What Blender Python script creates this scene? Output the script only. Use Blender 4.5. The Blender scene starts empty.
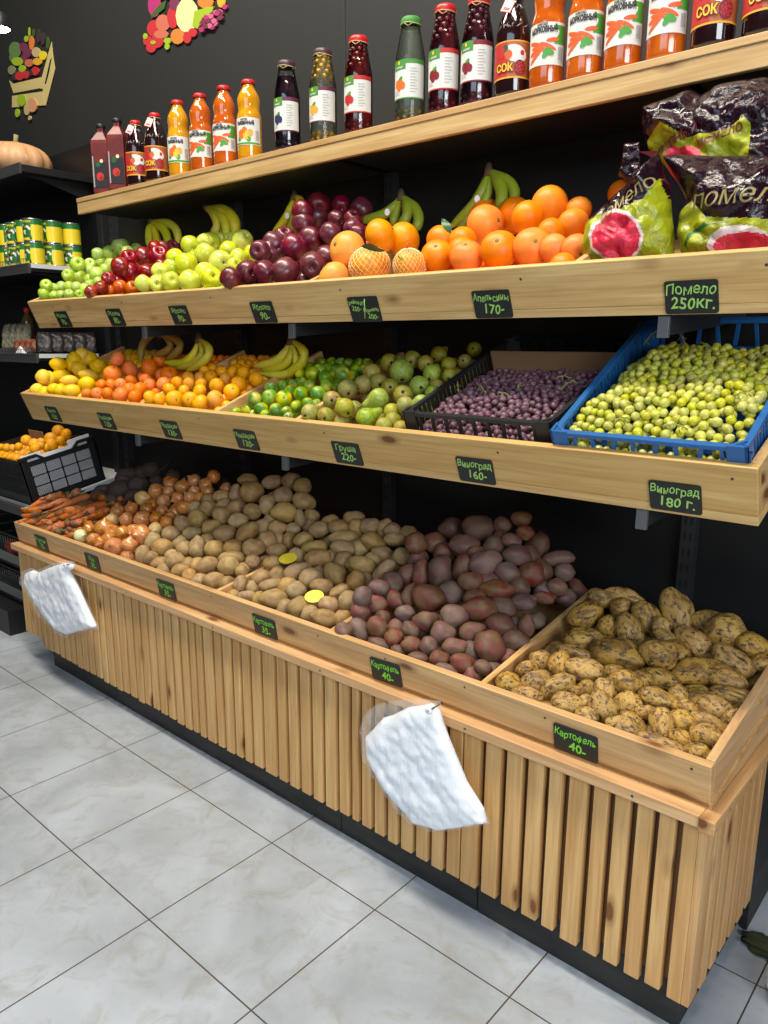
import bpy,bmesh,math,random
from mathutils import Vector,Matrix,noise
LI1,LI2,LI3,LI4,WST,EXPO=262,118,112,140,.04,-.2
D={
'dirty_potato':'-0.553 0.077 0.706 0.0354 0.0305 0.88 0.36 -0.31;-0.543 0.149 0.725 0.0292 0.0252 0.75 0.59 0.31;-0.53 0.199 0.74 0.0307 0.0291 0.88 0.48 0;-0.495 0.114 0.717 0.0409 0.0304 0.79 0.56 0.24;-0.486 0.059 0.702 0.0367 0.0229 0.89 0.42 -0.16;-0.473 0.201 0.745 0.036 0.0286 -0.02 0.42 0.91;-0.432 0.121 0.719 0.0474 0.0298 0.62 0.59 0.52;-0.468 0.324 0.78 0.0543 0.0353 0.9 0.43 0;-0.517 0.431 0.808 0.0538 0.0403 0.71 0.52 0.47;-0.518 0.531 0.836 0.0424 0.0301 0.9 0.29 -0.33;-0.457 0.558 0.85 0.0548 0.0252 0.93 0.32 -0.2;-0.44 0.503 0.834 0.0316 0.0305 0.63 0.49 0.61;-0.435 0.412 0.801 0.0338 0.0328 -0.14 0.31 0.94;-0.372 0.403 0.807 0.0528 0.0358 0.6 -0.07 -0.8;-0.357 0.297 0.776 0.0692 0.0386 0.93 0.36 -0.08;-0.401 0.346 0.781 0.0357 0.0196 0.9 0.43 0.08;-0.402 0.21 0.746 0.0523 0.0304 0.92 0.39 -0.08;-0.456 0.259 0.763 0.0529 0.0212 0.91 0.34 -0.24;-0.334 0.229 0.753 0.0347 0.0207 0.9 0.42 0.08;-0.286 0.191 0.754 0.0408 0.0307 0.94 0.34 -0.08;-0.365 0.149 0.727 0.022 0.0215 0.91 0.42 0;-0.319 0.153 0.733 0.0326 0.0279 0.6 -0.13 -0.79;-0.384 0.125 0.722 0.0192 0.0141 0.9 0.44 0;-0.38 0.073 0.706 0.0388 0.031 0.91 0.41 -0.08;-0.318 0.056 0.702 0.0288 0.0243 0.93 0.34 -0.16;-0.297 0.103 0.714 0.0413 0.0338 0.72 -0.05 -0.69;-0.346 0.102 0.714 0.0215 0.0194 0.91 0.42 0;-0.254 0.141 0.725 0.0344 0.0283 0.91 0.41 0.08;-0.22 0.053 0.705 0.043 0.025 0.94 0.25 -0.23;-0.22 0.102 0.698 0.0361 0.0212 0.82 0.01 -0.57;-0.353 0.487 0.824 0.0552 0.0378 0.69 -0.01 -0.72;-0.301 0.456 0.823 0.0299 0.0246 0.57 -0.1 -0.82;-0.293 0.543 0.844 0.0705 0.0409 0.49 -0.13 -0.86;-0.206 0.447 0.805 0.055 0.0369 0.88 0.1 -0.47;-0.205 0.558 0.833 0.051 0.0309 0.96 0.29 0;-0.15 0.509 0.833 0.0522 0.0447 0.97 0.24 -0.08;-0.079 0.499 0.816 0.0408 0.0361 0.96 0.15 -0.24;-0.1 0.426 0.79 0.0529 0.0343 0.92 0.09 -0.39;-0.166 0.359 0.763 0.0623 0.0343 0.86 0.4 0.32;-0.095 0.362 0.764 0.0516 0.0307 0.96 0.16 -0.24;-0.26 0.331 0.794 0.0481 0.0395 0.95 0.31 -0.08;-0.24 0.392 0.777 0.0403 0.0414 0.95 0.32 0;-0.238 0.286 0.744 0.0527 0.0314 0.95 0.31 -0.08;-0.263 0.236 0.745 0.0302 0.0311 0.93 0.36 0;-0.044 0.465 0.785 0.0277 0.0257 0.97 0.23 0;-0.052 0.485 0.738 0.0394 0.0318 0.89 0.34 0.32;-0.279 0.423 0.81 0.0294 0.0181 0.92 0.2 -0.32;-0.059 0.314 0.746 0.0555 0.0261 0.97 0.22 -0.08;-0.083 0.233 0.738 0.0439 0.0329 0.97 0.2 -0.16;-0.044 0.283 0.711 0.0287 0.0241 0.39 0.48 0.79;-0.144 0.296 0.736 0.0324 0.0195 0.92 0.36 0.16;-0.123 0.262 0.737 0.0371 0.0191 0.89 0.38 0.24;-0.199 0.19 0.738 0.0465 0.0261 0.95 0.26 -0.16;-0.164 0.224 0.748 0.0238 0.0217 -0.13 0.39 0.91;-0.132 0.191 0.734 0.031 0.0239 0.94 0.15 -0.31;-0.121 0.146 0.72 0.0329 0.0286 0.89 0.06 -0.45;-0.155 0.108 0.721 0.0363 0.027 0.31 -0.35 -0.88;-0.057 0.122 0.719 0.0382 0.0292 0.97 0.2 -0.16;-0.069 0.174 0.726 0.0452 0.0181 0.96 0.16 -0.23;-0.106 0.102 0.699 0.0322 0.0214 0.92 0.09 -0.38;-0.055 0.064 0.701 0.0296 0.0206 0.97 0.25 -0.08;-0.128 0.056 0.695 0.0539 0.0212 0.96 0.23 -0.18;-0.202 0.134 0.722 0.0259 0.0186 0.94 0.35 0;-0.04 0.22 0.732 0.0278 0.0156 0.39 0.48 0.79',
'dirty_potato_low':'-0.427 0.067 0.663 0.0381 0.033 0.87 -0.5 0;-0.176 0.136 0.675 0.0361 0.0324 -1 -0.05 0;-0.185 0.243 0.701 0.0343 0.0306 0.93 0.36 0;-0.547 0.319 0.716 0.0367 0.0331 0.72 0.69 0;-0.323 0.376 0.74 0.0387 0.0313 0.81 -0.59 0',
'red_potato':'-1.12 0.032 0.72 0.0274 0.0274 0.71 0.7 0;-1.099 0.08 0.715 0.0389 0.0282 0.58 0.11 -0.81;-1.045 0.106 0.728 0.0361 0.0311 0.75 0.39 -0.53;-1.118 0.105 0.763 0.0295 0.0295 0.73 0.68 0;-1.118 0.113 0.811 0.0301 0.0301 -0.22 0.24 0.95;-1.119 0.193 0.822 0.0323 0.0259 0.76 0.64 -0.08;-1.115 0.18 0.768 0.0336 0.0323 0.75 0.67 0;-1.073 0.222 0.784 0.0355 0.0291 0.65 0.22 -0.72;-1.114 0.255 0.823 0.0362 0.0329 0.71 0.35 -0.61;-1.113 0.329 0.836 0.0369 0.0336 0.23 0.51 0.83;-0.99 0.172 0.769 0.0299 0.0262 0.77 0.64 0;-1.074 0.162 0.733 0.0298 0.0298 0.78 0.6 -0.16;-1.005 0.149 0.729 0.0267 0.0267 0.76 0.64 0;-0.966 0.092 0.722 0.0291 0.0273 0.76 0.65 0;-0.929 0.125 0.743 0.0303 0.0254 0.68 0.19 -0.71;-0.891 0.085 0.72 0.0308 0.0237 0.8 0.6 -0.08;-0.992 0.056 0.703 0.0333 0.0181 0.79 0.52 -0.32;-0.842 0.056 0.702 0.0301 0.0174 0.82 0.56 -0.16;-0.937 0.078 0.686 0.0258 0.0258 0.8 0.46 -0.39;-0.839 0.097 0.726 0.0293 0.0263 0.49 -0.08 -0.87;-0.905 0.165 0.769 0.0365 0.0316 0.79 0.61 0;-0.952 0.239 0.811 0.0533 0.0471 0.81 0.49 -0.32;-0.987 0.345 0.868 0.0521 0.043 -0.17 0.23 0.96;-1.056 0.33 0.851 0.0462 0.0277 -0.11 0.28 0.95;-1.028 0.241 0.805 0.0385 0.0257 0.01 0.4 0.92;-0.909 0.298 0.822 0.0377 0.0377 0.83 0.53 -0.16;-0.824 0.203 0.797 0.039 0.036 0.81 0.58 0;-0.825 0.146 0.758 0.0354 0.0343 0.8 0.59 0;-0.767 0.125 0.738 0.0358 0.026 0.79 0.6 0.08;-0.782 0.074 0.711 0.0286 0.0263 0.8 0.6 0;-0.736 0.05 0.7 0.0308 0.0157 0.83 0.39 -0.39;-0.712 0.092 0.714 0.0349 0.0271 0.85 0.5 -0.16;-0.674 0.084 0.688 0.0254 0.0254 0.83 0.56 0;-1.053 0.452 0.894 0.0364 0.0364 0.8 0.45 -0.41;-1.115 0.387 0.875 0.0336 0.0336 0.59 0.65 0.48;-0.919 0.367 0.89 0.0418 0.0308 0.13 0.42 0.9;-0.849 0.316 0.869 0.0385 0.0311 0.81 0.58 0.08;-0.962 0.441 0.939 0.0463 0.0331 0.8 0.59 0.08;-1.102 0.557 0.952 0.0424 0.0385 0.81 0.59 0;-1.111 0.471 0.916 0.0388 0.0377 0.8 0.61 0;-1.003 0.486 0.924 0.0423 0.0369 0.82 0.57 0;-0.964 0.532 0.981 0.0552 0.046 0.83 0.56 0;-0.887 0.549 1.002 0.0293 0.0266 0.85 0.53 0;-0.832 0.57 1.029 0.0327 0.0274 0.87 0.49 -0.09;-0.797 0.54 0.993 0.0286 0.0234 0.86 0.51 0;-0.847 0.394 0.915 0.0507 0.0406 0.73 0.59 0.33;-0.869 0.474 0.945 0.0366 0.0366 0.42 -0.02 -0.91;-0.906 0.433 0.913 0.0356 0.0356 0.83 0.56 0;-0.767 0.338 0.856 0.049 0.0284 0.85 0.53 0;-0.773 0.406 0.896 0.04 0.03 0.87 0.47 -0.17;-0.776 0.462 0.937 0.0446 0.0345 0.87 0.49 -0.08;-0.813 0.487 0.974 0.0309 0.0231 0.86 0.48 -0.17;-0.872 0.525 0.964 0.0301 0.0301 0.85 0.53 0;-0.734 0.413 0.856 0.0324 0.0324 0.67 0.13 -0.73;-0.765 0.505 0.873 0.0335 0.0335 0.87 0.5 0;-1.113 0.375 0.934 0.0353 0.0353 -0.16 0.2 0.97;-0.819 0.368 0.862 0.0327 0.0327 0.84 0.54 0;-0.845 0.332 0.814 0.0337 0.0337 0.83 0.56 0;-0.767 0.576 0.949 0.0445 0.0366 0.11 0.34 0.93;-0.693 0.57 0.92 0.0513 0.0246 0.84 0.51 0.2;-0.653 0.547 0.887 0.0303 0.0293 0.89 0.46 0;-0.635 0.614 0.817 0.0414 0.0259 0.68 0.07 -0.73;-0.713 0.515 0.887 0.0382 0.0331 -0.14 0.25 0.96;-0.719 0.458 0.886 0.0401 0.0376 0.87 0.5 0;-0.643 0.485 0.857 0.0308 0.0273 0.88 0.35 -0.33;-0.684 0.475 0.838 0.0281 0.0281 0.88 0.48 0;-0.769 0.521 0.926 0.0343 0.0343 -0.13 0.23 0.96;-0.633 0.527 0.813 0.0309 0.0309 0.89 0.45 0;-0.652 0.423 0.836 0.0342 0.0186 0.88 0.48 0;-0.701 0.387 0.829 0.0392 0.0176 0.86 0.5 0;-0.77 0.252 0.817 0.0503 0.0345 0.85 0.53 -0.08;-0.696 0.253 0.787 0.0386 0.0329 0.87 0.43 -0.24;-0.681 0.303 0.767 0.0315 0.0315 -0.18 0.3 0.94;-0.723 0.31 0.82 0.0385 0.0289 0.82 0.31 -0.47;-0.817 0.291 0.827 0.0327 0.0327 0.83 0.56 0;-0.676 0.348 0.832 0.0346 0.025 0.88 0.48 -0.08;-0.635 0.296 0.787 0.0352 0.0234 -0.17 0.3 0.94;-0.636 0.245 0.754 0.0393 0.0301 0.86 0.51 0;-0.676 0.168 0.747 0.0456 0.0402 0.7 0.1 -0.71;-0.75 0.189 0.77 0.0384 0.0291 0.75 0.62 0.24;-0.73 0.159 0.723 0.029 0.029 -0.22 0.32 0.92;-0.65 0.096 0.718 0.0243 0.0199 0.86 0.4 -0.31;-0.635 0.129 0.697 0.0288 0.0288 0.76 0.61 0.24;-0.63 0.196 0.718 0.0275 0.0275 0.87 0.37 -0.31',
'red_potato_low':'-1.113 0.066 0.659 0.0332 0.0281 -1 0.09 0;-0.885 0.072 0.66 0.0341 0.0275 -0.98 0.21 0;-0.816 0.07 0.66 0.032 0.0269 -0.76 -0.65 0;-0.759 0.063 0.658 0.0306 0.0267 -0.53 -0.85 0;-0.939 0.178 0.722 0.0314 0.0272 -0.29 -0.96 0;-0.909 0.22 0.755 0.0312 0.0272 0.84 0.54 0;-0.655 0.384 0.771 0.0339 0.0288 -0.03 1 0',
'brown_potato_left':'-1.776 0.252 0.755 0.0369 0.0201 0.19 0.59 0.79;-1.779 0.333 0.795 0.0376 0.0273 0.65 0.76 0;-1.804 0.212 0.719 0.0253 0.0253 0.62 0.78 0;-1.773 0.155 0.747 0.0249 0.0249 0.61 0.79 0;-1.78 0.215 0.775 0.0279 0.0252 0.58 0.8 0.17;-1.837 0.267 0.808 0.0421 0.0374 0.61 0.79 0.08;-2.131 0.505 0.955 0.0499 0.0499 0.63 0.78 0;-2.236 0.567 0.988 0.0429 0.0277 0.63 0.77 -0.09;-2.075 0.572 0.999 0.0448 0.0288 0.61 0.77 0.17;-1.991 0.605 1.01 0.0385 0.0385 0.67 0.75 0;-1.904 0.59 0.998 0.0361 0.0342 0.68 0.74 0;-1.852 0.549 0.946 0.0477 0.0379 0.69 0.68 -0.25;-1.932 0.506 0.966 0.0418 0.0369 0.66 0.75 0;-1.957 0.442 0.933 0.0396 0.0335 -0.16 0.13 0.98;-1.874 0.461 0.912 0.0531 0.0386 0.67 0.74 -0.09;-1.813 0.488 0.893 0.036 0.0228 -0.16 0.15 0.97;-1.822 0.564 0.884 0.033 0.033 0.68 0.73 0;-1.802 0.528 0.854 0.0287 0.0287 0.68 0.73 0;-1.842 0.394 0.866 0.0367 0.0284 0.66 0.74 -0.08;-1.801 0.441 0.858 0.0297 0.0249 0.67 0.75 0;-2.224 0.488 0.942 0.039 0.0292 -0.04 0.25 0.97;-2.129 0.412 0.903 0.0377 0.0314 0.61 0.79 0;-2 0.4 0.906 0.0366 0.0336 0.65 0.69 -0.33;-2.027 0.346 0.871 0.0413 0.0316 0.59 0.8 0.08;-1.922 0.305 0.848 0.0531 0.0342 0.4 0.73 0.56;-1.907 0.367 0.86 0.0417 0.0298 0.53 0.78 0.33;-1.827 0.328 0.828 0.0361 0.0349 0.64 0.77 0;-1.883 0.303 0.79 0.0458 0.0364 0.52 0.79 0.33;-1.777 0.395 0.824 0.0322 0.0263 -0.07 0.29 0.95;-1.826 0.386 0.814 0.0331 0.0331 -0.19 0.16 0.97;-1.973 0.274 0.781 0.0383 0.0383 0.61 0.8 0;-1.815 0.244 0.766 0.0285 0.0257 0.62 0.78 0;-2.096 0.187 0.778 0.0448 0.034 -0.16 0.22 0.96;-1.997 0.197 0.785 0.0381 0.0363 0.58 0.81 0;-1.844 0.15 0.758 0.0415 0.0382 0.6 0.8 0;-1.947 0.125 0.743 0.0428 0.0331 0.53 0.83 0.17;-1.884 0.199 0.771 0.0487 0.0298 0.62 0.78 -0.08;-1.927 0.24 0.793 0.0376 0.0376 0.61 0.8 0;-2.03 0.275 0.83 0.045 0.036 0.61 0.79 -0.08;-2.158 0.358 0.871 0.0388 0.0363 0.45 0.29 -0.85;-2.233 0.428 0.889 0.0333 0.0333 0.6 0.8 0;-2.279 0.449 0.924 0.0358 0.0274 0.59 0.8 0;-2.271 0.314 0.848 0.0406 0.0381 0.58 0.65 -0.49;-2.278 0.377 0.884 0.0354 0.0347 0.58 0.81 0;-2.345 0.43 0.899 0.0337 0.0337 0.58 0.81 0;-2.364 0.374 0.867 0.035 0.035 0.57 0.82 0;-2.311 0.268 0.824 0.0431 0.0304 0.47 0.38 -0.8;-2.214 0.247 0.807 0.0403 0.0297 0.54 0.84 0.08;-2.144 0.295 0.837 0.0401 0.0308 0.48 0.81 0.33;-2.101 0.247 0.79 0.0351 0.0351 0.58 0.82 0;-2.32 0.212 0.792 0.0377 0.0327 0.54 0.84 0;-2.28 0.144 0.753 0.0443 0.0381 0.49 0.86 0.17;-2.371 0.155 0.759 0.0408 0.0314 -0.12 0.27 0.95;-2.236 0.203 0.765 0.0335 0.0335 0.09 0.54 0.84;-2.159 0.168 0.764 0.0326 0.0314 0.45 0.83 0.33;-2.345 0.091 0.714 0.0445 0.0309 0.27 -0.06 -0.96;-2.204 0.076 0.714 0.0347 0.0251 0.48 0.86 0.17;-2.132 0.107 0.731 0.0385 0.032 0.54 0.84 0;-2.054 0.077 0.711 0.0376 0.029 0.43 0.84 0.33;-2.003 0.083 0.699 0.0309 0.0309 0.58 0.81 -0.08;-2.023 0.132 0.727 0.0314 0.0314 -0.13 0.3 0.95;-2.074 0.127 0.719 0.0317 0.0317 -0.23 0.15 0.96;-2.158 0.068 0.688 0.0319 0.0319 0.53 0.85 0;-2.288 0.096 0.712 0.0329 0.0329 0.52 0.86 0;-2.203 0.137 0.729 0.0304 0.0304 0.54 0.84 0;-1.799 0.182 0.743 0.0281 0.0252 -0.23 0.18 0.96;-1.852 0.085 0.715 0.0399 0.0322 0.56 0.82 0.08;-1.937 0.08 0.695 0.0305 0.0305 0.57 0.82 0;-1.8 0.108 0.703 0.0335 0.0335 0.6 0.8 0;-1.843 0.209 0.721 0.0252 0.0252 0.61 0.79 0',
'brown_potato_right':'-1.519 0.092 0.716 0.0456 0.0364 0.66 0.74 -0.08;-1.594 0.143 0.739 0.0388 0.0238 0.59 0.79 0.17;-1.676 0.168 0.741 0.0334 0.0321 0.52 0.79 0.33;-1.465 0.096 0.696 0.0284 0.0284 0.11 0.57 0.82;-1.395 0.096 0.714 0.0384 0.0354 0.46 0.75 0.47;-1.476 0.157 0.741 0.0354 0.0305 0.71 0.63 -0.32;-1.54 0.177 0.732 0.0347 0.0347 0.66 0.75 0;-1.638 0.216 0.748 0.0316 0.0316 0.65 0.76 0;-1.553 0.237 0.777 0.0507 0.0317 0.56 0.76 0.33;-1.64 0.313 0.802 0.0362 0.0296 0.67 0.74 0;-1.693 0.241 0.78 0.036 0.0328 0.53 0.78 0.33;-1.472 0.22 0.772 0.0384 0.0347 0.38 0.69 0.61;-1.488 0.277 0.766 0.035 0.035 0.69 0.72 0;-1.521 0.313 0.815 0.048 0.0307 0.69 0.72 0;-1.404 0.28 0.788 0.0464 0.034 0.58 0.24 -0.78;-1.396 0.208 0.76 0.0425 0.0291 0.72 0.67 -0.17;-1.293 0.14 0.734 0.0337 0.0302 0.74 0.59 -0.32;-1.259 0.084 0.712 0.0443 0.0273 0.73 0.67 -0.16;-1.341 0.099 0.698 0.032 0.032 0.12 0.57 0.81;-1.31 0.209 0.76 0.0368 0.025 0.51 0.72 0.47;-1.233 0.175 0.751 0.0375 0.0335 0.51 0.72 0.47;-1.219 0.124 0.708 0.0306 0.0306 0.71 0.7 0;-1.287 0.265 0.791 0.0359 0.0329 -0.21 0.22 0.95;-1.445 0.365 0.811 0.0347 0.0347 0.61 0.72 0.33;-1.39 0.369 0.806 0.033 0.033 0.73 0.69 0;-1.602 0.374 0.833 0.0476 0.0278 0.69 0.73 0;-1.477 0.394 0.848 0.0452 0.0291 0.74 0.66 -0.17;-1.632 0.069 0.707 0.031 0.0211 0.65 0.74 -0.16;-1.596 0.092 0.697 0.027 0.027 -0.25 0.2 0.95;-1.698 0.089 0.731 0.0329 0.0253 -0.02 0.44 0.9;-1.682 0.129 0.71 0.0278 0.0278 -0.24 0.19 0.95;-1.699 0.06 0.692 0.0274 0.0274 0.6 0.8 0;-1.69 0.485 0.867 0.045 0.0311 0.63 0.74 0.25;-1.608 0.509 0.881 0.0396 0.0341 0.71 0.7 0;-1.584 0.574 0.911 0.0427 0.031 0.74 0.65 -0.17;-1.485 0.554 0.9 0.0389 0.0336 0.67 0.69 0.25;-1.551 0.482 0.855 0.0638 0.0295 0.7 0.71 0.08;-1.511 0.435 0.835 0.0461 0.0277 0.73 0.68 -0.08;-1.451 0.46 0.838 0.0355 0.0355 0.72 0.5 -0.48;-1.4 0.479 0.869 0.0466 0.0337 0.75 0.53 -0.41;-1.331 0.454 0.841 0.0432 0.0267 0.77 0.61 -0.17;-1.334 0.522 0.879 0.04 0.0271 0.77 0.63 -0.08;-1.435 0.581 0.897 0.0368 0.0281 0.24 0.48 0.84;-1.384 0.571 0.89 0.0333 0.0333 0.76 0.65 0;-1.328 0.589 0.889 0.033 0.033 0.77 0.63 0;-1.225 0.512 0.89 0.0363 0.0344 -0.16 0.2 0.97;-1.221 0.432 0.857 0.0319 0.0295 0.77 0.64 0;-1.336 0.349 0.822 0.0464 0.0309 0.75 0.57 -0.33;-1.343 0.407 0.814 0.034 0.034 0.76 0.56 -0.33;-1.233 0.347 0.821 0.0452 0.0271 0.4 0.62 0.68;-1.691 0.547 0.878 0.0367 0.0367 0.7 0.71 0;-1.541 0.542 0.887 0.0343 0.0343 -0.16 0.17 0.97;-1.289 0.316 0.774 0.0328 0.0328 -0.21 0.22 0.95;-1.516 0.372 0.801 0.0353 0.0353 0.7 0.71 0;-1.692 0.395 0.838 0.0349 0.0349 0.68 0.74 0',
'brown_potato_right_low':'-1.57 0.059 0.658 0.031 0.0298 0.84 0.55 0;-1.517 0.072 0.66 0.0305 0.0276 -1 0.01 0;-1.408 0.06 0.658 0.0305 0.0299 0.55 -0.83 0;-1.278 0.059 0.658 0.0301 0.0292 -0.2 -0.98 0;-1.407 0.172 0.697 0.0328 0.0276 0.34 0.94 0;-1.643 0.272 0.739 0.0314 0.0287 -0.92 0.4 0;-1.607 0.43 0.808 0.0308 0.0281 -0.71 -0.71 0;-1.257 0.431 0.805 0.0314 0.0275 -0.4 0.91 0;-1.632 0.484 0.822 0.0308 0.0267 0.5 -0.86 0;-1.286 0.483 0.822 0.0333 0.0274 -0.93 0.36 0',
'brown_potato_left_low':'-2.242 0.072 0.66 0.0337 0.029 0.99 -0.13 0;-1.84 0.071 0.66 0.0339 0.0264 0.71 0.7 0;-1.782 0.07 0.66 0.0333 0.0274 -0.98 0.19 0;-2.043 0.332 0.812 0.0309 0.0296 -0.76 -0.65 0;-1.928 0.429 0.874 0.0328 0.0278 -0.42 0.91 0;-2.185 0.479 0.891 0.0312 0.0292 -1 0.04 0;-2.044 0.549 0.934 0.0301 0.0269 0.89 -0.46 0',
'cut_potato':'-1.648 0.276 0.799 0.0353 0.0235 0.59 0.77 0.25;-1.369 0.144 0.747 0.0332 0.0249 0.6 0.76 0.25',
'onion':'-2.756 0.35 0.864 0.0397 0.0381 0.51 0.86 0;-2.717 0.403 0.896 0.0459 0.0382 -0.16 0.1 0.98;-2.583 0.354 0.875 0.0385 0.0311 0.53 0.85 0;-2.51 0.38 0.893 0.033 0.0308 0.55 0.84 0;-2.632 0.413 0.905 0.0317 0.0286 0.54 0.84 0;-2.7 0.47 0.918 0.0317 0.0317 0.54 0.84 0;-2.572 0.45 0.93 0.0375 0.036 0.55 0.83 0;-2.539 0.493 0.958 0.0338 0.0316 0.57 0.82 0;-2.44 0.483 0.953 0.0331 0.0295 0.58 0.82 0;-2.463 0.438 0.928 0.0308 0.0249 0.57 0.82 0;-2.447 0.4 0.906 0.0276 0.0276 0.56 0.83 0;-2.403 0.425 0.902 0.0288 0.0288 0.57 0.82 0;-2.439 0.531 0.984 0.0445 0.0312 0.59 0.81 0;-2.403 0.467 0.926 0.029 0.029 0.58 0.81 0;-2.638 0.296 0.841 0.0429 0.0296 0.52 0.86 0;-2.752 0.287 0.829 0.0415 0.0302 0.5 0.87 0;-2.586 0.242 0.81 0.0421 0.0399 0.51 0.86 0;-2.683 0.22 0.795 0.0405 0.0353 -0.19 0.11 0.98;-2.503 0.259 0.824 0.0301 0.0301 0.53 0.85 0;-2.523 0.304 0.849 0.0326 0.0275 0.53 0.85 0;-2.67 0.344 0.845 0.0345 0.0345 0.52 0.85 0;-2.433 0.285 0.834 0.032 0.0256 0.54 0.84 0;-2.403 0.249 0.823 0.0315 0.0294 0.54 0.84 0;-2.484 0.169 0.768 0.0463 0.0435 0.51 0.86 0;-2.568 0.184 0.764 0.0344 0.0344 -0.2 0.12 0.97;-2.433 0.211 0.795 0.0336 0.0294 0.52 0.85 0;-2.484 0.11 0.734 0.0382 0.0347 0.5 0.87 0;-2.405 0.34 0.875 0.0321 0.0321 0.56 0.83 0;-2.489 0.355 0.848 0.0295 0.0295 0.55 0.84 0;-2.455 0.324 0.846 0.0291 0.0291 0.55 0.84 0;-2.428 0.381 0.871 0.0263 0.0263 0.56 0.83 0;-2.779 0.159 0.751 0.0482 0.0445 0.47 0.88 0;-2.856 0.079 0.716 0.0309 0.0296 0.44 0.9 0;-2.89 0.14 0.731 0.0298 0.0298 0.45 0.89 0;-2.742 0.082 0.717 0.0363 0.0303 0.46 0.89 0;-2.672 0.075 0.715 0.0298 0.0298 0.46 0.89 0;-2.564 0.08 0.716 0.0421 0.0397 -0.22 0.12 0.97;-2.615 0.156 0.755 0.0347 0.0329 0.49 0.87 0;-2.715 0.161 0.745 0.0327 0.0327 0.48 0.88 0;-2.808 0.216 0.774 0.033 0.033 0.48 0.88 0;-2.85 0.272 0.803 0.0344 0.0344 0.49 0.87 0;-2.681 0.125 0.725 0.0324 0.0324 0.47 0.88 0;-2.437 0.069 0.692 0.0306 0.0306 0.54 0.69 -0.48',
'onion_low':'-2.862 0.059 0.658 0.0315 0.0273 0.99 0.14 0;-2.813 0.057 0.658 0.0319 0.0274 -0.77 -0.64 0;-2.76 0.066 0.659 0.0339 0.0274 0.81 0.58 0;-2.686 0.058 0.658 0.0335 0.0283 -0.77 0.64 0;-2.636 0.072 0.66 0.0338 0.0283 0.51 0.86 0;-2.517 0.068 0.659 0.0331 0.0275 0.63 -0.77 0;-2.34 0.282 0.781 0.0325 0.0283 -1 0.06 0;-2.835 0.543 0.912 0.0306 0.0294 0.17 -0.99 0;-2.781 0.537 0.917 0.0327 0.0272 0.69 0.73 0;-2.372 0.548 0.936 0.0325 0.0281 -0.35 -0.94 0',
'beet':'-3.066 0.411 0.851 0.0571 0.0523 0.49 0.87 0;-3.169 0.521 0.9 0.064 0.0443 0.5 0.87 0;-2.984 0.466 0.882 0.0473 0.0426 0.51 0.86 0;-3.055 0.587 0.938 0.044 0.0371 0.52 0.85 0;-3.2 0.394 0.836 0.0485 0.033 0.47 0.88 0;-3.164 0.343 0.819 0.043 0.0344 0.47 0.88 0;-3.043 0.345 0.817 0.0375 0.0281 0.48 0.88 0;-2.91 0.389 0.847 0.0387 0.0314 0.5 0.86 0;-3.119 0.464 0.879 0.0435 0.0387 0.49 0.87 0',
'lemon':'-3.277 0.135 1.359 0.034 0.034 0.42 0.89 -0.17;-3.225 0.146 1.347 0.0337 0.0337 -0.05 0.02 1;-3.115 0.141 1.369 0.0347 0.0291 0.43 0.9 0;-3.063 0.146 1.365 0.0328 0.0328 -0.05 0.02 1;-2.941 0.14 1.37 0.0436 0.0302 0.45 0.89 0;-3.275 0.169 1.42 0.0372 0.0372 0.42 0.91 0;-3.276 0.198 1.412 0.0374 0.0324 -0.04 0.02 1;-3.271 0.254 1.424 0.0436 0.0378 0.44 0.9 0;-3.1 0.21 1.407 0.0434 0.028 0.45 0.89 0;-2.898 0.192 1.402 0.039 0.0323 0.46 0.87 -0.17;-3.039 0.277 1.434 0.0476 0.0294 0.47 0.87 -0.17;-3.274 0.248 1.481 0.042 0.034 0.44 0.9 -0.09;-3.275 0.315 1.476 0.0362 0.0362 0.45 0.89 0;-3.217 0.325 1.455 0.0452 0.035 0.32 0.56 -0.77;-3.274 0.375 1.524 0.0379 0.0379 0.46 0.89 0;-3.268 0.404 1.506 0.0506 0.0387 0.25 0.43 -0.87;-3.107 0.368 1.471 0.0432 0.0375 0.47 0.85 -0.26;-3.274 0.33 1.503 0.0376 0.0376 -0.02 0.01 1;-3.274 0.356 1.476 0.0378 0.0378 0.46 0.89 0',
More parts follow.
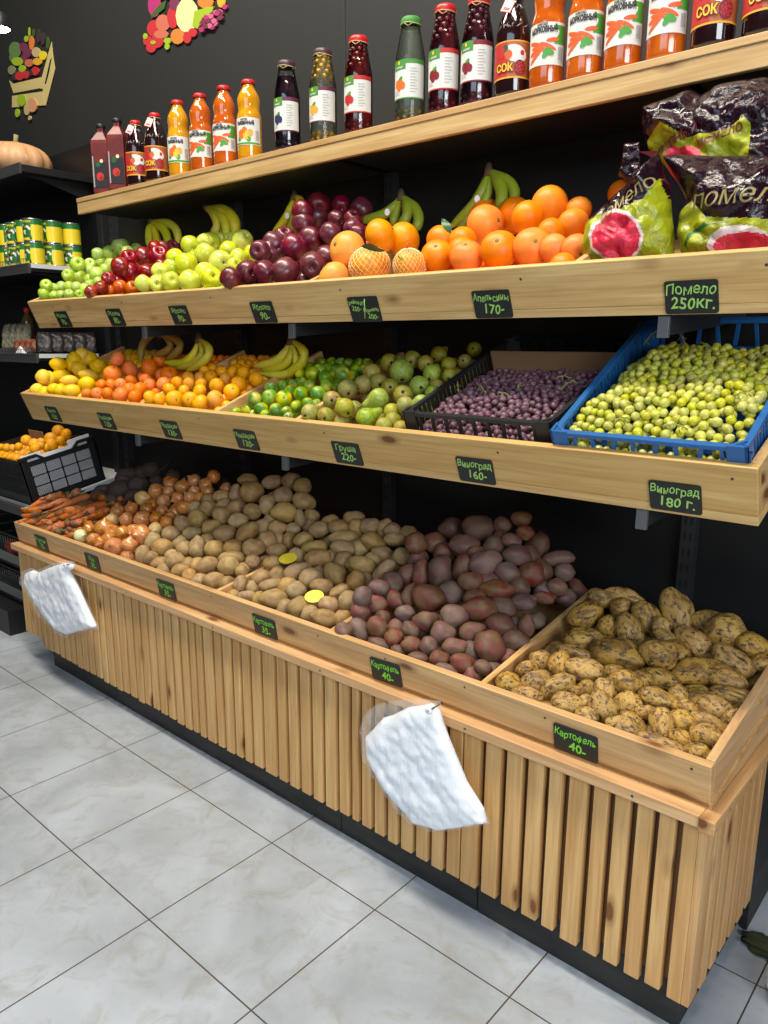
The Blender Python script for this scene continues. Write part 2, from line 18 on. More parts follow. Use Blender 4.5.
'lemon_low':'-2.864 0.153 1.335 0.0329 0.0292 -0.99 0.16 0;-3.015 0.21 1.355 0.0319 0.0299 -0.91 -0.42 0;-3.106 0.256 1.376 0.0324 0.0289 0.78 -0.63 0;-3.254 0.314 1.397 0.0323 0.0281 -0.63 -0.77 0;-3.195 0.317 1.397 0.0343 0.0268 -0.94 -0.34 0;-3.073 0.315 1.397 0.0313 0.0272 -0.33 0.94 0;-3.276 0.36 1.418 0.0322 0.0277 -0.3 -0.95 0;-3.053 0.364 1.418 0.0332 0.0274 0.19 -0.98 0;-2.866 0.368 1.423 0.0314 0.0292 -0.44 0.9 0;-3.186 0.421 1.44 0.0314 0.0294 -0.98 -0.19 0;-3.138 0.408 1.44 0.0322 0.0291 -0.89 -0.46 0;-2.844 0.406 1.445 0.0335 0.0295 -0.97 0.23 0;-2.919 0.472 1.461 0.0331 0.0264 0.56 -0.83 0;-2.871 0.462 1.468 0.0325 0.0297 -0.98 -0.18 0;-3.254 0.528 1.482 0.0335 0.0275 0.58 0.82 0;-3.02 0.522 1.482 0.0308 0.0293 -0.81 0.59 0;-2.955 0.517 1.482 0.0324 0.0269 0.98 -0.18 0;-3.166 0.58 1.503 0.0332 0.0299 -0.25 -0.97 0;-3.095 0.566 1.503 0.0324 0.0286 0.8 -0.6 0;-2.981 0.57 1.503 0.0343 0.0283 0.99 -0.1 0;-3.256 0.63 1.524 0.0327 0.0299 0.42 0.91 0;-3.193 0.634 1.524 0.0316 0.0269 -0 1 0;-3.139 0.624 1.524 0.0329 0.0272 0.15 -0.99 0;-3.081 0.618 1.524 0.0325 0.0264 -0.49 0.87 0;-3.022 0.628 1.524 0.0302 0.0293 0.11 0.99 0;-2.964 0.63 1.524 0.0339 0.0281 0.95 0.32 0;-2.9 0.62 1.534 0.0319 0.0284 0.43 -0.9 0;-2.844 0.619 1.534 0.0312 0.0291 -0.36 0.93 0',
'orange_m':'-2.756 0.269 1.515 0.0383 0.033 0.5 0.87 0;-2.751 0.24 1.45 0.0461 0.0362 0.49 0.87 0;-2.765 0.186 1.404 0.0275 0.0236 0.48 0.88 0;-2.766 0.119 1.366 0.0259 0.0233 0.46 0.89 0;-2.707 0.135 1.368 0.0308 0.0269 0.47 0.88 0;-2.623 0.135 1.372 0.0284 0.0265 0.48 0.88 0;-2.527 0.14 1.37 0.0421 0.031 0.5 0.87 0;-2.729 0.217 1.404 0.0267 0.0267 0.49 0.87 0;-2.637 0.207 1.408 0.0321 0.0218 0.5 0.87 0;-2.752 0.325 1.47 0.0409 0.039 0.51 0.86 0;-2.649 0.365 1.474 0.0482 0.0386 0.53 0.85 0;-2.686 0.443 1.508 0.0345 0.0276 0.54 0.84 0;-2.421 0.313 1.455 0.0411 0.0319 0.55 0.84 0;-2.475 0.313 1.45 0.0323 0.0277 0.54 0.84 0;-2.636 0.263 1.422 0.0303 0.0303 0.51 0.86 0;-2.517 0.258 1.429 0.0368 0.0221 0.52 0.85 0;-2.453 0.236 1.411 0.0286 0.0286 0.53 0.85 0;-2.427 0.174 1.394 0.04 0.0249 0.52 0.86 0;-2.405 0.135 1.367 0.0351 0.0246 0.51 0.86 0;-2.339 0.228 1.421 0.0353 0.0247 0.54 0.84 0;-2.536 0.191 1.392 0.0293 0.0293 0.51 0.86 0;-2.342 0.274 1.419 0.0286 0.0286 0.55 0.84 0',
'orange_m_low':'-2.759 0.15 1.338 0.0273 0.0258 -0.28 0.96 0;-2.669 0.15 1.338 0.0268 0.0244 -0.94 0.35 0;-2.453 0.146 1.338 0.0285 0.0232 -0.72 0.7 0;-2.357 0.152 1.338 0.0276 0.0248 -0.94 0.34 0;-2.414 0.242 1.376 0.0267 0.0248 -0.93 0.37 0;-2.483 0.282 1.396 0.0286 0.0259 0.96 0.27 0;-2.557 0.322 1.415 0.0261 0.0245 -0.64 -0.77 0;-2.733 0.372 1.434 0.0266 0.0238 -0.79 -0.61 0;-2.434 0.374 1.434 0.028 0.0256 -0.2 0.98 0;-2.515 0.413 1.453 0.0282 0.0249 -0.74 -0.67 0;-2.453 0.418 1.453 0.0294 0.0259 0.83 -0.56 0;-2.638 0.472 1.472 0.0292 0.023 -0.57 -0.82 0;-2.581 0.461 1.472 0.0285 0.0253 -0.44 0.9 0;-2.532 0.466 1.472 0.0284 0.0235 -0.97 -0.23 0;-2.485 0.465 1.472 0.0277 0.025 0.78 0.62 0;-2.44 0.464 1.472 0.0295 0.0233 0.91 -0.42 0;-2.76 0.51 1.492 0.0286 0.024 0.63 0.77 0;-2.708 0.517 1.492 0.0289 0.0252 0.56 0.83 0;-2.618 0.509 1.492 0.0291 0.0258 -0.37 -0.93 0;-2.559 0.516 1.492 0.0296 0.0239 0.95 -0.32 0;-2.51 0.516 1.492 0.0263 0.0257 -0.99 -0.14 0;-2.46 0.507 1.492 0.0261 0.0257 -0.5 0.87 0;-2.413 0.504 1.492 0.0272 0.0248 0.96 -0.26 0;-2.358 0.51 1.492 0.0289 0.0239 0.89 -0.46 0;-2.733 0.562 1.511 0.0276 0.0242 0.67 -0.74 0;-2.681 0.557 1.511 0.0284 0.0251 -0.65 0.76 0;-2.636 0.551 1.511 0.0267 0.0247 1 -0.06 0;-2.588 0.551 1.511 0.0276 0.023 0.11 0.99 0;-2.54 0.558 1.511 0.0262 0.0239 -0.82 0.57 0;-2.487 0.563 1.511 0.0294 0.0257 0.89 -0.45 0;-2.433 0.554 1.511 0.0269 0.0258 -0.68 -0.73 0;-2.386 0.559 1.511 0.0264 0.0252 -0.75 -0.66 0;-2.34 0.561 1.511 0.029 0.0232 -0.97 -0.26 0',
'yel_m':'-2.261 0.117 1.373 0.0322 0.028 0.53 0.85 0;-2.22 0.133 1.366 0.0295 0.027 0.54 0.84 0;-2.127 0.139 1.371 0.0373 0.0348 0.55 0.83 0;-2.021 0.136 1.376 0.0323 0.0307 0.57 0.82 0;-1.96 0.138 1.366 0.0415 0.0279 0.58 0.82 0;-1.89 0.154 1.385 0.0378 0.0276 0.59 0.81 0;-1.867 0.213 1.41 0.0357 0.0262 0.61 0.79 0;-2.049 0.2 1.405 0.0346 0.0223 0.58 0.82 0;-2.166 0.208 1.398 0.0272 0.0272 0.56 0.83 0;-2.241 0.192 1.401 0.036 0.0232 0.55 0.84 0;-2.263 0.246 1.426 0.028 0.028 0.56 0.83 0;-2.192 0.253 1.427 0.031 0.0206 0.57 0.82 0;-2.112 0.255 1.429 0.0321 0.0203 0.58 0.81 0;-1.997 0.244 1.424 0.0395 0.0247 0.6 0.8 0;-2.265 0.3 1.448 0.0282 0.0212 0.57 0.82 0;-2.22 0.324 1.447 0.025 0.025 0.58 0.82 0;-2.136 0.319 1.454 0.0302 0.0224 0.59 0.81 0;-2.021 0.301 1.448 0.0318 0.0226 0.6 0.8 0;-1.902 0.275 1.437 0.0365 0.0243 0.62 0.79 0;-2.235 0.361 1.473 0.0284 0.0178 0.58 0.81 0;-2.146 0.384 1.472 0.0269 0.0269 0.6 0.8 0;-2.074 0.381 1.471 0.0285 0.0285 0.61 0.79 0;-1.977 0.356 1.47 0.0353 0.0235 0.62 0.78 0;-1.851 0.315 1.453 0.0364 0.0227 0.63 0.77 0;-2.252 0.411 1.484 0.0256 0.0256 0.59 0.81 0',
'yel_m_low':'-2.262 0.147 1.34 0.0254 0.0232 0.84 0.55 0;-2.169 0.14 1.34 0.0259 0.0236 -0.36 0.93 0;-1.849 0.141 1.34 0.0254 0.0221 0.99 0.17 0;-1.961 0.189 1.358 0.0271 0.0225 -0.86 -0.5 0;-1.862 0.184 1.358 0.0264 0.0227 -0.97 0.22 0;-1.933 0.234 1.376 0.0268 0.0236 0.92 0.39 0;-1.867 0.276 1.393 0.0246 0.0222 -0.77 -0.63 0;-1.941 0.312 1.411 0.0255 0.0225 0.81 -0.58 0;-1.892 0.316 1.411 0.0254 0.0226 -1 -0.02 0;-1.953 0.353 1.429 0.0241 0.022 -0.23 0.97 0;-1.863 0.356 1.429 0.0275 0.0237 0.07 1 0;-1.885 0.392 1.447 0.0272 0.0227 0.95 0.32 0;-2.01 0.437 1.464 0.0258 0.0237 -0.47 0.88 0;-1.964 0.444 1.464 0.0255 0.0228 -0.37 -0.93 0;-1.91 0.445 1.464 0.0261 0.0224 0.93 0.36 0;-1.869 0.445 1.464 0.0264 0.0233 -0.15 0.99 0;-2.166 0.475 1.482 0.0264 0.0217 -0.16 0.99 0;-2.118 0.479 1.482 0.0255 0.0228 -1 0.07 0;-2.03 0.477 1.482 0.0242 0.0225 0.19 0.98 0;-1.988 0.482 1.482 0.0261 0.0218 -0.78 -0.62 0;-1.936 0.484 1.482 0.024 0.0211 -0.93 -0.36 0;-1.893 0.483 1.482 0.0267 0.0237 -0.15 0.99 0;-1.848 0.476 1.482 0.027 0.0237 -0.81 -0.59 0;-2.248 0.525 1.5 0.0259 0.0223 0.05 1 0;-2.19 0.518 1.5 0.0266 0.0234 0.43 0.9 0;-2.151 0.531 1.5 0.0267 0.0212 -0.66 -0.75 0;-2.098 0.525 1.5 0.0246 0.0219 0.87 0.5 0;-2.047 0.521 1.5 0.0249 0.0223 -0.9 -0.45 0;-2.007 0.517 1.5 0.026 0.0216 0.95 0.32 0;-1.961 0.517 1.5 0.0249 0.023 -0.98 -0.2 0;-1.909 0.531 1.5 0.0262 0.023 0.74 -0.68 0;-1.859 0.524 1.5 0.0253 0.0221 -1 0.07 0;-2.262 0.57 1.517 0.0276 0.0218 -0.82 -0.58 0;-2.223 0.563 1.517 0.0246 0.023 -0.41 0.91 0;-2.174 0.56 1.517 0.026 0.0213 -0.52 0.85 0;-2.123 0.572 1.517 0.0267 0.0213 -0.85 -0.52 0;-2.084 0.57 1.517 0.0246 0.0218 0.24 -0.97 0;-2.034 0.569 1.517 0.0271 0.0233 0.03 1 0;-1.987 0.567 1.517 0.0249 0.0217 0.47 -0.88 0;-1.935 0.574 1.517 0.0257 0.0212 0.5 0.87 0;-1.894 0.571 1.517 0.025 0.022 0.93 -0.38 0;-1.848 0.568 1.517 0.0268 0.022 -0.85 0.53 0',
'lime':'-1.681 0.168 1.391 0.031 0.0282 0.63 0.78 0;-1.631 0.194 1.403 0.0292 0.0269 -0.05 0.04 1;-1.698 0.259 1.43 0.0301 0.0197 0.65 0.76 0;-1.679 0.3 1.436 0.024 0.024 -0.04 0.03 1;-1.553 0.19 1.402 0.033 0.0247 0.66 0.75 0;-1.503 0.224 1.416 0.0301 0.0263 0.68 0.74 0;-1.638 0.303 1.437 0.0226 0.0226 0.67 0.74 0;-1.529 0.285 1.441 0.0268 0.0201 0.68 0.73 0;-1.433 0.237 1.421 0.0281 0.0259 0.69 0.72 0;-1.6 0.372 1.477 0.029 0.0279 0.69 0.73 0;-1.628 0.434 1.492 0.0238 0.0238 0.69 0.72 0;-1.517 0.353 1.469 0.0312 0.0227 0.7 0.71 0;-1.465 0.387 1.483 0.0282 0.0254 0.72 0.7 0;-1.456 0.297 1.446 0.0275 0.0176 0.7 0.71 0;-1.69 0.394 1.475 0.0213 0.0213 0.68 0.74 0;-1.625 0.337 1.449 0.0234 0.0234 0.68 0.74 0;-1.541 0.144 1.363 0.0282 0.026 0.65 0.76 0;-1.712 0.161 1.35 0.0265 0.0265 0.62 0.78 0;-1.638 0.16 1.36 0.026 0.026 0.64 0.77 0;-1.672 0.163 1.341 0.0233 0.0233 0.63 0.77 0;-1.605 0.151 1.343 0.0208 0.0208 0.64 0.77 0;-1.509 0.164 1.36 0.0201 0.0201 0.66 0.75 0;-1.486 0.15 1.343 0.02 0.02 0.66 0.75 0;-1.44 0.144 1.384 0.0211 0.0185 0.67 0.74 0;-1.451 0.164 1.361 0.0198 0.0198 0.67 0.74 0;-1.447 0.2 1.392 0.0192 0.0192 0.68 0.73 0;-1.416 0.21 1.388 0.0205 0.0205 0.69 0.72 0;-1.61 0.27 1.422 0.0223 0.0223 0.67 0.75 0;-1.427 0.325 1.445 0.0243 0.0243 0.71 0.7 0',
'lime_low':'-1.77 0.151 1.338 0.027 0.0255 0.85 0.53 0;-1.77 0.427 1.453 0.0284 0.0255 0.82 -0.58 0;-1.591 0.467 1.472 0.0274 0.0242 0.36 -0.93 0;-1.487 0.462 1.472 0.0263 0.0245 -0.27 0.96 0;-1.77 0.518 1.492 0.0278 0.0255 -0.83 -0.55 0;-1.666 0.517 1.492 0.0295 0.0246 -0.38 0.93 0;-1.619 0.518 1.492 0.026 0.0251 0.69 -0.72 0;-1.578 0.509 1.492 0.0293 0.0232 0.59 0.81 0;-1.512 0.505 1.492 0.029 0.024 0.86 0.52 0;-1.47 0.512 1.492 0.0273 0.0254 0.73 -0.68 0;-1.753 0.564 1.511 0.0297 0.0246 0.14 0.99 0;-1.691 0.56 1.511 0.0292 0.0245 -0.3 -0.96 0;-1.647 0.563 1.511 0.0298 0.0239 0.97 0.22 0;-1.594 0.55 1.511 0.0267 0.023 0.98 0.18 0;-1.542 0.55 1.511 0.0281 0.0245 -0.37 -0.93 0;-1.499 0.551 1.511 0.0263 0.0245 -0.98 0.17 0;-1.437 0.561 1.511 0.0296 0.0244 0.84 0.54 0',
'pear':'-1.342 0.112 1.372 0.0296 0.028 0.68 0.73 0;-1.294 0.135 1.363 0.0304 0.0274 0.7 0.71 0;-1.249 0.165 1.341 0.0302 0.0302 0.72 0.7 0;-1.235 0.16 1.39 0.0351 0.0291 0.72 0.7 0;-1.337 0.205 1.407 0.0324 0.0282 0.71 0.71 0;-1.337 0.279 1.439 0.0372 0.0309 0.72 0.69 0;-1.325 0.342 1.452 0.0321 0.0321 -0.03 0.04 1;-1.338 0.4 1.49 0.0327 0.0327 0.74 0.67 0;-1.275 0.364 1.461 0.0311 0.0311 0.75 0.66 0;-1.322 0.474 1.52 0.039 0.0301 0.76 0.65 0;-1.224 0.42 1.497 0.0456 0.0375 0.28 0.2 -0.94;-1.199 0.334 1.447 0.0303 0.0303 0.76 0.65 0;-1.088 0.267 1.433 0.0338 0.0298 0.77 0.64 0;-1.158 0.233 1.419 0.0426 0.0301 -0.66 -0.62 -0.42;-1.124 0.139 1.367 0.0412 0.0291 0.61 0.62 0.5;-1.047 0.13 1.35 0.0293 0.0208 0.75 0.66 0;-1.045 0.17 1.362 0.0271 0.0271 0.76 0.65 0;-1.005 0.162 1.341 0.0267 0.0267 0.77 0.64 0;-1.072 0.197 1.385 0.0275 0.0275 0.76 0.65 0;-1.071 0.325 1.458 0.0351 0.0311 0.78 0.62 0;-0.987 0.229 1.416 0.0296 0.0239 -0.72 -0.6 -0.34;-1.025 0.203 1.406 0.0311 0.0263 -0.05 0.06 1;-1.248 0.507 1.534 0.0342 0.0287 0.78 0.63 0;-1.17 0.481 1.523 0.0295 0.0268 -0.01 0.02 1;-1.086 0.41 1.493 0.0344 0.0279 0.79 0.61 0;-1.165 0.546 1.551 0.0309 0.0273 0.8 0.6 0;-1.071 0.476 1.521 0.0305 0.0205 0.8 0.59 0;-1.008 0.399 1.488 0.0252 0.0252 0.81 0.59 0;-1.027 0.504 1.532 0.026 0.0217 -0.01 0.02 1;-1.071 0.618 1.569 0.0266 0.0266 0.53 0.37 0.77;-0.985 0.284 1.44 0.0323 0.0194 0.63 0.53 0.57;-1.023 0.353 1.456 0.0251 0.0251 0.8 0.61 0',
'pear_low':'-1.336 0.159 1.335 0.0338 0.0279 0.41 -0.91 0;-1.135 0.196 1.357 0.0302 0.0278 0.42 0.91 0;-1.275 0.248 1.379 0.032 0.0283 -0.72 0.7 0;-1.224 0.264 1.379 0.0338 0.0267 0.23 -0.97 0;-1.046 0.255 1.379 0.0319 0.0288 0.97 0.25 0;-0.994 0.264 1.379 0.0332 0.0288 0.63 0.78 0;-1.253 0.304 1.401 0.0301 0.0278 -0.06 -1 0;-1.02 0.3 1.401 0.033 0.0287 0.54 -0.84 0;-1.023 0.419 1.445 0.0328 0.0281 0.45 0.89 0;-0.984 0.462 1.468 0.0331 0.0271 0.8 -0.59 0;-1.134 0.513 1.49 0.0304 0.0265 -0.75 0.67 0;-1.076 0.527 1.49 0.0335 0.0299 0.76 0.65 0;-1.016 0.525 1.49 0.0305 0.0281 -0.81 -0.58 0;-1.106 0.567 1.512 0.0318 0.0267 0.41 -0.91 0;-1.04 0.565 1.512 0.0344 0.0274 0.94 -0.34 0;-0.991 0.58 1.512 0.0333 0.0271 -0.98 -0.21 0',
'gapple':'-3.27 0.22 1.848 0.0322 0.0284 0.43 0.9 0;-3.273 0.207 1.812 0.0292 0.0261 0.05 -0.02 1;-3.275 0.256 1.838 0.0248 0.0248 0.44 0.9 0;-3.187 0.214 1.798 0.0265 0.0205 0.44 0.9 0;-3.274 0.299 1.848 0.0273 0.0258 0.45 0.89 0;-3.121 0.215 1.8 0.024 0.021 0.45 0.9 0;-3.046 0.215 1.8 0.0266 0.0229 0.45 0.89 0;-3.21 0.302 1.847 0.0244 0.0244 0.45 0.89 0;-3.061 0.263 1.835 0.0284 0.0224 0.46 0.89 0;-2.945 0.212 1.796 0.0254 0.0203 0.46 0.89 0;-2.967 0.251 1.821 0.0278 0.0256 0.47 0.88 0;-3.268 0.334 1.902 0.0352 0.0313 0.07 -0.03 1;-3.264 0.384 1.9 0.0395 0.0356 0.46 0.89 0;-3.264 0.382 1.958 0.0409 0.0346 0.46 0.89 0;-3.271 0.451 1.964 0.0302 0.0302 0.48 0.88 0;-3.257 0.442 1.935 0.0303 0.0279 0.48 0.88 0;-3.029 0.351 1.895 0.0377 0.0339 0.48 0.88 0;-3.006 0.3 1.845 0.0253 0.0253 0.47 0.88 0;-3.27 0.496 2.016 0.0321 0.0305 0.48 0.87 0;-3.271 0.506 1.978 0.0306 0.029 0.49 0.87 0;-3.262 0.555 2.022 0.0422 0.0389 0.5 0.87 0;-3.257 0.617 2.058 0.0475 0.0442 0.51 0.86 0;-3.025 0.519 2.006 0.0387 0.0278 0.51 0.86 0;-3.033 0.569 2.025 0.0319 0.0319 0.52 0.85 0;-3.056 0.409 1.925 0.0266 0.0266 0.49 0.87 0;-3.066 0.448 1.95 0.0315 0.0315 0.5 0.87 0;-2.945 0.31 1.856 0.0258 0.0221 0.48 0.88 0;-3.072 0.334 1.874 0.0257 0.0257 0.47 0.88 0',
'gapple_low':'-3.27 0.217 1.752 0.0272 0.0237 -0.65 -0.76 0;-3.225 0.22 1.753 0.0278 0.0255 -0.95 0.31 0;-3.179 0.224 1.754 0.0267 0.0232 -0.52 0.85 0;-3.125 0.226 1.754 0.0287 0.0257 0.62 -0.78 0;-3.067 0.221 1.755 0.0291 0.0229 0.55 -0.83 0;-3.013 0.219 1.754 0.0286 0.025 -0.83 -0.55 0;-2.968 0.217 1.753 0.028 0.0243 0.94 0.34 0;-2.916 0.22 1.753 0.0291 0.0238 -0.73 -0.68 0;-2.87 0.218 1.753 0.0285 0.0256 -0.97 0.23 0;-2.822 0.225 1.753 0.0294 0.026 -0.57 -0.82 0;-3.254 0.275 1.78 0.0271 0.0241 -0.96 0.28 0;-3.201 0.271 1.782 0.0264 0.023 0.18 0.98 0;-3.14 0.273 1.784 0.0261 0.0239 -0.94 -0.34 0;-3.05 0.264 1.787 0.0276 0.0235 0.15 -0.99 0;-2.988 0.274 1.784 0.0284 0.0232 -0.83 0.55 0;-2.944 0.26 1.78 0.0295 0.025 -0.53 -0.85 0;-2.889 0.259 1.78 0.0275 0.0241 -0.46 -0.89 0;-2.837 0.262 1.781 0.0267 0.025 0.7 -0.71 0;-2.989 0.543 1.963 0.0286 0.0253 -0.96 0.28 0',
'rapple':'-2.737 0.158 1.796 0.0309 0.0261 0.05 -0.03 1;-2.734 0.203 1.814 0.0333 0.0312 0.48 0.87 0;-2.736 0.249 1.807 0.0301 0.0301 0.05 -0.03 1;-2.645 0.242 1.816 0.0344 0.0275 0.06 -0.03 1;-2.525 0.226 1.805 0.0335 0.0281 0.52 0.86 0;-2.734 0.242 1.855 0.0349 0.0293 0.49 0.87 0;-2.725 0.297 1.908 0.0436 0.0422 0.51 0.86 0;-2.72 0.341 1.888 0.0497 0.0461 0.52 0.86 0;-2.729 0.343 1.948 0.0378 0.0378 0.51 0.86 0;-2.735 0.283 1.844 0.0306 0.0306 0.5 0.87 0;-2.727 0.412 1.962 0.0417 0.0395 0.53 0.85 0;-2.691 0.473 1.961 0.0578 0.0477 0.54 0.84 0;-2.632 0.368 1.885 0.0375 0.0375 0.53 0.85 0;-2.592 0.418 1.914 0.0322 0.0322 0.55 0.84 0;-2.733 0.479 2.003 0.0334 0.0334 0.54 0.84 0;-2.732 0.573 2.017 0.0371 0.0297 0.56 0.83 0;-2.733 0.519 2.007 0.0336 0.0336 0.55 0.84 0',
'rapple_low':'-2.731 0.222 1.75 0.0307 0.0292 0.68 -0.73 0;-2.682 0.233 1.75 0.034 0.0279 1 -0.04 0;-2.616 0.226 1.75 0.0316 0.0269 0.08 1 0;-2.559 0.224 1.75 0.0305 0.0295 0.62 0.78 0;-2.493 0.231 1.75 0.0313 0.0275 -0.96 -0.27 0;-2.381 0.222 1.75 0.0334 0.0289 0.19 -0.98 0;-2.331 0.222 1.75 0.0326 0.0284 0.57 -0.82 0;-2.703 0.281 1.783 0.0341 0.027 0.66 -0.75 0;-2.648 0.281 1.783 0.031 0.0299 0.23 0.97 0;-2.59 0.272 1.783 0.0318 0.0264 0.99 0.14 0;-2.528 0.279 1.782 0.0328 0.0279 -0.69 -0.73 0;-2.478 0.277 1.782 0.0336 0.029 -0.98 0.19 0;-2.415 0.271 1.781 0.0343 0.0265 0.97 -0.26 0;-2.36 0.275 1.781 0.0314 0.0267 0.61 0.79 0;-2.301 0.27 1.781 0.0334 0.03 -0.95 -0.32 0;-2.318 0.335 1.812 0.0328 0.0289 0 1 0',
'yapple':'-2.415 0.213 1.817 0.0391 0.0339 0.06 -0.04 1;-2.365 0.244 1.818 0.039 0.0325 0.06 -0.04 1;-2.287 0.256 1.823 0.0436 0.0372 0.06 -0.04 1;-2.155 0.251 1.819 0.0435 0.041 0.57 0.82 0;-2.037 0.267 1.824 0.0438 0.0426 0.59 0.8 0;-2.416 0.291 1.872 0.0353 0.0353 0.54 0.84 0;-2.351 0.376 1.903 0.0505 0.0452 0.57 0.82 0;-2.415 0.347 1.891 0.0367 0.0367 0.07 -0.05 1;-2.412 0.367 1.929 0.0398 0.0398 0.56 0.83 0;-2.414 0.454 1.954 0.0372 0.0372 0.58 0.82 0;-2.413 0.443 1.989 0.0407 0.038 0.57 0.82 0;-2.157 0.327 1.854 0.0403 0.0403 0.59 0.81 0;-2.343 0.47 1.95 0.0473 0.0439 0.09 -0.06 0.99;-2.14 0.39 1.9 0.0472 0.0446 0.6 0.8 0;-2.41 0.55 2.01 0.0451 0.0396 0.59 0.8 0;-2.403 0.616 2.028 0.0406 0.0406 0.61 0.79 0;-2.236 0.506 1.96 0.0385 0.0385 0.61 0.79 0;-2.212 0.562 2.002 0.0455 0.0435 0.62 0.78 0;-2.078 0.432 1.917 0.0394 0.0267 0.62 0.78 0;-2.024 0.37 1.877 0.0372 0.0248 0.62 0.79 0;-2.331 0.603 2.019 0.0346 0.0346 0.62 0.79 0;-2.414 0.521 2.008 0.0376 0.0376 0.59 0.81 0;-2.07 0.494 1.937 0.0322 0.0322 0.08 -0.07 0.99',
'yapple_low':'-2.414 0.234 1.746 0.0336 0.0291 0.02 -1 0;-2.355 0.218 1.746 0.0328 0.0283 -0.87 0.49 0;-2.293 0.22 1.746 0.0344 0.0294 0.7 -0.72 0;-2.226 0.22 1.746 0.0364 0.0313 0.57 -0.82 0;-2.159 0.225 1.746 0.0332 0.0285 0.81 0.59 0;-2.097 0.236 1.745 0.0342 0.0292 -0.75 0.67 0;-2.041 0.231 1.744 0.0344 0.0299 0.96 0.29 0;-1.973 0.232 1.744 0.0343 0.0301 -0.9 0.43 0;-1.913 0.231 1.746 0.0325 0.0282 0.99 0.11 0;-2.39 0.291 1.78 0.0366 0.0284 0.96 0.27 0;-2.325 0.28 1.779 0.0359 0.0288 1 -0.06 0;-2.204 0.292 1.779 0.0325 0.03 -0.73 0.69 0;-2.075 0.282 1.776 0.0333 0.0298 0.27 0.96 0;-2.009 0.292 1.772 0.0337 0.0289 -0.28 -0.96 0;-1.939 0.281 1.776 0.0363 0.0294 -0.39 0.92 0;-1.884 0.288 1.781 0.0323 0.0283 -0.76 0.64 0;-2.414 0.344 1.813 0.0364 0.0306 -0.69 0.72 0;-2.348 0.331 1.813 0.0363 0.0288 -0.73 -0.68 0;-2.222 0.335 1.812 0.0328 0.0282 1 -0.06 0;-2.097 0.342 1.81 0.0326 0.0312 0.62 -0.78 0;-2.033 0.33 1.804 0.0345 0.0284 -0.79 0.61 0;-1.976 0.342 1.803 0.0351 0.03 0.4 -0.92 0;-1.913 0.333 1.812 0.0326 0.0316 -0.31 -0.95 0',
'dapple':'-1.779 0.159 1.804 0.0382 0.0382 0.06 -0.05 1;-1.774 0.231 1.829 0.0481 0.0385 0.07 -0.05 1;-1.701 0.249 1.826 0.0436 0.038 0.07 -0.06 1;-1.596 0.247 1.823 0.0501 0.0436 0.66 0.75 0;-1.488 0.276 1.839 0.048 0.0438 0.69 0.72 0;-1.498 0.349 1.871 0.0392 0.0392 0.08 -0.07 0.99;-1.778 0.294 1.905 0.0393 0.0393 0.64 0.77 0;-1.775 0.343 1.91 0.0453 0.0383 0.65 0.76 0;-1.675 0.361 1.915 0.0484 0.0467 0.67 0.74 0;-1.657 0.429 1.949 0.0489 0.046 0.69 0.73 0;-1.772 0.499 2.018 0.0479 0.0431 0.68 0.73 0;-1.772 0.568 2.054 0.0474 0.0438 0.69 0.72 0;-1.771 0.576 2.096 0.0516 0.0413 0.7 0.72 0;-1.775 0.5 2.064 0.0418 0.0418 0.68 0.73 0;-1.581 0.448 1.966 0.0386 0.0369 0.71 0.71 0;-1.775 0.404 1.959 0.0422 0.0422 0.66 0.75 0;-1.776 0.355 1.938 0.0418 0.0418 0.65 0.76 0;-1.677 0.602 2.09 0.0371 0.0323 0.72 0.7 0;-1.561 0.589 2.062 0.0437 0.0384 0.73 0.68 0;-1.622 0.525 2.026 0.0349 0.0326 0.71 0.7 0;-1.555 0.54 2.021 0.038 0.0334 0.73 0.69 0;-1.482 0.487 1.96 0.0344 0.0344 0.73 0.68 0;-1.528 0.508 1.982 0.035 0.035 0.73 0.69 0',
'dapple_low':'-1.778 0.236 1.749 0.0354 0.03 0.96 0.27 0;-1.713 0.235 1.75 0.0344 0.0316 0.9 0.43 0;-1.591 0.224 1.75 0.0345 0.0327 -0.98 -0.18 0;-1.531 0.235 1.749 0.0356 0.0297 0.37 0.93 0;-1.468 0.221 1.747 0.0351 0.0326 -0.03 -1 0;-1.747 0.281 1.791 0.037 0.0316 -0.43 0.9 0;-1.546 0.291 1.791 0.034 0.0318 -0.85 -0.53 0;-1.653 0.344 1.837 0.0337 0.0317 -0.94 -0.34 0',
'gfruit':'-1.335 0.279 1.876 0.0604 0.0594 0.72 0.69 0;-1.339 0.441 1.937 0.0577 0.0524 0.75 0.66 0;-1.314 0.533 1.93 0.0644 0.0546 0.77 0.64 0;-1.342 0.226 1.789 0.0514 0.0514 0.71 0.71 0',
'netted':'-1.247 0.287 1.826 0.0695 0.0528 0.74 0.67 0;-1.053 0.247 1.811 0.0509 0.0448 0.77 0.64 0',
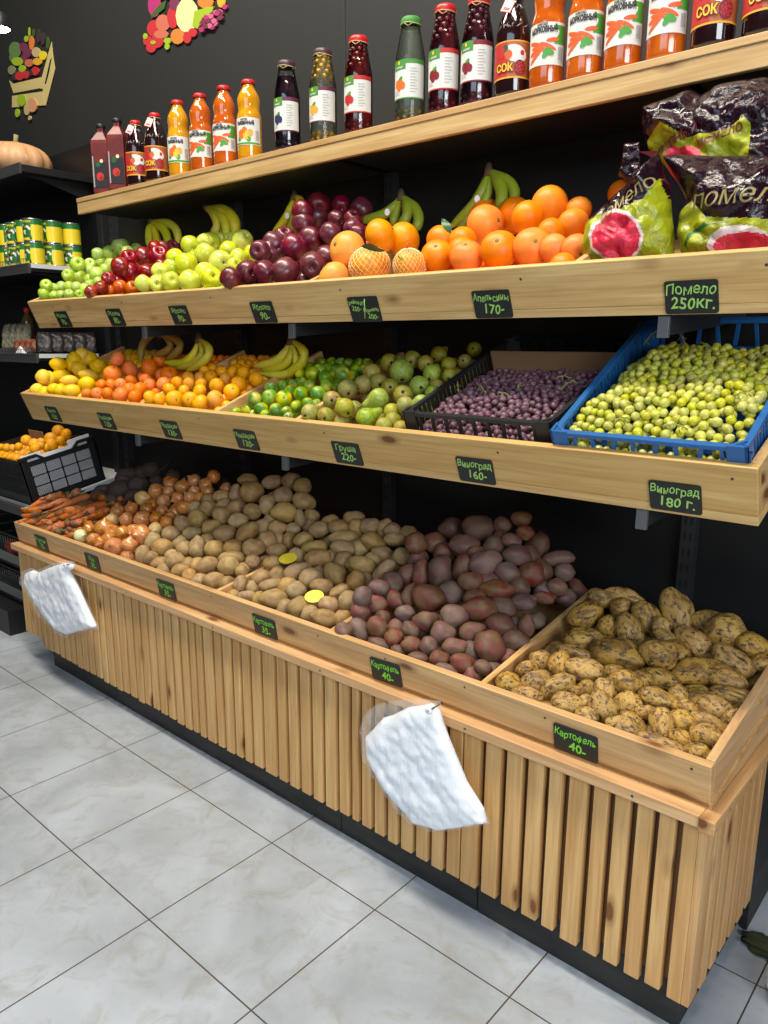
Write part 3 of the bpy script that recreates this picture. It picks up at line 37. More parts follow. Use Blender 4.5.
'orange':'-0.995 0.305 1.837 0.049 0.0481 0.79 0.61 0;-0.863 0.268 1.823 0.0484 0.0457 0.82 0.58 0;-0.763 0.277 1.835 0.0522 0.0522 0.84 0.55 0;-0.966 0.508 1.944 0.0613 0.0583 0.83 0.56 0;-1.053 0.631 1.999 0.0506 0.0506 0.83 0.56 0;-0.978 0.409 1.884 0.0464 0.0464 0.81 0.58 0;-0.921 0.323 1.843 0.0446 0.0446 0.81 0.58 0;-1.056 0.403 1.894 0.0473 0.0473 0.8 0.6 0;-0.676 0.301 1.837 0.0523 0.0513 0.86 0.51 0;-0.791 0.461 1.942 0.0497 0.0464 0.86 0.52 0;-0.761 0.53 1.981 0.0568 0.0557 0.87 0.5 0;-0.918 0.594 1.977 0.0557 0.0557 0.85 0.53 0;-0.603 0.291 1.827 0.0395 0.0395 0.06 -0.1 0.99;-0.538 0.286 1.821 0.0386 0.0386 0.89 0.47 0;-0.638 0.447 1.907 0.0453 0.0443 0.88 0.47 0;-0.681 0.555 1.963 0.0388 0.0388 0.89 0.47 0;-0.673 0.391 1.881 0.0416 0.0416 0.87 0.49 0;-0.549 0.241 1.773 0.0382 0.0382 0.88 0.48 0;-0.599 0.652 2.011 0.0389 0.0389 0.91 0.42 0',
'orange_low':'-1.058 0.24 1.738 0.0384 0.0363 -0.77 -0.64 0;-0.997 0.23 1.736 0.0426 0.0337 0.04 1 0;-0.913 0.228 1.736 0.0432 0.0355 1 0 0;-0.827 0.238 1.738 0.04 0.0379 -0.86 -0.5 0;-0.758 0.222 1.74 0.0425 0.0337 -0.69 0.72 0;-0.696 0.24 1.738 0.0392 0.0347 -0.6 -0.8 0;-0.604 0.242 1.739 0.0423 0.0355 -0.18 0.98 0;-1.014 0.308 1.767 0.0418 0.0371 -0.71 0.71 0;-0.798 0.306 1.776 0.041 0.0375 -0.95 0.32 0;-1.053 0.364 1.794 0.0388 0.0352 0.96 -0.28 0;-0.992 0.37 1.803 0.0385 0.0368 0.56 -0.83 0;-0.848 0.372 1.807 0.0403 0.0337 -0.96 -0.27 0;-0.768 0.359 1.819 0.0432 0.0335 0.8 0.6 0;-0.686 0.37 1.812 0.0381 0.0378 -0.28 0.96 0;-0.549 0.363 1.803 0.0423 0.0371 0.74 -0.67 0;-0.566 0.433 1.837 0.0384 0.0349 -0.97 -0.22 0;-0.612 0.504 1.87 0.0386 0.0355 -0.88 -0.48 0;-0.546 0.498 1.87 0.0402 0.036 -0.15 -0.99 0;-0.659 0.576 1.904 0.0391 0.0356 -0.86 0.5 0;-0.576 0.558 1.904 0.0434 0.0335 -0.95 -0.32 0',
'carrot':'-3.3 0.045 0.787 -3.3 0.231 0.829 0.026;-3.3 0.089 0.78 -3.258 0.244 0.796 0.023;-3.3 0.14 0.759 -3.17 0.298 0.823 0.021;-3.294 0.053 0.701 -2.961 0.273 0.814 0.024;-3.3 0.233 0.819 -3.287 0.311 0.83 0.021;-3.114 0.141 0.744 -2.977 0.226 0.79 0.022;-3.104 0.074 0.712 -3.094 0.117 0.732 0.026;-3.065 0.109 0.728 -2.979 0.151 0.751 0.024;-3.014 0.163 0.756 -2.883 0.242 0.801 0.022;-3.3 0.004 0.761 -3.3 0.099 0.747 0.025;-3.179 0.318 0.833 -3.031 0.306 0.828 0.022;-3.3 0.026 0.721 -3.27 0.069 0.709 0.018;-3.157 0.068 0.708 -3.036 0.073 0.711 0.023;-2.966 0.05 0.695 -2.9 0.069 0.709 0.017;-2.973 0.087 0.719 -2.902 0.116 0.734 0.016;-3.248 0.079 0.714 -3.189 0.104 0.726 0.016;-3.3 0.1 0.822 -3.3 0.24 0.814 0.021;-3.3 0.004 0.794 -3.3 0.094 0.763 0.02;-2.953 0.13 0.74 -2.894 0.159 0.756 0.016;-3.286 0.111 0.729 -3.104 0.226 0.787 0.022',
'crate_orange':'-3.841 0.303 1.052 0.033 0.0291 0.4 0.92 0;-3.715 0.287 1.046 0.0322 0.0285 0.41 0.91 0;-3.682 0.314 1.056 0.0246 0.0227 0.41 0.91 0;-3.744 0.217 1.034 0.0264 0.0207 0.39 0.92 0;-3.855 0.2 1.02 0.0287 0.0191 0.38 0.93 0;-3.78 0.2 1.025 0.0236 0.0189 0.38 0.92 0;-3.921 0.2 1.017 0.0241 0.0174 0.37 0.93 0;-3.71 0.38 1.066 0.0385 0.0327 0.42 0.91 0;-3.824 0.481 1.091 0.0378 0.0358 0.43 0.9 0;-3.675 0.457 1.086 0.0368 0.0271 0.44 0.9 0;-3.658 0.372 1.034 0.0497 0.0306 0.43 0.9 0;-3.647 0.306 1.039 0.0245 0.0226 0.41 0.91 0;-3.646 0.42 1.054 0.0269 0.0269 0.44 0.9 0;-3.648 0.278 1.024 0.0375 0.0206 0.41 0.91 0;-3.645 0.336 1.025 0.0284 0.0227 0.42 0.91 0',
}
S={"poster1":[["tan",[[-4.427,3.133],[-4.268,3.294],[-4.263,3.21],[-4.252,3.147],[-4.402,2.979],[-4.423,3.058]]],["slot",[[-4.394,3.095],[-4.304,3.204],[-4.278,3.214],[-4.323,3.147],[-4.376,3.092]]],["tan",[[-4.855,3.207],[-4.81,3.177],[-4.435,3.139],[-4.403,3.116],[-4.42,3.075],[-4.812,3.122]]],["slot",[[-4.812,3.124],[-4.452,3.083],[-4.453,3.062],[-4.81,3.105]]],["tan",[[-4.835,3.112],[-4.419,3.059],[-4.402,2.979],[-4.85,3.048]]],["green",[[-4.659,3.336],[-4.675,3.315],[-4.708,3.305],[-4.75,3.308],[-4.789,3.323],[-4.815,3.346],[-4.821,3.372],[-4.805,3.392],[-4.771,3.402],[-4.729,3.399],[-4.69,3.384],[-4.665,3.361]]],["green",[[-4.738,3.313],[-4.747,3.301],[-4.765,3.294],[-4.787,3.295],[-4.808,3.304],[-4.821,3.317],[-4.824,3.332],[-4.815,3.344],[-4.797,3.35],[-4.775,3.349],[-4.754,3.341],[-4.741,3.328]]],["lime",[[-4.519,3.402],[-4.523,3.389],[-4.53,3.381],[-4.537,3.379],[-4.543,3.384],[-4.545,3.394],[-4.544,3.408],[-4.54,3.42],[-4.533,3.429],[-4.526,3.43],[-4.52,3.426],[-4.518,3.415]]],["dkgreen",[[-4.464,3.385],[-4.468,3.374],[-4.475,3.368],[-4.483,3.366],[-4.489,3.371],[-4.493,3.38],[-4.492,3.392],[-4.488,3.402],[-4.481,3.409],[-4.474,3.41],[-4.467,3.406],[-4.463,3.396]]],["aub",[[-4.394,3.354],[-4.401,3.336],[-4.413,3.325],[-4.426,3.323],[-4.438,3.33],[-4.444,3.346],[-4.444,3.365],[-4.437,3.382],[-4.425,3.394],[-4.411,3.396],[-4.4,3.388],[-4.394,3.372]]],["aub",[[-4.341,3.326],[-4.348,3.311],[-4.361,3.301],[-4.375,3.3],[-4.389,3.307],[-4.397,3.322],[-4.397,3.339],[-4.39,3.355],[-4.377,3.364],[-4.363,3.365],[-4.35,3.358],[-4.342,3.343]]],["dkgreen",[[-4.292,3.292],[-4.298,3.277],[-4.308,3.266],[-4.319,3.264],[-4.328,3.271],[-4.334,3.285],[-4.333,3.302],[-4.327,3.317],[-4.317,3.328],[-4.306,3.329],[-4.297,3.323],[-4.292,3.309]]],["orange",[[-4.48,3.335],[-4.488,3.317],[-4.503,3.306],[-4.52,3.305],[-4.535,3.314],[-4.545,3.33],[-4.545,3.35],[-4.537,3.367],[-4.522,3.378],[-4.505,3.379],[-4.489,3.37],[-4.48,3.354]]],["lime",[[-4.55,3.372],[-4.555,3.365],[-4.566,3.361],[-4.579,3.362],[-4.592,3.367],[-4.6,3.375],[-4.601,3.384],[-4.596,3.392],[-4.585,3.396],[-4.572,3.395],[-4.56,3.39],[-4.552,3.381]]],["purple",[[-4.57,3.332],[-4.58,3.321],[-4.6,3.317],[-4.627,3.319],[-4.653,3.328],[-4.67,3.341],[-4.675,3.355],[-4.665,3.366],[-4.644,3.37],[-4.617,3.367],[-4.591,3.358],[-4.574,3.345]]],["purple",[[-4.527,3.291],[-4.537,3.279],[-4.559,3.274],[-4.588,3.277],[-4.615,3.286],[-4.633,3.3],[-4.638,3.315],[-4.628,3.327],[-4.605,3.332],[-4.576,3.329],[-4.55,3.32],[-4.531,3.306]]],["purple",[[-4.588,3.273],[-4.596,3.265],[-4.612,3.261],[-4.634,3.263],[-4.654,3.27],[-4.668,3.28],[-4.671,3.291],[-4.663,3.299],[-4.647,3.303],[-4.625,3.301],[-4.605,3.294],[-4.592,3.283]]],["beige",[[-4.409,3.269],[-4.419,3.258],[-4.44,3.252],[-4.468,3.255],[-4.494,3.264],[-4.512,3.278],[-4.517,3.293],[-4.507,3.304],[-4.485,3.309],[-4.457,3.307],[-4.431,3.297],[-4.414,3.283]]],["yellow",[[-4.337,3.236],[-4.345,3.225],[-4.364,3.22],[-4.387,3.222],[-4.41,3.23],[-4.425,3.242],[-4.429,3.255],[-4.42,3.266],[-4.401,3.271],[-4.378,3.269],[-4.356,3.261],[-4.341,3.249]]],["salmon",[[-4.51,3.233],[-4.52,3.224],[-4.542,3.22],[-4.57,3.223],[-4.597,3.232],[-4.616,3.244],[-4.621,3.256],[-4.612,3.265],[-4.589,3.268],[-4.561,3.265],[-4.534,3.257],[-4.516,3.245]]],["gold",[[-4.398,3.216],[-4.407,3.208],[-4.429,3.206],[-4.459,3.209],[-4.487,3.218],[-4.507,3.229],[-4.512,3.241],[-4.503,3.249],[-4.48,3.251],[-4.451,3.248],[-4.423,3.239],[-4.403,3.228]]],["lime",[[-4.638,3.268],[-4.651,3.258],[-4.681,3.256],[-4.72,3.261],[-4.758,3.272],[-4.784,3.287],[-4.792,3.3],[-4.779,3.31],[-4.749,3.312],[-4.709,3.307],[-4.672,3.296],[-4.646,3.281]]],["lime",[[-4.615,3.223],[-4.623,3.214],[-4.641,3.21],[-4.664,3.212],[-4.687,3.22],[-4.702,3.23],[-4.706,3.242],[-4.697,3.25],[-4.679,3.254],[-4.656,3.252],[-4.634,3.245],[-4.619,3.234]]],["sage",[[-4.752,3.243],[-4.762,3.232],[-4.782,3.227],[-4.809,3.229],[-4.834,3.237],[-4.85,3.25],[-4.854,3.264],[-4.844,3.276],[-4.823,3.281],[-4.797,3.279],[-4.772,3.27],[-4.756,3.257]]],["aub",[[-4.715,3.199],[-4.724,3.19],[-4.742,3.186],[-4.766,3.188],[-4.789,3.196],[-4.805,3.207],[-4.809,3.218],[-4.8,3.227],[-4.781,3.231],[-4.757,3.229],[-4.735,3.221],[-4.719,3.211]]],["red",[[-4.646,3.189],[-4.656,3.178],[-4.679,3.174],[-4.708,3.176],[-4.737,3.185],[-4.756,3.199],[-4.761,3.213],[-4.75,3.223],[-4.727,3.228],[-4.697,3.226],[-4.669,3.216],[-4.651,3.203]]],["red",[[-4.573,3.181],[-4.582,3.171],[-4.601,3.167],[-4.626,3.169],[-4.65,3.177],[-4.667,3.189],[-4.671,3.201],[-4.662,3.21],[-4.642,3.214],[-4.617,3.212],[-4.593,3.204],[-4.577,3.193]]],["red",[[-4.445,3.173],[-4.454,3.164],[-4.472,3.159],[-4.497,3.161],[-4.52,3.168],[-4.536,3.18],[-4.54,3.193],[-4.531,3.203],[-4.512,3.208],[-4.487,3.206],[-4.465,3.198],[-4.449,3.186]]],["aub",[[-4.52,3.178],[-4.525,3.172],[-4.535,3.169],[-4.548,3.169],[-4.561,3.174],[-4.569,3.181],[-4.571,3.188],[-4.567,3.195],[-4.556,3.198],[-4.543,3.197],[-4.53,3.192],[-4.522,3.185]]],["lime",[[-4.642,3.051],[-4.654,3.036],[-4.679,3.028],[-4.71,3.029],[-4.741,3.039],[-4.761,3.056],[-4.766,3.074],[-4.753,3.089],[-4.728,3.097],[-4.696,3.095],[-4.666,3.085],[-4.646,3.069]]],["lime",[[-4.748,2.996],[-4.755,2.985],[-4.768,2.978],[-4.783,2.977],[-4.797,2.983],[-4.806,2.994],[-4.807,3.007],[-4.801,3.018],[-4.788,3.025],[-4.772,3.026],[-4.758,3.02],[-4.749,3.009]]],["peach",[[-4.503,2.997],[-4.516,2.98],[-4.542,2.969],[-4.575,2.97],[-4.605,2.981],[-4.626,2.999],[-4.631,3.02],[-4.618,3.038],[-4.591,3.048],[-4.558,3.048],[-4.528,3.037],[-4.508,3.018]]],["beige",[[-4.603,2.991],[-4.612,2.976],[-4.628,2.967],[-4.648,2.966],[-4.666,2.974],[-4.678,2.988],[-4.68,3.005],[-4.671,3.02],[-4.655,3.029],[-4.635,3.029],[-4.616,3.022],[-4.605,3.008]]],["beige",[[-4.596,2.941],[-4.6,2.935],[-4.608,2.932],[-4.618,2.932],[-4.627,2.935],[-4.633,2.941],[-4.634,2.948],[-4.63,2.953],[-4.622,2.957],[-4.612,2.957],[-4.603,2.954],[-4.597,2.948]]]],"poster2":[["magenta",[[-3.148,3.204],[-3.158,3.178],[-3.18,3.163],[-3.209,3.162],[-3.236,3.177],[-3.255,3.202],[-3.259,3.232],[-3.249,3.258],[-3.226,3.273],[-3.197,3.273],[-3.17,3.259],[-3.152,3.233]]],["red",[[-3.15,3.097],[-3.161,3.081],[-3.186,3.073],[-3.219,3.075],[-3.251,3.088],[-3.273,3.107],[-3.28,3.128],[-3.269,3.145],[-3.244,3.153],[-3.21,3.15],[-3.179,3.137],[-3.157,3.118]]],["salmon",[[-3.078,3.105],[-3.087,3.089],[-3.111,3.081],[-3.142,3.083],[-3.172,3.095],[-3.193,3.114],[-3.199,3.135],[-3.189,3.151],[-3.165,3.159],[-3.134,3.157],[-3.104,3.144],[-3.084,3.126]]],["dkgreen",[[-3.235,3.162],[-3.233,3.181],[-3.154,3.206],[-3.098,3.21],[-3.12,3.178],[-3.196,3.166]]],["red",[[-3.005,3.112],[-3.013,3.09],[-3.032,3.076],[-3.056,3.075],[-3.079,3.087],[-3.095,3.11],[-3.099,3.136],[-3.09,3.158],[-3.071,3.172],[-3.047,3.172],[-3.024,3.16],[-3.009,3.138]]],["purple",[[-2.988,3.164],[-2.995,3.152],[-3.012,3.146],[-3.035,3.148],[-3.057,3.157],[-3.072,3.171],[-3.077,3.186],[-3.07,3.198],[-3.052,3.204],[-3.03,3.202],[-3.008,3.192],[-2.993,3.178]]],["gold",[[-2.827,3.176],[-2.841,3.162],[-2.879,3.159],[-2.929,3.167],[-2.98,3.185],[-3.017,3.208],[-3.03,3.229],[-3.014,3.243],[-2.975,3.246],[-2.923,3.237],[-2.874,3.219],[-2.838,3.197]]],["red",[[-3.018,3.226],[-3.032,3.211],[-3.068,3.207],[-3.116,3.215],[-3.164,3.232],[-3.198,3.255],[-3.21,3.276],[-3.194,3.291],[-3.157,3.295],[-3.109,3.287],[-3.062,3.269],[-3.029,3.247]]],["orange",[[-2.678,3.137],[-2.691,3.123],[-2.727,3.119],[-2.775,3.127],[-2.823,3.144],[-2.859,3.166],[-2.871,3.187],[-2.856,3.201],[-2.819,3.204],[-2.77,3.196],[-2.723,3.179],[-2.689,3.157]]],["red",[[-3.237,3.063],[-3.243,3.053],[-3.259,3.049],[-3.28,3.05],[-3.3,3.058],[-3.314,3.069],[-3.318,3.082],[-3.311,3.092],[-3.295,3.096],[-3.275,3.095],[-3.255,3.087],[-3.241,3.075]]],["red",[[-3.14,3.038],[-3.149,3.026],[-3.17,3.02],[-3.199,3.022],[-3.226,3.032],[-3.246,3.047],[-3.252,3.063],[-3.243,3.076],[-3.221,3.081],[-3.193,3.079],[-3.165,3.069],[-3.146,3.054]]],["red",[[-3.204,3.027],[-3.212,3.016],[-3.229,3.011],[-3.251,3.012],[-3.273,3.021],[-3.289,3.033],[-3.293,3.047],[-3.286,3.057],[-3.268,3.063],[-3.246,3.061],[-3.224,3.052],[-3.209,3.04]]],["salmon",[[-3.094,3.059],[-3.103,3.052],[-3.126,3.05],[-3.157,3.055],[-3.188,3.064],[-3.21,3.076],[-3.217,3.088],[-3.208,3.095],[-3.184,3.097],[-3.153,3.092],[-3.123,3.082],[-3.102,3.07]]],["cream",[[-2.848,3.08],[-2.862,3.047],[-2.896,3.028],[-2.941,3.028],[-2.985,3.049],[-3.016,3.084],[-3.025,3.124],[-3.01,3.157],[-2.974,3.176],[-2.929,3.174],[-2.886,3.153],[-2.856,3.119]]],["orange",[[-2.962,3.019],[-2.971,3.004],[-2.993,2.997],[-3.021,2.998],[-3.049,3.009],[-3.069,3.026],[-3.075,3.045],[-3.066,3.06],[-3.044,3.068],[-3.015,3.065],[-2.987,3.054],[-2.968,3.037]]],["red",[[-2.909,3.002],[-2.914,2.991],[-2.927,2.984],[-2.943,2.984],[-2.959,2.992],[-2.97,3.004],[-2.973,3.017],[-2.967,3.029],[-2.955,3.036],[-2.938,3.035],[-2.923,3.028],[-2.912,3.016]]],["red",[[-2.862,3.012],[-2.867,3.004],[-2.88,3.0],[-2.897,3.001],[-2.914,3.008],[-2.926,3.018],[-2.93,3.028],[-2.924,3.037],[-2.911,3.041],[-2.894,3.039],[-2.877,3.033],[-2.866,3.023]]],["orange",[[-2.728,3.106],[-2.736,3.095],[-2.759,3.091],[-2.788,3.095],[-2.818,3.106],[-2.839,3.121],[-2.846,3.137],[-2.837,3.148],[-2.815,3.151],[-2.785,3.147],[-2.755,3.136],[-2.735,3.121]]],["gold",[[-2.641,3.087],[-2.646,3.075],[-2.657,3.069],[-2.672,3.069],[-2.686,3.076],[-2.696,3.088],[-2.699,3.102],[-2.694,3.114],[-2.683,3.12],[-2.668,3.12],[-2.654,3.113],[-2.644,3.101]]],["lime",[[-3.072,3.026],[-3.077,3.02],[-3.089,3.017],[-3.105,3.019],[-3.12,3.024],[-3.131,3.032],[-3.135,3.04],[-3.13,3.046],[-3.118,3.048],[-3.102,3.046],[-3.086,3.041],[-3.075,3.033]]],["lime",[[-3.09,3.004],[-3.093,2.998],[-3.101,2.994],[-3.111,2.994],[-3.12,2.998],[-3.127,3.005],[-3.129,3.013],[-3.125,3.02],[-3.118,3.024],[-3.108,3.024],[-3.098,3.019],[-3.092,3.012]]],["lime",[[-3.205,3.047],[-3.208,3.044],[-3.217,3.042],[-3.228,3.044],[-3.24,3.048],[-3.248,3.053],[-3.25,3.058],[-3.247,3.061],[-3.238,3.063],[-3.226,3.061],[-3.215,3.058],[-3.207,3.053]]],["lime",[[-3.276,3.092],[-3.279,3.085],[-3.287,3.082],[-3.296,3.082],[-3.305,3.086],[-3.311,3.092],[-3.312,3.1],[-3.309,3.106],[-3.302,3.11],[-3.293,3.11],[-3.284,3.106],[-3.278,3.099]]],["lime",[[-2.872,3.104],[-2.799,3.098],[-2.724,3.088],[-2.742,3.063],[-2.77,3.043],[-2.826,3.045],[-2.855,3.025],[-2.893,3.049]]],["magenta",[[-2.625,3.06],[-2.631,3.054],[-2.645,3.054],[-2.659,3.061],[-2.664,3.07],[-2.658,3.076],[-2.644,3.076],[-2.63,3.069]]],["pink",[[-2.765,3.018],[-2.771,3.012],[-2.786,3.012],[-2.801,3.019],[-2.806,3.028],[-2.799,3.035],[-2.785,3.034],[-2.77,3.028]]],["aub2",[[-2.779,3.045],[-2.785,3.039],[-2.8,3.039],[-2.814,3.046],[-2.82,3.055],[-2.813,3.062],[-2.798,3.062],[-2.784,3.055]]],["aub2",[[-2.784,3.025],[-2.79,3.018],[-2.805,3.018],[-2.82,3.025],[-2.825,3.034],[-2.818,3.041],[-2.803,3.041],[-2.789,3.034]]],["pink",[[-2.664,3.05],[-2.67,3.044],[-2.684,3.044],[-2.698,3.051],[-2.704,3.06],[-2.697,3.066],[-2.683,3.066],[-2.669,3.059]]],["pink",[[-2.703,3.012],[-2.709,3.005],[-2.724,3.006],[-2.738,3.012],[-2.743,3.022],[-2.737,3.028],[-2.722,3.028],[-2.708,3.021]]],["aub2",[[-2.738,3.038],[-2.745,3.031],[-2.76,3.032],[-2.774,3.038],[-2.779,3.048],[-2.773,3.054],[-2.758,3.054],[-2.744,3.047]]],["magenta",[[-2.796,3.035],[-2.802,3.028],[-2.817,3.029],[-2.832,3.035],[-2.837,3.045],[-2.831,3.051],[-2.816,3.051],[-2.801,3.044]]],["aub2",[[-2.772,3.03],[-2.778,3.023],[-2.793,3.024],[-2.808,3.03],[-2.813,3.04],[-2.806,3.046],[-2.792,3.046],[-2.777,3.039]]],["pink",[[-2.713,3.026],[-2.719,3.02],[-2.734,3.02],[-2.748,3.027],[-2.753,3.036],[-2.747,3.043],[-2.732,3.042],[-2.718,3.036]]],["aub2",[[-2.665,3.025],[-2.671,3.018],[-2.685,3.019],[-2.699,3.025],[-2.704,3.034],[-2.698,3.041],[-2.684,3.04],[-2.67,3.034]]],["magenta",[[-2.723,3.002],[-2.73,2.995],[-2.744,2.995],[-2.758,3.002],[-2.764,3.011],[-2.757,3.018],[-2.743,3.017],[-2.728,3.011]]],["aub2",[[-2.655,3.04],[-2.662,3.034],[-2.676,3.034],[-2.69,3.041],[-2.695,3.05],[-2.689,3.056],[-2.674,3.056],[-2.661,3.049]]],["aub2",[[-2.72,3.016],[-2.726,3.01],[-2.741,3.01],[-2.755,3.016],[-2.761,3.026],[-2.754,3.032],[-2.739,3.032],[-2.725,3.025]]],["pink",[[-2.706,3.022],[-2.712,3.016],[-2.726,3.016],[-2.741,3.023],[-2.746,3.032],[-2.739,3.038],[-2.725,3.038],[-2.711,3.031]]],["aub2",[[-2.661,3.044],[-2.667,3.038],[-2.681,3.038],[-2.695,3.045],[-2.7,3.054],[-2.694,3.06],[-2.68,3.06],[-2.666,3.053]]],["pink",[[-2.687,3.051],[-2.693,3.045],[-2.707,3.045],[-2.721,3.052],[-2.727,3.061],[-2.72,3.068],[-2.706,3.067],[-2.692,3.061]]],["aub2",[[-2.656,3.024],[-2.662,3.018],[-2.676,3.018],[-2.69,3.024],[-2.695,3.034],[-2.689,3.04],[-2.675,3.04],[-2.661,3.033]]],["aub2",[[-2.739,3.026],[-2.746,3.019],[-2.76,3.02],[-2.774,3.026],[-2.78,3.036],[-2.773,3.042],[-2.759,3.042],[-2.744,3.035]]],["aub2",[[-2.666,3.043],[-2.672,3.037],[-2.687,3.037],[-2.701,3.043],[-2.706,3.053],[-2.7,3.059],[-2.685,3.059],[-2.671,3.052]]],["aub2",[[-2.718,3.049],[-2.724,3.043],[-2.739,3.043],[-2.753,3.05],[-2.758,3.059],[-2.752,3.066],[-2.737,3.065],[-2.723,3.059]]],["pink",[[-2.737,3.009],[-2.743,3.003],[-2.758,3.003],[-2.772,3.01],[-2.777,3.019],[-2.771,3.025],[-2.756,3.025],[-2.742,3.018]]],["aub2",[[-2.664,3.047],[-2.671,3.041],[-2.685,3.041],[-2.699,3.048],[-2.704,3.057],[-2.698,3.063],[-2.683,3.063],[-2.67,3.056]]],["aub2",[[-2.783,3.035],[-2.79,3.028],[-2.805,3.029],[-2.819,3.035],[-2.825,3.045],[-2.818,3.051],[-2.803,3.051],[-2.789,3.044]]],["aub2",[[-2.747,3.033],[-2.754,3.027],[-2.769,3.027],[-2.783,3.034],[-2.788,3.043],[-2.782,3.049],[-2.767,3.049],[-2.753,3.042]]],["magenta",[[-2.798,3.008],[-2.804,3.002],[-2.819,3.002],[-2.834,3.009],[-2.839,3.018],[-2.832,3.024],[-2.817,3.024],[-2.803,3.017]]],["pink",[[-2.723,3.045],[-2.73,3.039],[-2.744,3.039],[-2.758,3.046],[-2.764,3.055],[-2.757,3.062],[-2.743,3.061],[-2.728,3.054]]],["magenta",[[-2.758,3.049],[-2.765,3.043],[-2.78,3.043],[-2.794,3.05],[-2.799,3.059],[-2.793,3.066],[-2.778,3.065],[-2.764,3.059]]],["magenta",[[-2.675,3.045],[-2.681,3.039],[-2.695,3.039],[-2.709,3.046],[-2.715,3.055],[-2.708,3.061],[-2.694,3.061],[-2.68,3.054]]],["aub2",[[-2.766,3.014],[-2.772,3.008],[-2.787,3.008],[-2.801,3.015],[-2.807,3.024],[-2.8,3.031],[-2.785,3.03],[-2.771,3.024]]]],"bagR":[[-0.968,0.483],[-0.947,0.541],[-0.907,0.577],[-0.852,0.605],[-0.799,0.63],[-0.755,0.645],[-0.712,0.656],[-0.681,0.663],[-0.669,0.612],[-0.647,0.559],[-0.619,0.521],[-0.59,0.46],[-0.562,0.429],[-0.536,0.411],[-0.512,0.373],[-0.579,0.331],[-0.632,0.297],[-0.674,0.275],[-0.718,0.263],[-0.763,0.257],[-0.817,0.279],[-0.873,0.315],[-0.914,0.352],[-0.943,0.388],[-0.96,0.436]],"bagR_white":[[-0.951,0.459],[-0.922,0.493],[-0.883,0.543],[-0.844,0.566],[-0.791,0.607],[-0.74,0.63],[-0.712,0.645],[-0.684,0.631],[-0.669,0.594],[-0.626,0.519],[-0.59,0.46],[-0.535,0.405],[-0.524,0.37],[-0.579,0.335],[-0.674,0.278],[-0.763,0.26],[-0.873,0.319],[-0.939,0.39]],"bagL":[[-3.183,0.512],[-3.102,0.542],[-3.039,0.542],[-2.934,0.584],[-2.842,0.619],[-2.747,0.65],[-2.674,0.66],[-2.658,0.642],[-2.713,0.612],[-2.645,0.55],[-2.567,0.464],[-2.497,0.391],[-2.633,0.339],[-2.788,0.277],[-2.889,0.276],[-3.02,0.32],[-3.15,0.405],[-3.205,0.455]],"pomA":[[-0.505,1.842],[-0.501,1.87],[-0.486,1.891],[-0.45,1.921],[-0.403,1.954],[-0.36,1.996],[-0.335,2.014],[-0.319,1.959],[-0.304,1.942],[-0.295,1.872],[-0.285,1.829],[-0.283,1.775],[-0.34,1.762],[-0.419,1.756],[-0.477,1.764],[-0.502,1.789]],"pomA_y":[[-0.591,1.854],[-0.497,1.864],[-0.46,1.889],[-0.392,1.89],[-0.341,1.909],[-0.319,1.957],[-0.286,1.872],[-0.231,1.632],[-0.508,1.635]],"pomA_w":[[-0.33,1.828],[-0.336,1.8],[-0.359,1.779],[-0.392,1.773],[-0.428,1.784],[-0.456,1.808],[-0.468,1.84],[-0.46,1.869],[-0.436,1.889],[-0.402,1.894],[-0.367,1.883],[-0.341,1.859]],"pomA_r":[[-0.336,1.828],[-0.342,1.803],[-0.362,1.785],[-0.392,1.78],[-0.423,1.789],[-0.448,1.81],[-0.459,1.838],[-0.452,1.864],[-0.43,1.881],[-0.4,1.885],[-0.369,1.875],[-0.346,1.854]],"pomB":[[-0.283,1.874],[-0.269,1.904],[-0.295,1.949],[-0.337,2.012],[-0.301,2.011],[-0.213,1.995],[-0.141,1.986],[-0.067,1.973],[-0.036,1.902],[-0.023,1.785],[-0.043,1.752],[-0.168,1.749],[-0.261,1.759],[-0.285,1.831]],"pomB_y":[[-0.317,1.872],[-0.283,1.874],[-0.241,1.898],[-0.2,1.858],[-0.157,1.851],[0.017,1.83],[0.041,1.629],[-0.326,1.634]],"pomB_w":[[-0.052,1.787],[-0.058,1.767],[-0.082,1.754],[-0.116,1.75],[-0.153,1.758],[-0.182,1.775],[-0.194,1.798],[-0.186,1.818],[-0.16,1.832],[-0.125,1.834],[-0.09,1.825],[-0.063,1.808]],"pomB_r":[[-0.044,1.784],[-0.051,1.77],[-0.074,1.76],[-0.107,1.758],[-0.142,1.764],[-0.169,1.778],[-0.18,1.794],[-0.172,1.809],[-0.148,1.818],[-0.114,1.819],[-0.08,1.813],[-0.055,1.8]],"pomB_g":[[-0.254,1.802],[-0.24,1.827],[-0.198,1.846],[-0.187,1.839],[-0.229,1.824],[-0.246,1.801]],"pomC":[[-0.457,2.126],[-0.451,2.17],[-0.394,2.175],[-0.365,2.183],[-0.335,2.183],[-0.311,2.168],[-0.273,2.181],[-0.23,2.183],[-0.167,2.178],[-0.135,2.162],[-0.104,2.106],[-0.081,1.942],[-0.227,1.938],[-0.346,1.969],[-0.393,2.026],[-0.437,2.069]],"pomC_y":[[-0.426,2.081],[-0.375,2.104],[-0.313,2.064],[-0.229,2.061],[-0.188,2.083],[-0.174,2.07],[-0.159,1.909],[-0.385,1.934],[-0.424,2.058]],"pomC_r":[[-0.37,2.045],[-0.353,2.056],[-0.338,2.046],[-0.305,2.044],[-0.275,2.026],[-0.259,1.92],[-0.367,1.932]],"film":[[-0.497,2.043],[-0.494,2.088],[-0.449,2.084],[-0.438,1.994],[-0.462,1.974],[-0.505,2.015]],"onionpeel":[]}
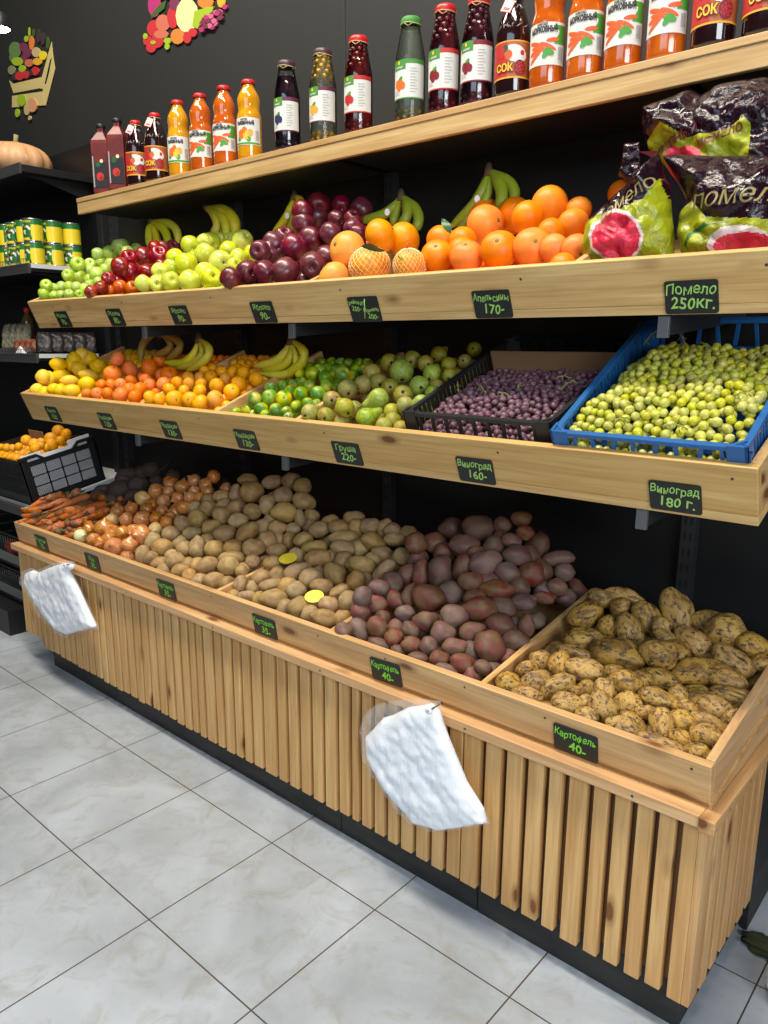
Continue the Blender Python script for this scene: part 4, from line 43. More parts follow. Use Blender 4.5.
T={"BAN":[[[-2.98,0.62,2.158],[[[-2.95,0.59,2.095],[-2.918,0.57,2.023],0.0224],[[-2.912,0.602,2.093],[-2.871,0.582,2.021],0.0223],[[-2.82,0.59,2.098],[-2.766,0.57,2.012],0.0234],[[-2.761,0.602,2.111],[-2.717,0.582,2.017],0.0232]]],[[-2.561,0.64,2.179],[[[-2.44,0.61,2.102],[-2.474,0.59,2.032],0.0273],[[-2.366,0.622,2.126],[-2.316,0.602,2.03],0.0303],[[-2.395,0.61,2.108],[-2.364,0.59,2.02],0.0271]]],[[-1.975,0.64,2.163],[[[-1.986,0.61,2.083],[-2.068,0.59,2.003],0.0212],[[-1.953,0.622,2.081],[-1.979,0.602,2.013],0.0224],[[-1.902,0.61,2.126],[-1.864,0.59,2.085],0.0183]]],[[-1.4,0.62,2.097],[[[-1.439,0.59,2.039],[-1.562,0.57,2.019],0.022],[[-1.406,0.602,2.04],[-1.406,0.582,1.99],0.0208],[[-1.346,0.59,2.032],[-1.371,0.57,1.974],0.0226],[[-1.31,0.602,2.02],[-1.317,0.582,1.96],0.0225]]],[[-1.05,0.64,2.136],[[[-1.071,0.61,2.044],[-1.168,0.59,1.96],0.0202],[[-1.038,0.622,2.061],[-1.064,0.602,2.004],0.018],[[-0.98,0.61,2.061],[-0.979,0.59,1.999],0.0246],[[-0.948,0.622,2.068],[-0.941,0.602,2.01],0.0215],[[-1.1,0.61,1.999],[-1.134,0.59,1.952],0.0204]]],[[-2.322,0.4,1.608],[[[-2.362,0.37,1.516],[-2.515,0.35,1.504],0.0212],[[-2.304,0.382,1.517],[-2.492,0.362,1.484],0.0228],[[-2.218,0.37,1.539],[-2.352,0.35,1.469],0.0223]]],[[-1.767,0.42,1.603],[[[-1.806,0.39,1.529],[-1.929,0.37,1.5],0.0201],[[-1.776,0.402,1.515],[-1.908,0.382,1.486],0.0224],[[-1.728,0.39,1.49],[-1.899,0.37,1.474],0.0175],[[-1.681,0.402,1.531],[-1.8,0.382,1.456],0.0231]]],[[-2.711,0.46,1.628],[[[-2.789,0.43,1.588],[-2.794,0.41,1.494],0.0213],[[-2.597,0.442,1.571],[-2.714,0.422,1.525],0.0206],[[-2.506,0.43,1.58],[-2.587,0.41,1.511],0.022]]]],"BOT":[[-3.158,2.6],[-3.012,2.6],[-2.859,2.557],[-2.704,2.561],[-2.531,2.579],[-2.373,2.575],[-2.215,2.573],[-2.063,2.564],[-1.845,2.582],[-1.657,2.579],[-1.487,2.579],[-1.262,2.58],[-1.127,2.58],[-1.005,2.57],[-0.882,2.55],[-0.77,2.536],[-0.656,2.515],[-0.548,2.507],[-0.434,2.498],[-0.32,2.478],[-0.202,2.465]]}
C=bpy.context.scene.collection
R_=random.Random(11)
def link(o,parent=None):
    C.objects.link(o)
    if parent is not None: o.parent=parent
    return o
def tag(o,label=None,cat=None,group=None,kind=None):
    if label: o['label']=label
    if cat: o['category']=cat
    if group: o['group']=group
    if kind: o['kind']=kind
    return o
def empty(name,loc=(0,0,0),rot=(0,0,0)):
    o=bpy.data.objects.new(name,None);o.empty_display_size=.05;o.location=loc;o.rotation_euler=rot
    return link(o)
# ---------------------------------------------------------------- mesh builder
class MB:
    def __init__(s,M=None): s.v=[];s.f=[];s.m=[];s.M=M or Matrix();s.sm=[]
    def add(s,vs,fs,mi=0,smooth=False):
        n=len(s.v);s.v+=[tuple(s.M@Vector(p)) for p in vs];s.f+=[tuple(i+n for i in f) for f in fs];s.m+=[mi]*len(fs);s.sm+=[smooth]*len(fs)
    def box(s,x0,x1,y0,y1,z0,z1,mi=0,M=None):
        vs=[(x,y,z) for z in(z0,z1) for y in(y0,y1) for x in(x0,x1)]
        if M: vs=[tuple(M@Vector(p)) for p in vs]
        s.add(vs,[(0,2,3,1),(4,5,7,6),(0,1,5,4),(2,6,7,3),(0,4,6,2),(1,3,7,5)],mi)
    def lathe(s,prof,n=24,cx=0,cy=0,mi=0,cap=True,rot=0,squash=None):
        vs=[];fs=[]
        for r,z in prof:
            for i in range(n):
                a=rot+2*math.pi*i/n
                k=1
                if squash: k=squash(a,z)
                vs.append((cx+r*k*math.cos(a),cy+r*k*math.sin(a),z))
        for j in range(len(prof)-1):
            for i in range(n):
                a=j*n+i;b=j*n+(i+1)%n;fs.append((a,b,b+n,a+n))
        if cap: fs.append(tuple(range(n-1,-1,-1)));fs.append(tuple((len(prof)-1)*n+i for i in range(n)))
        s.add(vs,fs,mi,True)
    def tube(s,path,rad,n=8,mi=0,oval=1.):
        P=[Vector(p) for p in path];vs=[];fs=[]
        up=Vector((0,0,1))
        for i,p in enumerate(P):
            t=(P[min(i+1,len(P)-1)]-P[max(i-1,0)]).normalized()
            a=t.cross(up)
            if a.length<1e-3: a=t.cross(Vector((1,0,0)))
            a.normalize();b=a.cross(t).normalized()
            r=rad[i] if isinstance(rad,(list,tuple)) else rad
            for k in range(n):
                q=2*math.pi*k/n;vs.append(tuple(p+a*math.cos(q)*r*oval+b*math.sin(q)*r))
        for j in range(len(P)-1):
            for i in range(n):
                a=j*n+i;b=j*n+(i+1)%n;fs.append((a,b,b+n,a+n))
        fs.append(tuple(range(n-1,-1,-1)));fs.append(tuple((len(P)-1)*n+i for i in range(n)))
        s.add(vs,fs,mi,True)
    def prism(s,poly,y0,y1,mi=0):  # polygon in x,z extruded along y
        n=len(poly);ar=sum(poly[i][0]*poly[(i+1)%n][1]-poly[(i+1)%n][0]*poly[i][1] for i in range(n))
        if ar<0: poly=poly[::-1]
        vs=[(x,y0,z) for x,z in poly]+[(x,y1,z) for x,z in poly]
        s.add(vs,[tuple(range(n)),tuple(range(2*n-1,n-1,-1))]+[((i+1)%n,i,i+n,(i+1)%n+n) for i in range(n)],mi)
    def mesh(s,name,mats,bevel=0):
        me=bpy.data.meshes.new(name);me.from_pydata(s.v,[],s.f)
        for m in (mats if isinstance(mats,(list,tuple)) else [mats]): me.materials.append(m)
        me.polygons.foreach_set('material_index',s.m);me.polygons.foreach_set('use_smooth',s.sm);me.update()
        return me
    def build(s,name,mats,parent=None,bevel=0,loc=None,rot=None):
        me=s.mesh(name,mats);o=bpy.data.objects.new(name,me);link(o,parent)
        if bevel:
            b=o.modifiers.new('b','BEVEL');b.width=bevel;b.segments=2;b.limit_method='ANGLE'
        if loc: o.location=loc
        if rot: o.rotation_euler=rot
        return o
# ---------------------------------------------------------------- materials
def srgb(r,g,b): return tuple(((c/255)/12.92 if c<=10 else ((c/255+.055)/1.055)**2.4) for c in (r,g,b))+(1,)
class NT:
    def __init__(s,name,rough=.5,color=(.5,.5,.5,1),**k):
        s.m=bpy.data.materials.new(name);s.m.use_nodes=True;s.t=s.m.node_tree;s.b=s.t.nodes['Principled BSDF']
        s.b.inputs['Roughness'].default_value=rough;s.b.inputs['Base Color'].default_value=color
        for a,v in k.items(): s.b.inputs[a.replace('_',' ')].default_value=v
    def n(s,ty,**k):
        nd=s.t.nodes.new(ty)
        for a,v in k.items():
            if hasattr(nd,a): setattr(nd,a,v)
            else: nd.inputs[a.replace('_',' ')].default_value=v
        return nd
    def l(s,a,b): s.t.links.new(a,b);return b
    def coords(s,scale=(1,1,1),rand=True,src='Object'):
        tc=s.n('ShaderNodeTexCoord');mp=s.n('ShaderNodeMapping');mp.inputs['Scale'].default_value=scale
        if rand:
            oi=s.n('ShaderNodeObjectInfo');mu=s.n('ShaderNodeMath',operation='MULTIPLY');mu.inputs[1].default_value=37.;s.l(oi.outputs['Random'],mu.inputs[0])
            ad=s.n('ShaderNodeVectorMath',operation='ADD');s.l(tc.outputs[src],ad.inputs[0]);s.l(mu.outputs[0],ad.inputs[1]);s.l(ad.outputs[0],mp.inputs[0])
        else: s.l(tc.outputs[src],mp.inputs[0])
        return mp.outputs[0]
    def noise(s,vec,scale,detail=4,dist=0,rough=.5):
        nd=s.n('ShaderNodeTexNoise');nd.inputs['Scale'].default_value=scale;nd.inputs['Detail'].default_value=detail;nd.inputs['Distortion'].default_value=dist;nd.inputs['Roughness'].default_value=rough
        s.l(vec,nd.inputs['Vector']);return nd.outputs['Fac']
    def ramp(s,fac,stops,interp='LINEAR'):
        nd=s.n('ShaderNodeValToRGB');r=nd.color_ramp;r.interpolation=interp
        while len(r.elements)<len(stops): r.elements.new(.5)
        for e,(p,c) in zip(r.elements,stops): e.position=p;e.color=c if len(c)==4 else tuple(c)+(1,)
        s.l(fac,nd.inputs[0]);return nd.outputs[0]
    def mix(s,fac,a,b,blend='MIX'):
        nd=s.n('ShaderNodeMix',data_type='RGBA',blend_type=blend)
        for v,k in ((fac,0),(a,6),(b,7)):
            if isinstance(v,(float,int)): nd.inputs[k].default_value=v
            elif isinstance(v,tuple): nd.inputs[k].default_value=v
            else: s.l(v,nd.inputs[k])
        return nd.outputs[2]
    def out(s,col): s.l(col,s.b.inputs['Base Color']);return s
    def bump(s,h,st=.3,d=.002):
        nd=s.n('ShaderNodeBump');nd.inputs['Strength'].default_value=st;nd.inputs['Distance'].default_value=d;s.l(h,nd.inputs['Height']);s.l(nd.outputs[0],s.b.inputs['Normal']);return s
    def vary(s,col,h=.0,v=.25,sat=.1):
        oi=s.n('ShaderNodeObjectInfo');hs=s.n('ShaderNodeHueSaturation')
        def mr(lo,hi,seed):
            m1=s.n('ShaderNodeMath',operation='MULTIPLY');m1.inputs[1].default_value=seed;s.l(oi.outputs['Random'],m1.inputs[0])
            m2=s.n('ShaderNodeMath',operation='FRACT');s.l(m1.outputs[0],m2.inputs[0])
            m3=s.n('ShaderNodeMapRange');m3.inputs['To Min'].default_value=lo;m3.inputs['To Max'].default_value=hi;s.l(m2.outputs[0],m3.inputs[0]);return m3.outputs[0]
        s.l(mr(.5-h,.5+h,7.3),hs.inputs['Hue']);s.l(mr(1-v,1+v,13.7),hs.inputs['Value']);s.l(mr(1-sat,1+sat,29.1),hs.inputs['Saturation']);s.l(col,hs.inputs['Color']);return hs.outputs[0]
def flat(name,rgb,rough=.5,**k): return NT(name,rough,srgb(*rgb),**k).m
def wood(name,axis,light,dark,bright=1.):
    t=NT(name,.48)
    k=[22,22,22];k[axis]=1.6
    v=t.coords(tuple(k))
    n1=t.noise(v,1.,5,1.2)
    base=t.ramp(n1,[(.25,srgb(*dark)),(.5,srgb(*[(a+b)/2 for a,b in zip(light,dark)])),(.72,srgb(*light))])
    k2=[160,160,160];k2[axis]=5
    v2=t.coords(tuple(k2));n2=t.noise(v2,1.,3)
    f=t.ramp(n2,[(.3,(.84,.80,.75,1)),(.6,(1,1,1,1))]);base=t.mix(1.,base,f,'MULTIPLY')
    k3=[9,9,9];k3[axis]=3.6
    v3=t.coords(tuple(k3))
    vo=t.n('ShaderNodeTexVoronoi');vo.inputs['Scale'].default_value=1.;t.l(v3,vo.inputs['Vector'])
    nn=t.noise(v3,3.,3);ad=t.n('ShaderNodeMath',operation='MULTIPLY_ADD');ad.inputs[1].default_value=.10;t.l(nn,ad.inputs[0]);t.l(vo.outputs['Distance'],ad.inputs[2])
    kn=t.ramp(ad.outputs[0],[(.13,(1,1,1,1)),(.16,(.5,.5,.5,1)),(.24,(0,0,0,1))])
    base=t.mix(kn,base,srgb(118,72,34))
    t.out(t.vary(base,.006,.10,.06));t.bump(n2,.15,.001);return t.m
LW=(220,180,124);DW=(188,140,86)
W_X=wood('pine board',0,LW,DW);W_Y=wood('pine board crosswise',1,LW,DW);W_Z=wood('pine slat',2,LW,DW)
LT=(220,184,124);DT=(192,148,90)
T_X=wood('pine shelf board',0,LT,DT);T_Y=wood('pine shelf side',1,LT,DT)
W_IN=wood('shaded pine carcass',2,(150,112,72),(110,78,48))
BLACK=flat('black powder coat',(22,22,23),.45);BLACK2=flat('black board',(17,18,19),.55);KICK=NT('black kick board',.6)
_v=KICK.coords((3,3,14));KICK.out(KICK.ramp(KICK.noise(_v,2,5),[(.3,srgb(20,21,21)),(.75,srgb(48,47,44))]));KICK=KICK.m
STEEL=flat('grey steel',(120,122,124),.4,Metallic=.6);WHITE_SH=flat('off white shelf edge',(205,208,208),.4)
def speck(name,c1,c2,cs,amt=.62,rough=.6,v=.18,h=.008,sc=1.,bump=.35,obj=None):
    t=NT(name,rough);co=t.coords((1,1,1));a=t.noise(co,1.8*sc,4,.4)
    b=t.ramp(a,[(.3,srgb(*c1)),(.7,srgb(*c2))])
    n=t.noise(co,9*sc,6,0,.7);m=t.ramp(n,[(amt,(0,0,0,1)),(amt+.06,(1,1,1,1))])
    b=t.mix(m,b,srgb(*cs));t.out(t.vary(b,h,v,.1));t.bump(n,bump,.0015);return t.m
POT_B=speck('brown potato skin',(146,114,70),(178,146,92),(98,74,46),.66,.62,.16,.008)
POT_R=NT('red potato skin',.6);_c=POT_R.coords((1,1,1));_n=POT_R.noise(_c,1.3,4,.5)
_b=POT_R.ramp(_n,[(.30,srgb(128,62,54)),(.42,srgb(104,66,58)),(.60,srgb(110,84,62))]);_n2=POT_R.noise(_c,9,6,0,.7)
_b=POT_R.mix(POT_R.ramp(_n2,[(.58,(0,0,0,1)),(.68,(1,1,1,1))]),_b,srgb(120,88,68));POT_R.out(POT_R.vary(_b,.006,.2,.25));POT_R.bump(_n2,.3,.0015);POT_R=POT_R.m
POT_D=NT('earthy yellow potato skin',.6);_c=POT_D.coords((1,1,1));_n=POT_D.noise(_c,1.5,5,.8,.6)
_b=POT_D.ramp(_n,[(.34,srgb(112,84,54)),(.42,srgb(140,104,50)),(.52,srgb(178,138,66)),(.7,srgb(190,152,78))]);_n2=POT_D.noise(_c,3.2,7,.4,.7)
_b=POT_D.mix(POT_D.ramp(_n2,[(.52,(0,0,0,1)),(.60,(1,1,1,1))]),_b,srgb(66,46,32));POT_D.out(POT_D.vary(_b,.004,.14,.05));POT_D.bump(_n2,.35,.0015);POT_D=POT_D.m
def onionmat():
    t=NT('onion skin',.28,Coat_Weight=.35,Coat_Roughness=.2);v=t.coords((7,7,.8));a=t.noise(v,1.,4,.6)
    b=t.ramp(a,[(.25,srgb(150,82,32)),(.5,srgb(194,122,58)),(.75,srgb(222,166,98))]);t.out(t.vary(b,.004,.16,.08));t.bump(a,.2,.001);return t.m
ONION=onionmat();ONION_P=flat('peeled onion',(214,214,160),.35);ONION_Y=speck('pale yellow onion skin',(200,160,84),(222,190,120),(170,110,50),.6,.35)
HUSK=flat('dry onion husk',(196,154,92),.6)
CARROT=speck('earthy carrot skin',(200,110,40),(170,90,36),(98,70,42),.50,.6,.18,.008,2.)
BEET=speck('earthy beetroot skin',(78,62,52),(60,48,42),(104,88,70),.6,.8,.15)
def citrus(name,c1,c2,v=.05,h=.003,rough=.42):
    t=NT(name,rough,Specular_IOR_Level=.35);co=t.coords((1,1,1));a=t.noise(co,1.4,3)
    b=t.ramp(a,[(.3,srgb(*c1)),(.7,srgb(*c2))]);n=t.noise(co,16,2);t.out(t.vary(b,h,v,.06));t.bump(n,.35,.0012);return t.m
ORANGE=citrus('orange peel',(236,120,0),(244,140,0));GRAPEF=citrus('grapefruit peel',(236,138,8),(244,158,24));MANDO=citrus('deep orange mandarin peel',(232,108,2),(240,128,8),.05,.003)
MANDY=citrus('yellow mandarin peel',(234,152,0),(242,172,6));LEMON=citrus('lemon peel',(238,188,10),(244,204,28));LIME=NT('green mandarin peel',.34)
_c=LIME.coords((.9,.9,.9));_n=LIME.noise(_c,.8,1,.1);LIME.out(LIME.vary(LIME.ramp(_n,[(.36,srgb(70,118,22)),(.55,srgb(142,172,30)),(.72,srgb(214,196,40))]),.02,.12,.1));LIME.bump(LIME.noise(_c,16,2),.3,.0012);LIME=LIME.m
def apple(name,stops,v=.12,h=.008,dots=None,rough=.28):
    t=NT(name,rough,Coat_Weight=.25,Coat_Roughness=.15);co=t.coords((1.,1.,.45));a=t.noise(co,1.9,4,.6)
    b=t.ramp(a,[(p,srgb(*c)) for p,c in stops])
    if dots: n=t.noise(t.coords((1,1,1)),24,2);b=t.mix(t.ramp(n,[(.68,(0,0,0,1)),(.74,(.6,.6,.6,1))]),b,srgb(*dots))
    t.out(t.vary(b,h,v,.1));return t.m
AP_G=apple('green apple skin',[(.3,(150,186,60)),(.7,(186,208,96))],dots=(210,222,140))
AP_Y=apple('yellow green apple skin',[(.3,(186,198,48)),(.7,(212,214,84))],dots=(226,226,140))
AP_R=apple('red apple skin',[(.3,(104,18,26)),(.55,(138,32,34)),(.75,(172,74,48))],.18,.012)
AP_O=apple('orange red apple skin',[(.3,(196,54,26)),(.6,(214,92,44)),(.8,(226,150,80))],.1,.012)
AP_D=apple('dark red apple skin',[(.3,(74,14,30)),(.6,(104,24,40)),(.8,(138,44,54))],.2,.01,dots=(170,110,110),rough=.36)
PEAR=NT('pear skin',.5);_c=PEAR.coords((1,1,1));_n=PEAR.noise(_c,1.5,4,.5);_b=PEAR.ramp(_n,[(.3,srgb(122,126,40)),(.5,srgb(158,156,60)),(.66,srgb(160,116,54))])
_n2=PEAR.noise(_c,14,4,0,.7);_b=PEAR.mix(PEAR.ramp(_n2,[(.56,(0,0,0,1)),(.66,(1,1,1,1))]),_b,srgb(112,84,40));PEAR.out(PEAR.vary(_b,.012,.14,.1));PEAR=PEAR.m
STEM=flat('brown fruit stem',(84,62,36),.8);GREENST=flat('green leaf',(62,104,40),.5)
BAN=NT('banana peel',.45);_c=BAN.coords((1,1,1));_n=BAN.noise(_c,9,3);BAN.out(BAN.vary(BAN.ramp(_n,[(.3,srgb(172,174,26)),(.6,srgb(206,192,38))]),.015,.08,.05));BAN=BAN.m
BANG=flat('greenish banana peel',(140,156,34),.45);BAND=flat('overripe banana peel',(150,122,44),.5);BANT=flat('brown banana crown',(92,70,40),.8)
def grapemat(name,c1,c2,c3,tr=.0,rough=.3):
    t=NT(name,rough);t.b.inputs['Subsurface Weight'].default_value=tr;t.b.inputs['Subsurface Radius'].default_value=(.004,.004,.002)
    co=t.coords((1,1,1));a=t.noise(co,1.5,3);b=t.ramp(a,[(.3,srgb(*c1)),(.5,srgb(*c2)),(.7,srgb(*c3))]);t.out(t.vary(b,.012,.16,.12));return t.m
GR_G=grapemat('green grape skin',(160,162,42),(184,182,66),(202,194,96));GR_P=grapemat('dusty purple grape skin',(70,38,50),(104,68,80),(134,104,110),rough=.5)
GSTEM=flat('grape stem',(150,146,84),.8)
CR_BK=flat('black crate plastic',(30,31,33),.42);CR_BL=flat('blue crate plastic',(32,92,152),.35)
CARD=flat('brown cardboard',(150,116,82),.85);WHITE=flat('white plastic lining',(244,245,247),.5)
# film / glass
def film(name,col,alpha,rough=.15,bump=True,scale=30,st=.9):
    t=NT(name,rough,srgb(*col));t.b.inputs['Alpha'].default_value=alpha;t.b.inputs['Specular IOR Level'].default_value=.8
    if bump: v=t.coords((1,1,1),False);t.bump(t.noise(v,scale,5,1.5,.6),st,.012)
    return t.m
FILM_CLEAR=film('clear plastic film',(236,240,244),.13,.08,True,28)
def baggy(name,col):
    t=NT(name,.28,srgb(*col));tc=t.n('ShaderNodeTexCoord');mp=t.n('ShaderNodeMapping');mp.inputs['Rotation'].default_value=(0,.5,0);mp.inputs['Scale'].default_value=(90,60,14);t.l(tc.outputs['Object'],mp.inputs[0])
    t.bump(t.noise(mp.outputs[0],1.,5,1.,.6),.45,.008);t.b.inputs['Subsurface Weight'].default_value=.0;return t.m
def crinkle(name,col,rough=.22,scale=22,st=.8,alpha=1.,col2=None):
    t=NT(name,rough,srgb(*col));v=t.coords((1,1,1),False)
    vo=t.n('ShaderNodeTexVoronoi');vo.feature='F1';vo.inputs['Scale'].default_value=scale;t.l(v,vo.inputs['Vector'])
    ns=t.noise(v,scale*.8,5,2.,.6);ad=t.n('ShaderNodeMath',operation='ADD');t.l(vo.outputs['Distance'],ad.inputs[0]);t.l(ns,ad.inputs[1])
    if col2: t.out(t.ramp(t.noise(v,14,4),[(.35,srgb(*col)),(.65,srgb(*col2))]))
    t.bump(ad.outputs[0],st,.014);t.b.inputs['Alpha'].default_value=alpha;return t.m
BAGS_W=baggy('white plastic bags',(242,246,252));BAG_DK=crinkle('dark purple printed film',(34,14,24),.07,14,.55,.95);BAG_YG=crinkle('yellow green printed film',(168,172,30),.12,20,.7,1.,(128,134,18))
BAG_WH=crinkle('white printed film',(226,206,200),.22,22,.7);BAG_RD=crinkle('red printed film',(206,26,56),.22,22,.8,1.,(226,60,86));BAG_GN=crinkle('green printed film',(24,100,50),.2,22,.7)
BAG_YL=crinkle('yellow printed film',(200,186,20),.22,22,.6)
def curveobj(name,text,size,mat,parent=None,shear=0,ext=.0004,bold=0.):
    c=bpy.data.curves.new(name,'FONT');c.body=text;c.size=size;c.align_x='CENTER';c.align_y='CENTER';c.extrude=ext;c.shear=shear;c.offset=bold;c.space_character=.95
    c.materials.append(mat);o=bpy.data.objects.new(name,c);link(o,parent);return o
_tx={}
def textmesh(text,size,bold=0.):
    """flat triangles of a line of text, centred, as (verts, faces)"""
    k=(text,size,bold)
    if k not in _tx:
        c=bpy.data.curves.new('t','FONT');c.body=text;c.size=size;c.align_x='CENTER';c.align_y='CENTER';c.offset=bold;c.resolution_u=2
        o=bpy.data.objects.new('t',c);C.objects.link(o);bpy.context.view_layer.update()
        me=o.to_mesh();_tx[k]=([tuple(v.co) for v in me.vertices],[tuple(p.vertices) for p in me.polygons]);o.to_mesh_clear()
        bpy.data.objects.remove(o);bpy.data.curves.remove(c)
    return _tx[k]
def parse(k):
    return [tuple(float(x) for x in r.split()) for r in D[k].split(';') if r.strip()]
ORD='first second third fourth fifth sixth seventh eighth ninth tenth eleventh twelfth thirteenth fourteenth fifteenth sixteenth seventeenth eighteenth nineteenth twentieth'.split()
def rowlabels(items,noun,place,nrow=None):
    """label per item: its row counted from the front board and its place in the row"""
    n=len(items);xs=[i[0] for i in items];ys=[i[1] for i in items]
    w=max(xs)-min(xs)+.05;d=max(ys)-min(ys)+.05
    nrow=nrow or max(1,round(math.sqrt(n*d/w)));nrow=min(nrow,n)
    order=sorted(range(n),key=lambda i:ys[i]);lab=['']*n
    for r in range(nrow):
        ch=order[r*n//nrow:(r+1)*n//nrow];ch.sort(key=lambda i:xs[i])
        rn='front' if r==0 else ('back' if r==nrow-1 else ORD[r])
        for j,i in enumerate(ch):
            pos='leftmost' if j==0 else ('rightmost' if j==len(ch)-1 else ORD[j]+' from left')
            lab[i]='%s, %s in the %s row of %s'%(noun,pos,rn,place)
    return lab
# ================================================================ setting
def struct(name,mb,mat,**k): return tag(mb.build(name,mat,**k),kind='structure')
FL=NT('grey floor tile',.35);v=FL.coords((1,1,1),False)
mp=FL.n('ShaderNodeMapping');mp.inputs['Location'].default_value=(3.0767,.5982,0);FL.l(v,mp.inputs[0])
br=FL.n('ShaderNodeTexBrick');br.offset=0;br.squash=1
for a,x in (('Scale',1.),('Brick Width',.45),('Row Height',.45),('Mortar Size',.0022),('Mortar Smooth',.1),('Bias',0.)): br.inputs[a].default_value=x
FL.l(mp.outputs[0],br.inputs['Vector'])
n1=FL.noise(v,2.6,6,.6,.6);c1=FL.ramp(n1,[(.32,srgb(146,152,156)),(.5,srgb(162,168,174)),(.68,srgb(176,183,191))])
n2=FL.noise(v,9,8,1.2,.7);c1=FL.mix(FL.ramp(n2,[(.50,(0,0,0,1)),(.68,(.5,.5,.5,1))]),c1,srgb(138,134,124))
FL.l(c1,br.inputs['Color1']);FL.l(c1,br.inputs['Color2']);br.inputs['Mortar'].default_value=srgb(74,64,54)
FL.out(br.outputs['Color']);FL.bump(br.outputs['Fac'],-.5,.002)
rr=FL.ramp(n2,[(.3,(.30,.30,.30,1)),(.7,(.5,.5,.5,1))]);FL.l(rr,FL.b.inputs['Roughness'])
m=MB();m.box(-6.5,3.,-5.5,1.0,-.05,0);struct('floor',m,FL.m)
WALL=NT('dark grey wall paint',.7);v=WALL.coords((1,1,1),False);WALL.out(WALL.ramp(WALL.noise(v,1.2,3),[(.3,srgb(27,28,27)),(.7,srgb(32,33,32))]))
m=MB();m.box(-6.5,3.,.86,.96,0,5.3);struct('wall_back',m,WALL.m)
m=MB();m.box(-6.6,-6.5,-5.5,.96,0,5.3);struct('wall_left',m,WALL.m)
m=MB();m.box(-6.5,3.,-3.0,.86,5.3,5.4);struct('ceiling',m,flat('dark ceiling paint',(48,48,48),.8))
# panel joint on the wall
m=MB();m.box(-1.905,-1.9,.857,.86,2.3,5.3);struct('trim_1',m,flat('wall joint',(44,45,45),.7))
# ================================================================ shelving frame (black uprights, back panels, plinths)
BK=BLACK
fr=empty('shelving_frame',(-1.68,.78,0));tag(fr,'black metal shelving frame with slotted uprights and panels behind the wooden trays','shelving')
def up(x):
    m=MB();m.box(x-.022,x+.022,.765,.80,.12,2.30)
    m2=MB()
    for i in range(40):
        z=.3+i*.05;m2.box(x-.012,x-.006,.7635,.766,z,z+.025);m2.box(x+.006,x+.012,.7635,.766,z,z+.025)
    n=len(m.v);m.v+=m2.v;m.f+=[tuple(i+n for i in f) for f in m2.f];m.m+=[1]*len(m2.f);m.sm+=m2.sm
    o=m.build('upright',[flat('upright grey black',(38,39,41),.4),BLACK2],fr);o.matrix_parent_inverse=fr.matrix_basis.inverted()
bpy.context.view_layer.update()
for x in (-3.60,-2.52,-1.585,-.36): up(x)
for i,(a,b) in enumerate(((-3.6,-2.52),(-2.52,-1.585),(-1.585,-.36),(-.36,.4))):
    for z0,z1 in ((.12,.62),(.625,1.2),(1.205,1.75),(1.755,2.28)):
        m=MB();m.box(a+.002,b-.002,.80,.815,z0,z1);o=m.build('back_panel',flat('matt black panel',(13,14,15),.5) if i==0 and z0<.2 else bpy.data.materials['matt black panel'],fr);o.matrix_parent_inverse=fr.matrix_basis.inverted()
# ================================================================ vegetable counter
ct=empty('vegetable_counter',(-1.68,.36,0));tag(ct,'long slatted pine counter with divided bins of potatoes, onions and carrots on top','counter')
def part(mb,name,mat,par=None,bevel=0,**k):
    par=par or ct
    o=mb.build(name,mat,par,bevel,**k);r=par
    M=Matrix()
    while r is not None: M=Matrix.Translation(r.location)@M if r.type=='EMPTY' else M;r=r.parent
    o.matrix_parent_inverse=M.inverted();return o
m=MB();
for a,b,y in ((-3.30,-3.16,.10),(-3.16,-2.56,.04),(-2.557,-1.147,.04),(-1.144,-.606,.04),(-.603,-.03,.04)): m.box(a,b,y,.74,0,.155)
part(m,'kick_board',KICK,bevel=.003)
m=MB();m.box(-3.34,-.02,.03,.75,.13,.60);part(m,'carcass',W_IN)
Rr=[-.814,-.757,-.703,-.643];
full=[-3.295,-3.238,-3.186,-3.127,-3.070,-3.012,-2.955,-2.898,-2.842,-2.784,-2.726,-2.668,-2.607,-2.552,-2.492,-2.437,-2.380,-2.321,-2.263,-2.206,-2.150,-2.093,-2.036,-1.980,-1.925,-1.880,-1.834,-1.768,-1.718,-1.658,-1.608,-1.556,-1.495,-1.422,-1.367,-1.308,-1.25,-1.192,-1.129,-1.073,-1.031,-.978,-.924,-.872,-.814,-.757,-.703,-.643]
sl=[]
prev=-3.357
for r in full:
    sl.append((prev+(.0165 if prev>-3.35 else 0),r));prev=r
sl+=[(-.638,-.587),(-.568,-.521),(-.503,-.458),(-.440,-.397),(-.380,-.346),(-.326,-.280),(-.262,-.226),(-.209,-.173),(-.155,-.119),(-.104,-.068),(-.051,-.018)]
m=MB()
for i,(a,b) in enumerate(sl):
    m.box(a,b,0,.024,(.145 if i<3 else .108+R_.uniform(-.004,.004)),.578)
o=part(m,'slatted_front',W_Z,bevel=.002)
m=MB();m.box(-.018,0,-.0,.055,.108,.578)
for a in (.075,.145,.215,.285,.352,.42): m.box(-.02,0.0,a,a+.046,.108+R_.uniform(-.004,.004),.578)
part(m,'slatted_side',W_Z,bevel=.002)
m=MB();m.box(-.019,-.003,.478,.75,.0,.575);part(m,'black_end_panel',KICK)
m=MB();m.box(-3.357,-3.339,0.02,.75,.145,.578);part(m,'end_panel',W_Z,bevel=.002)
m=MB();m.box(-3.381,-.012,-.024,.03,.578,.608);part(m,'ledge',W_X,bevel=.003)
m=MB();m.box(-.012,.022,-.03,.74,.576,.608);part(m,'side_ledge',W_Y,bevel=.003)
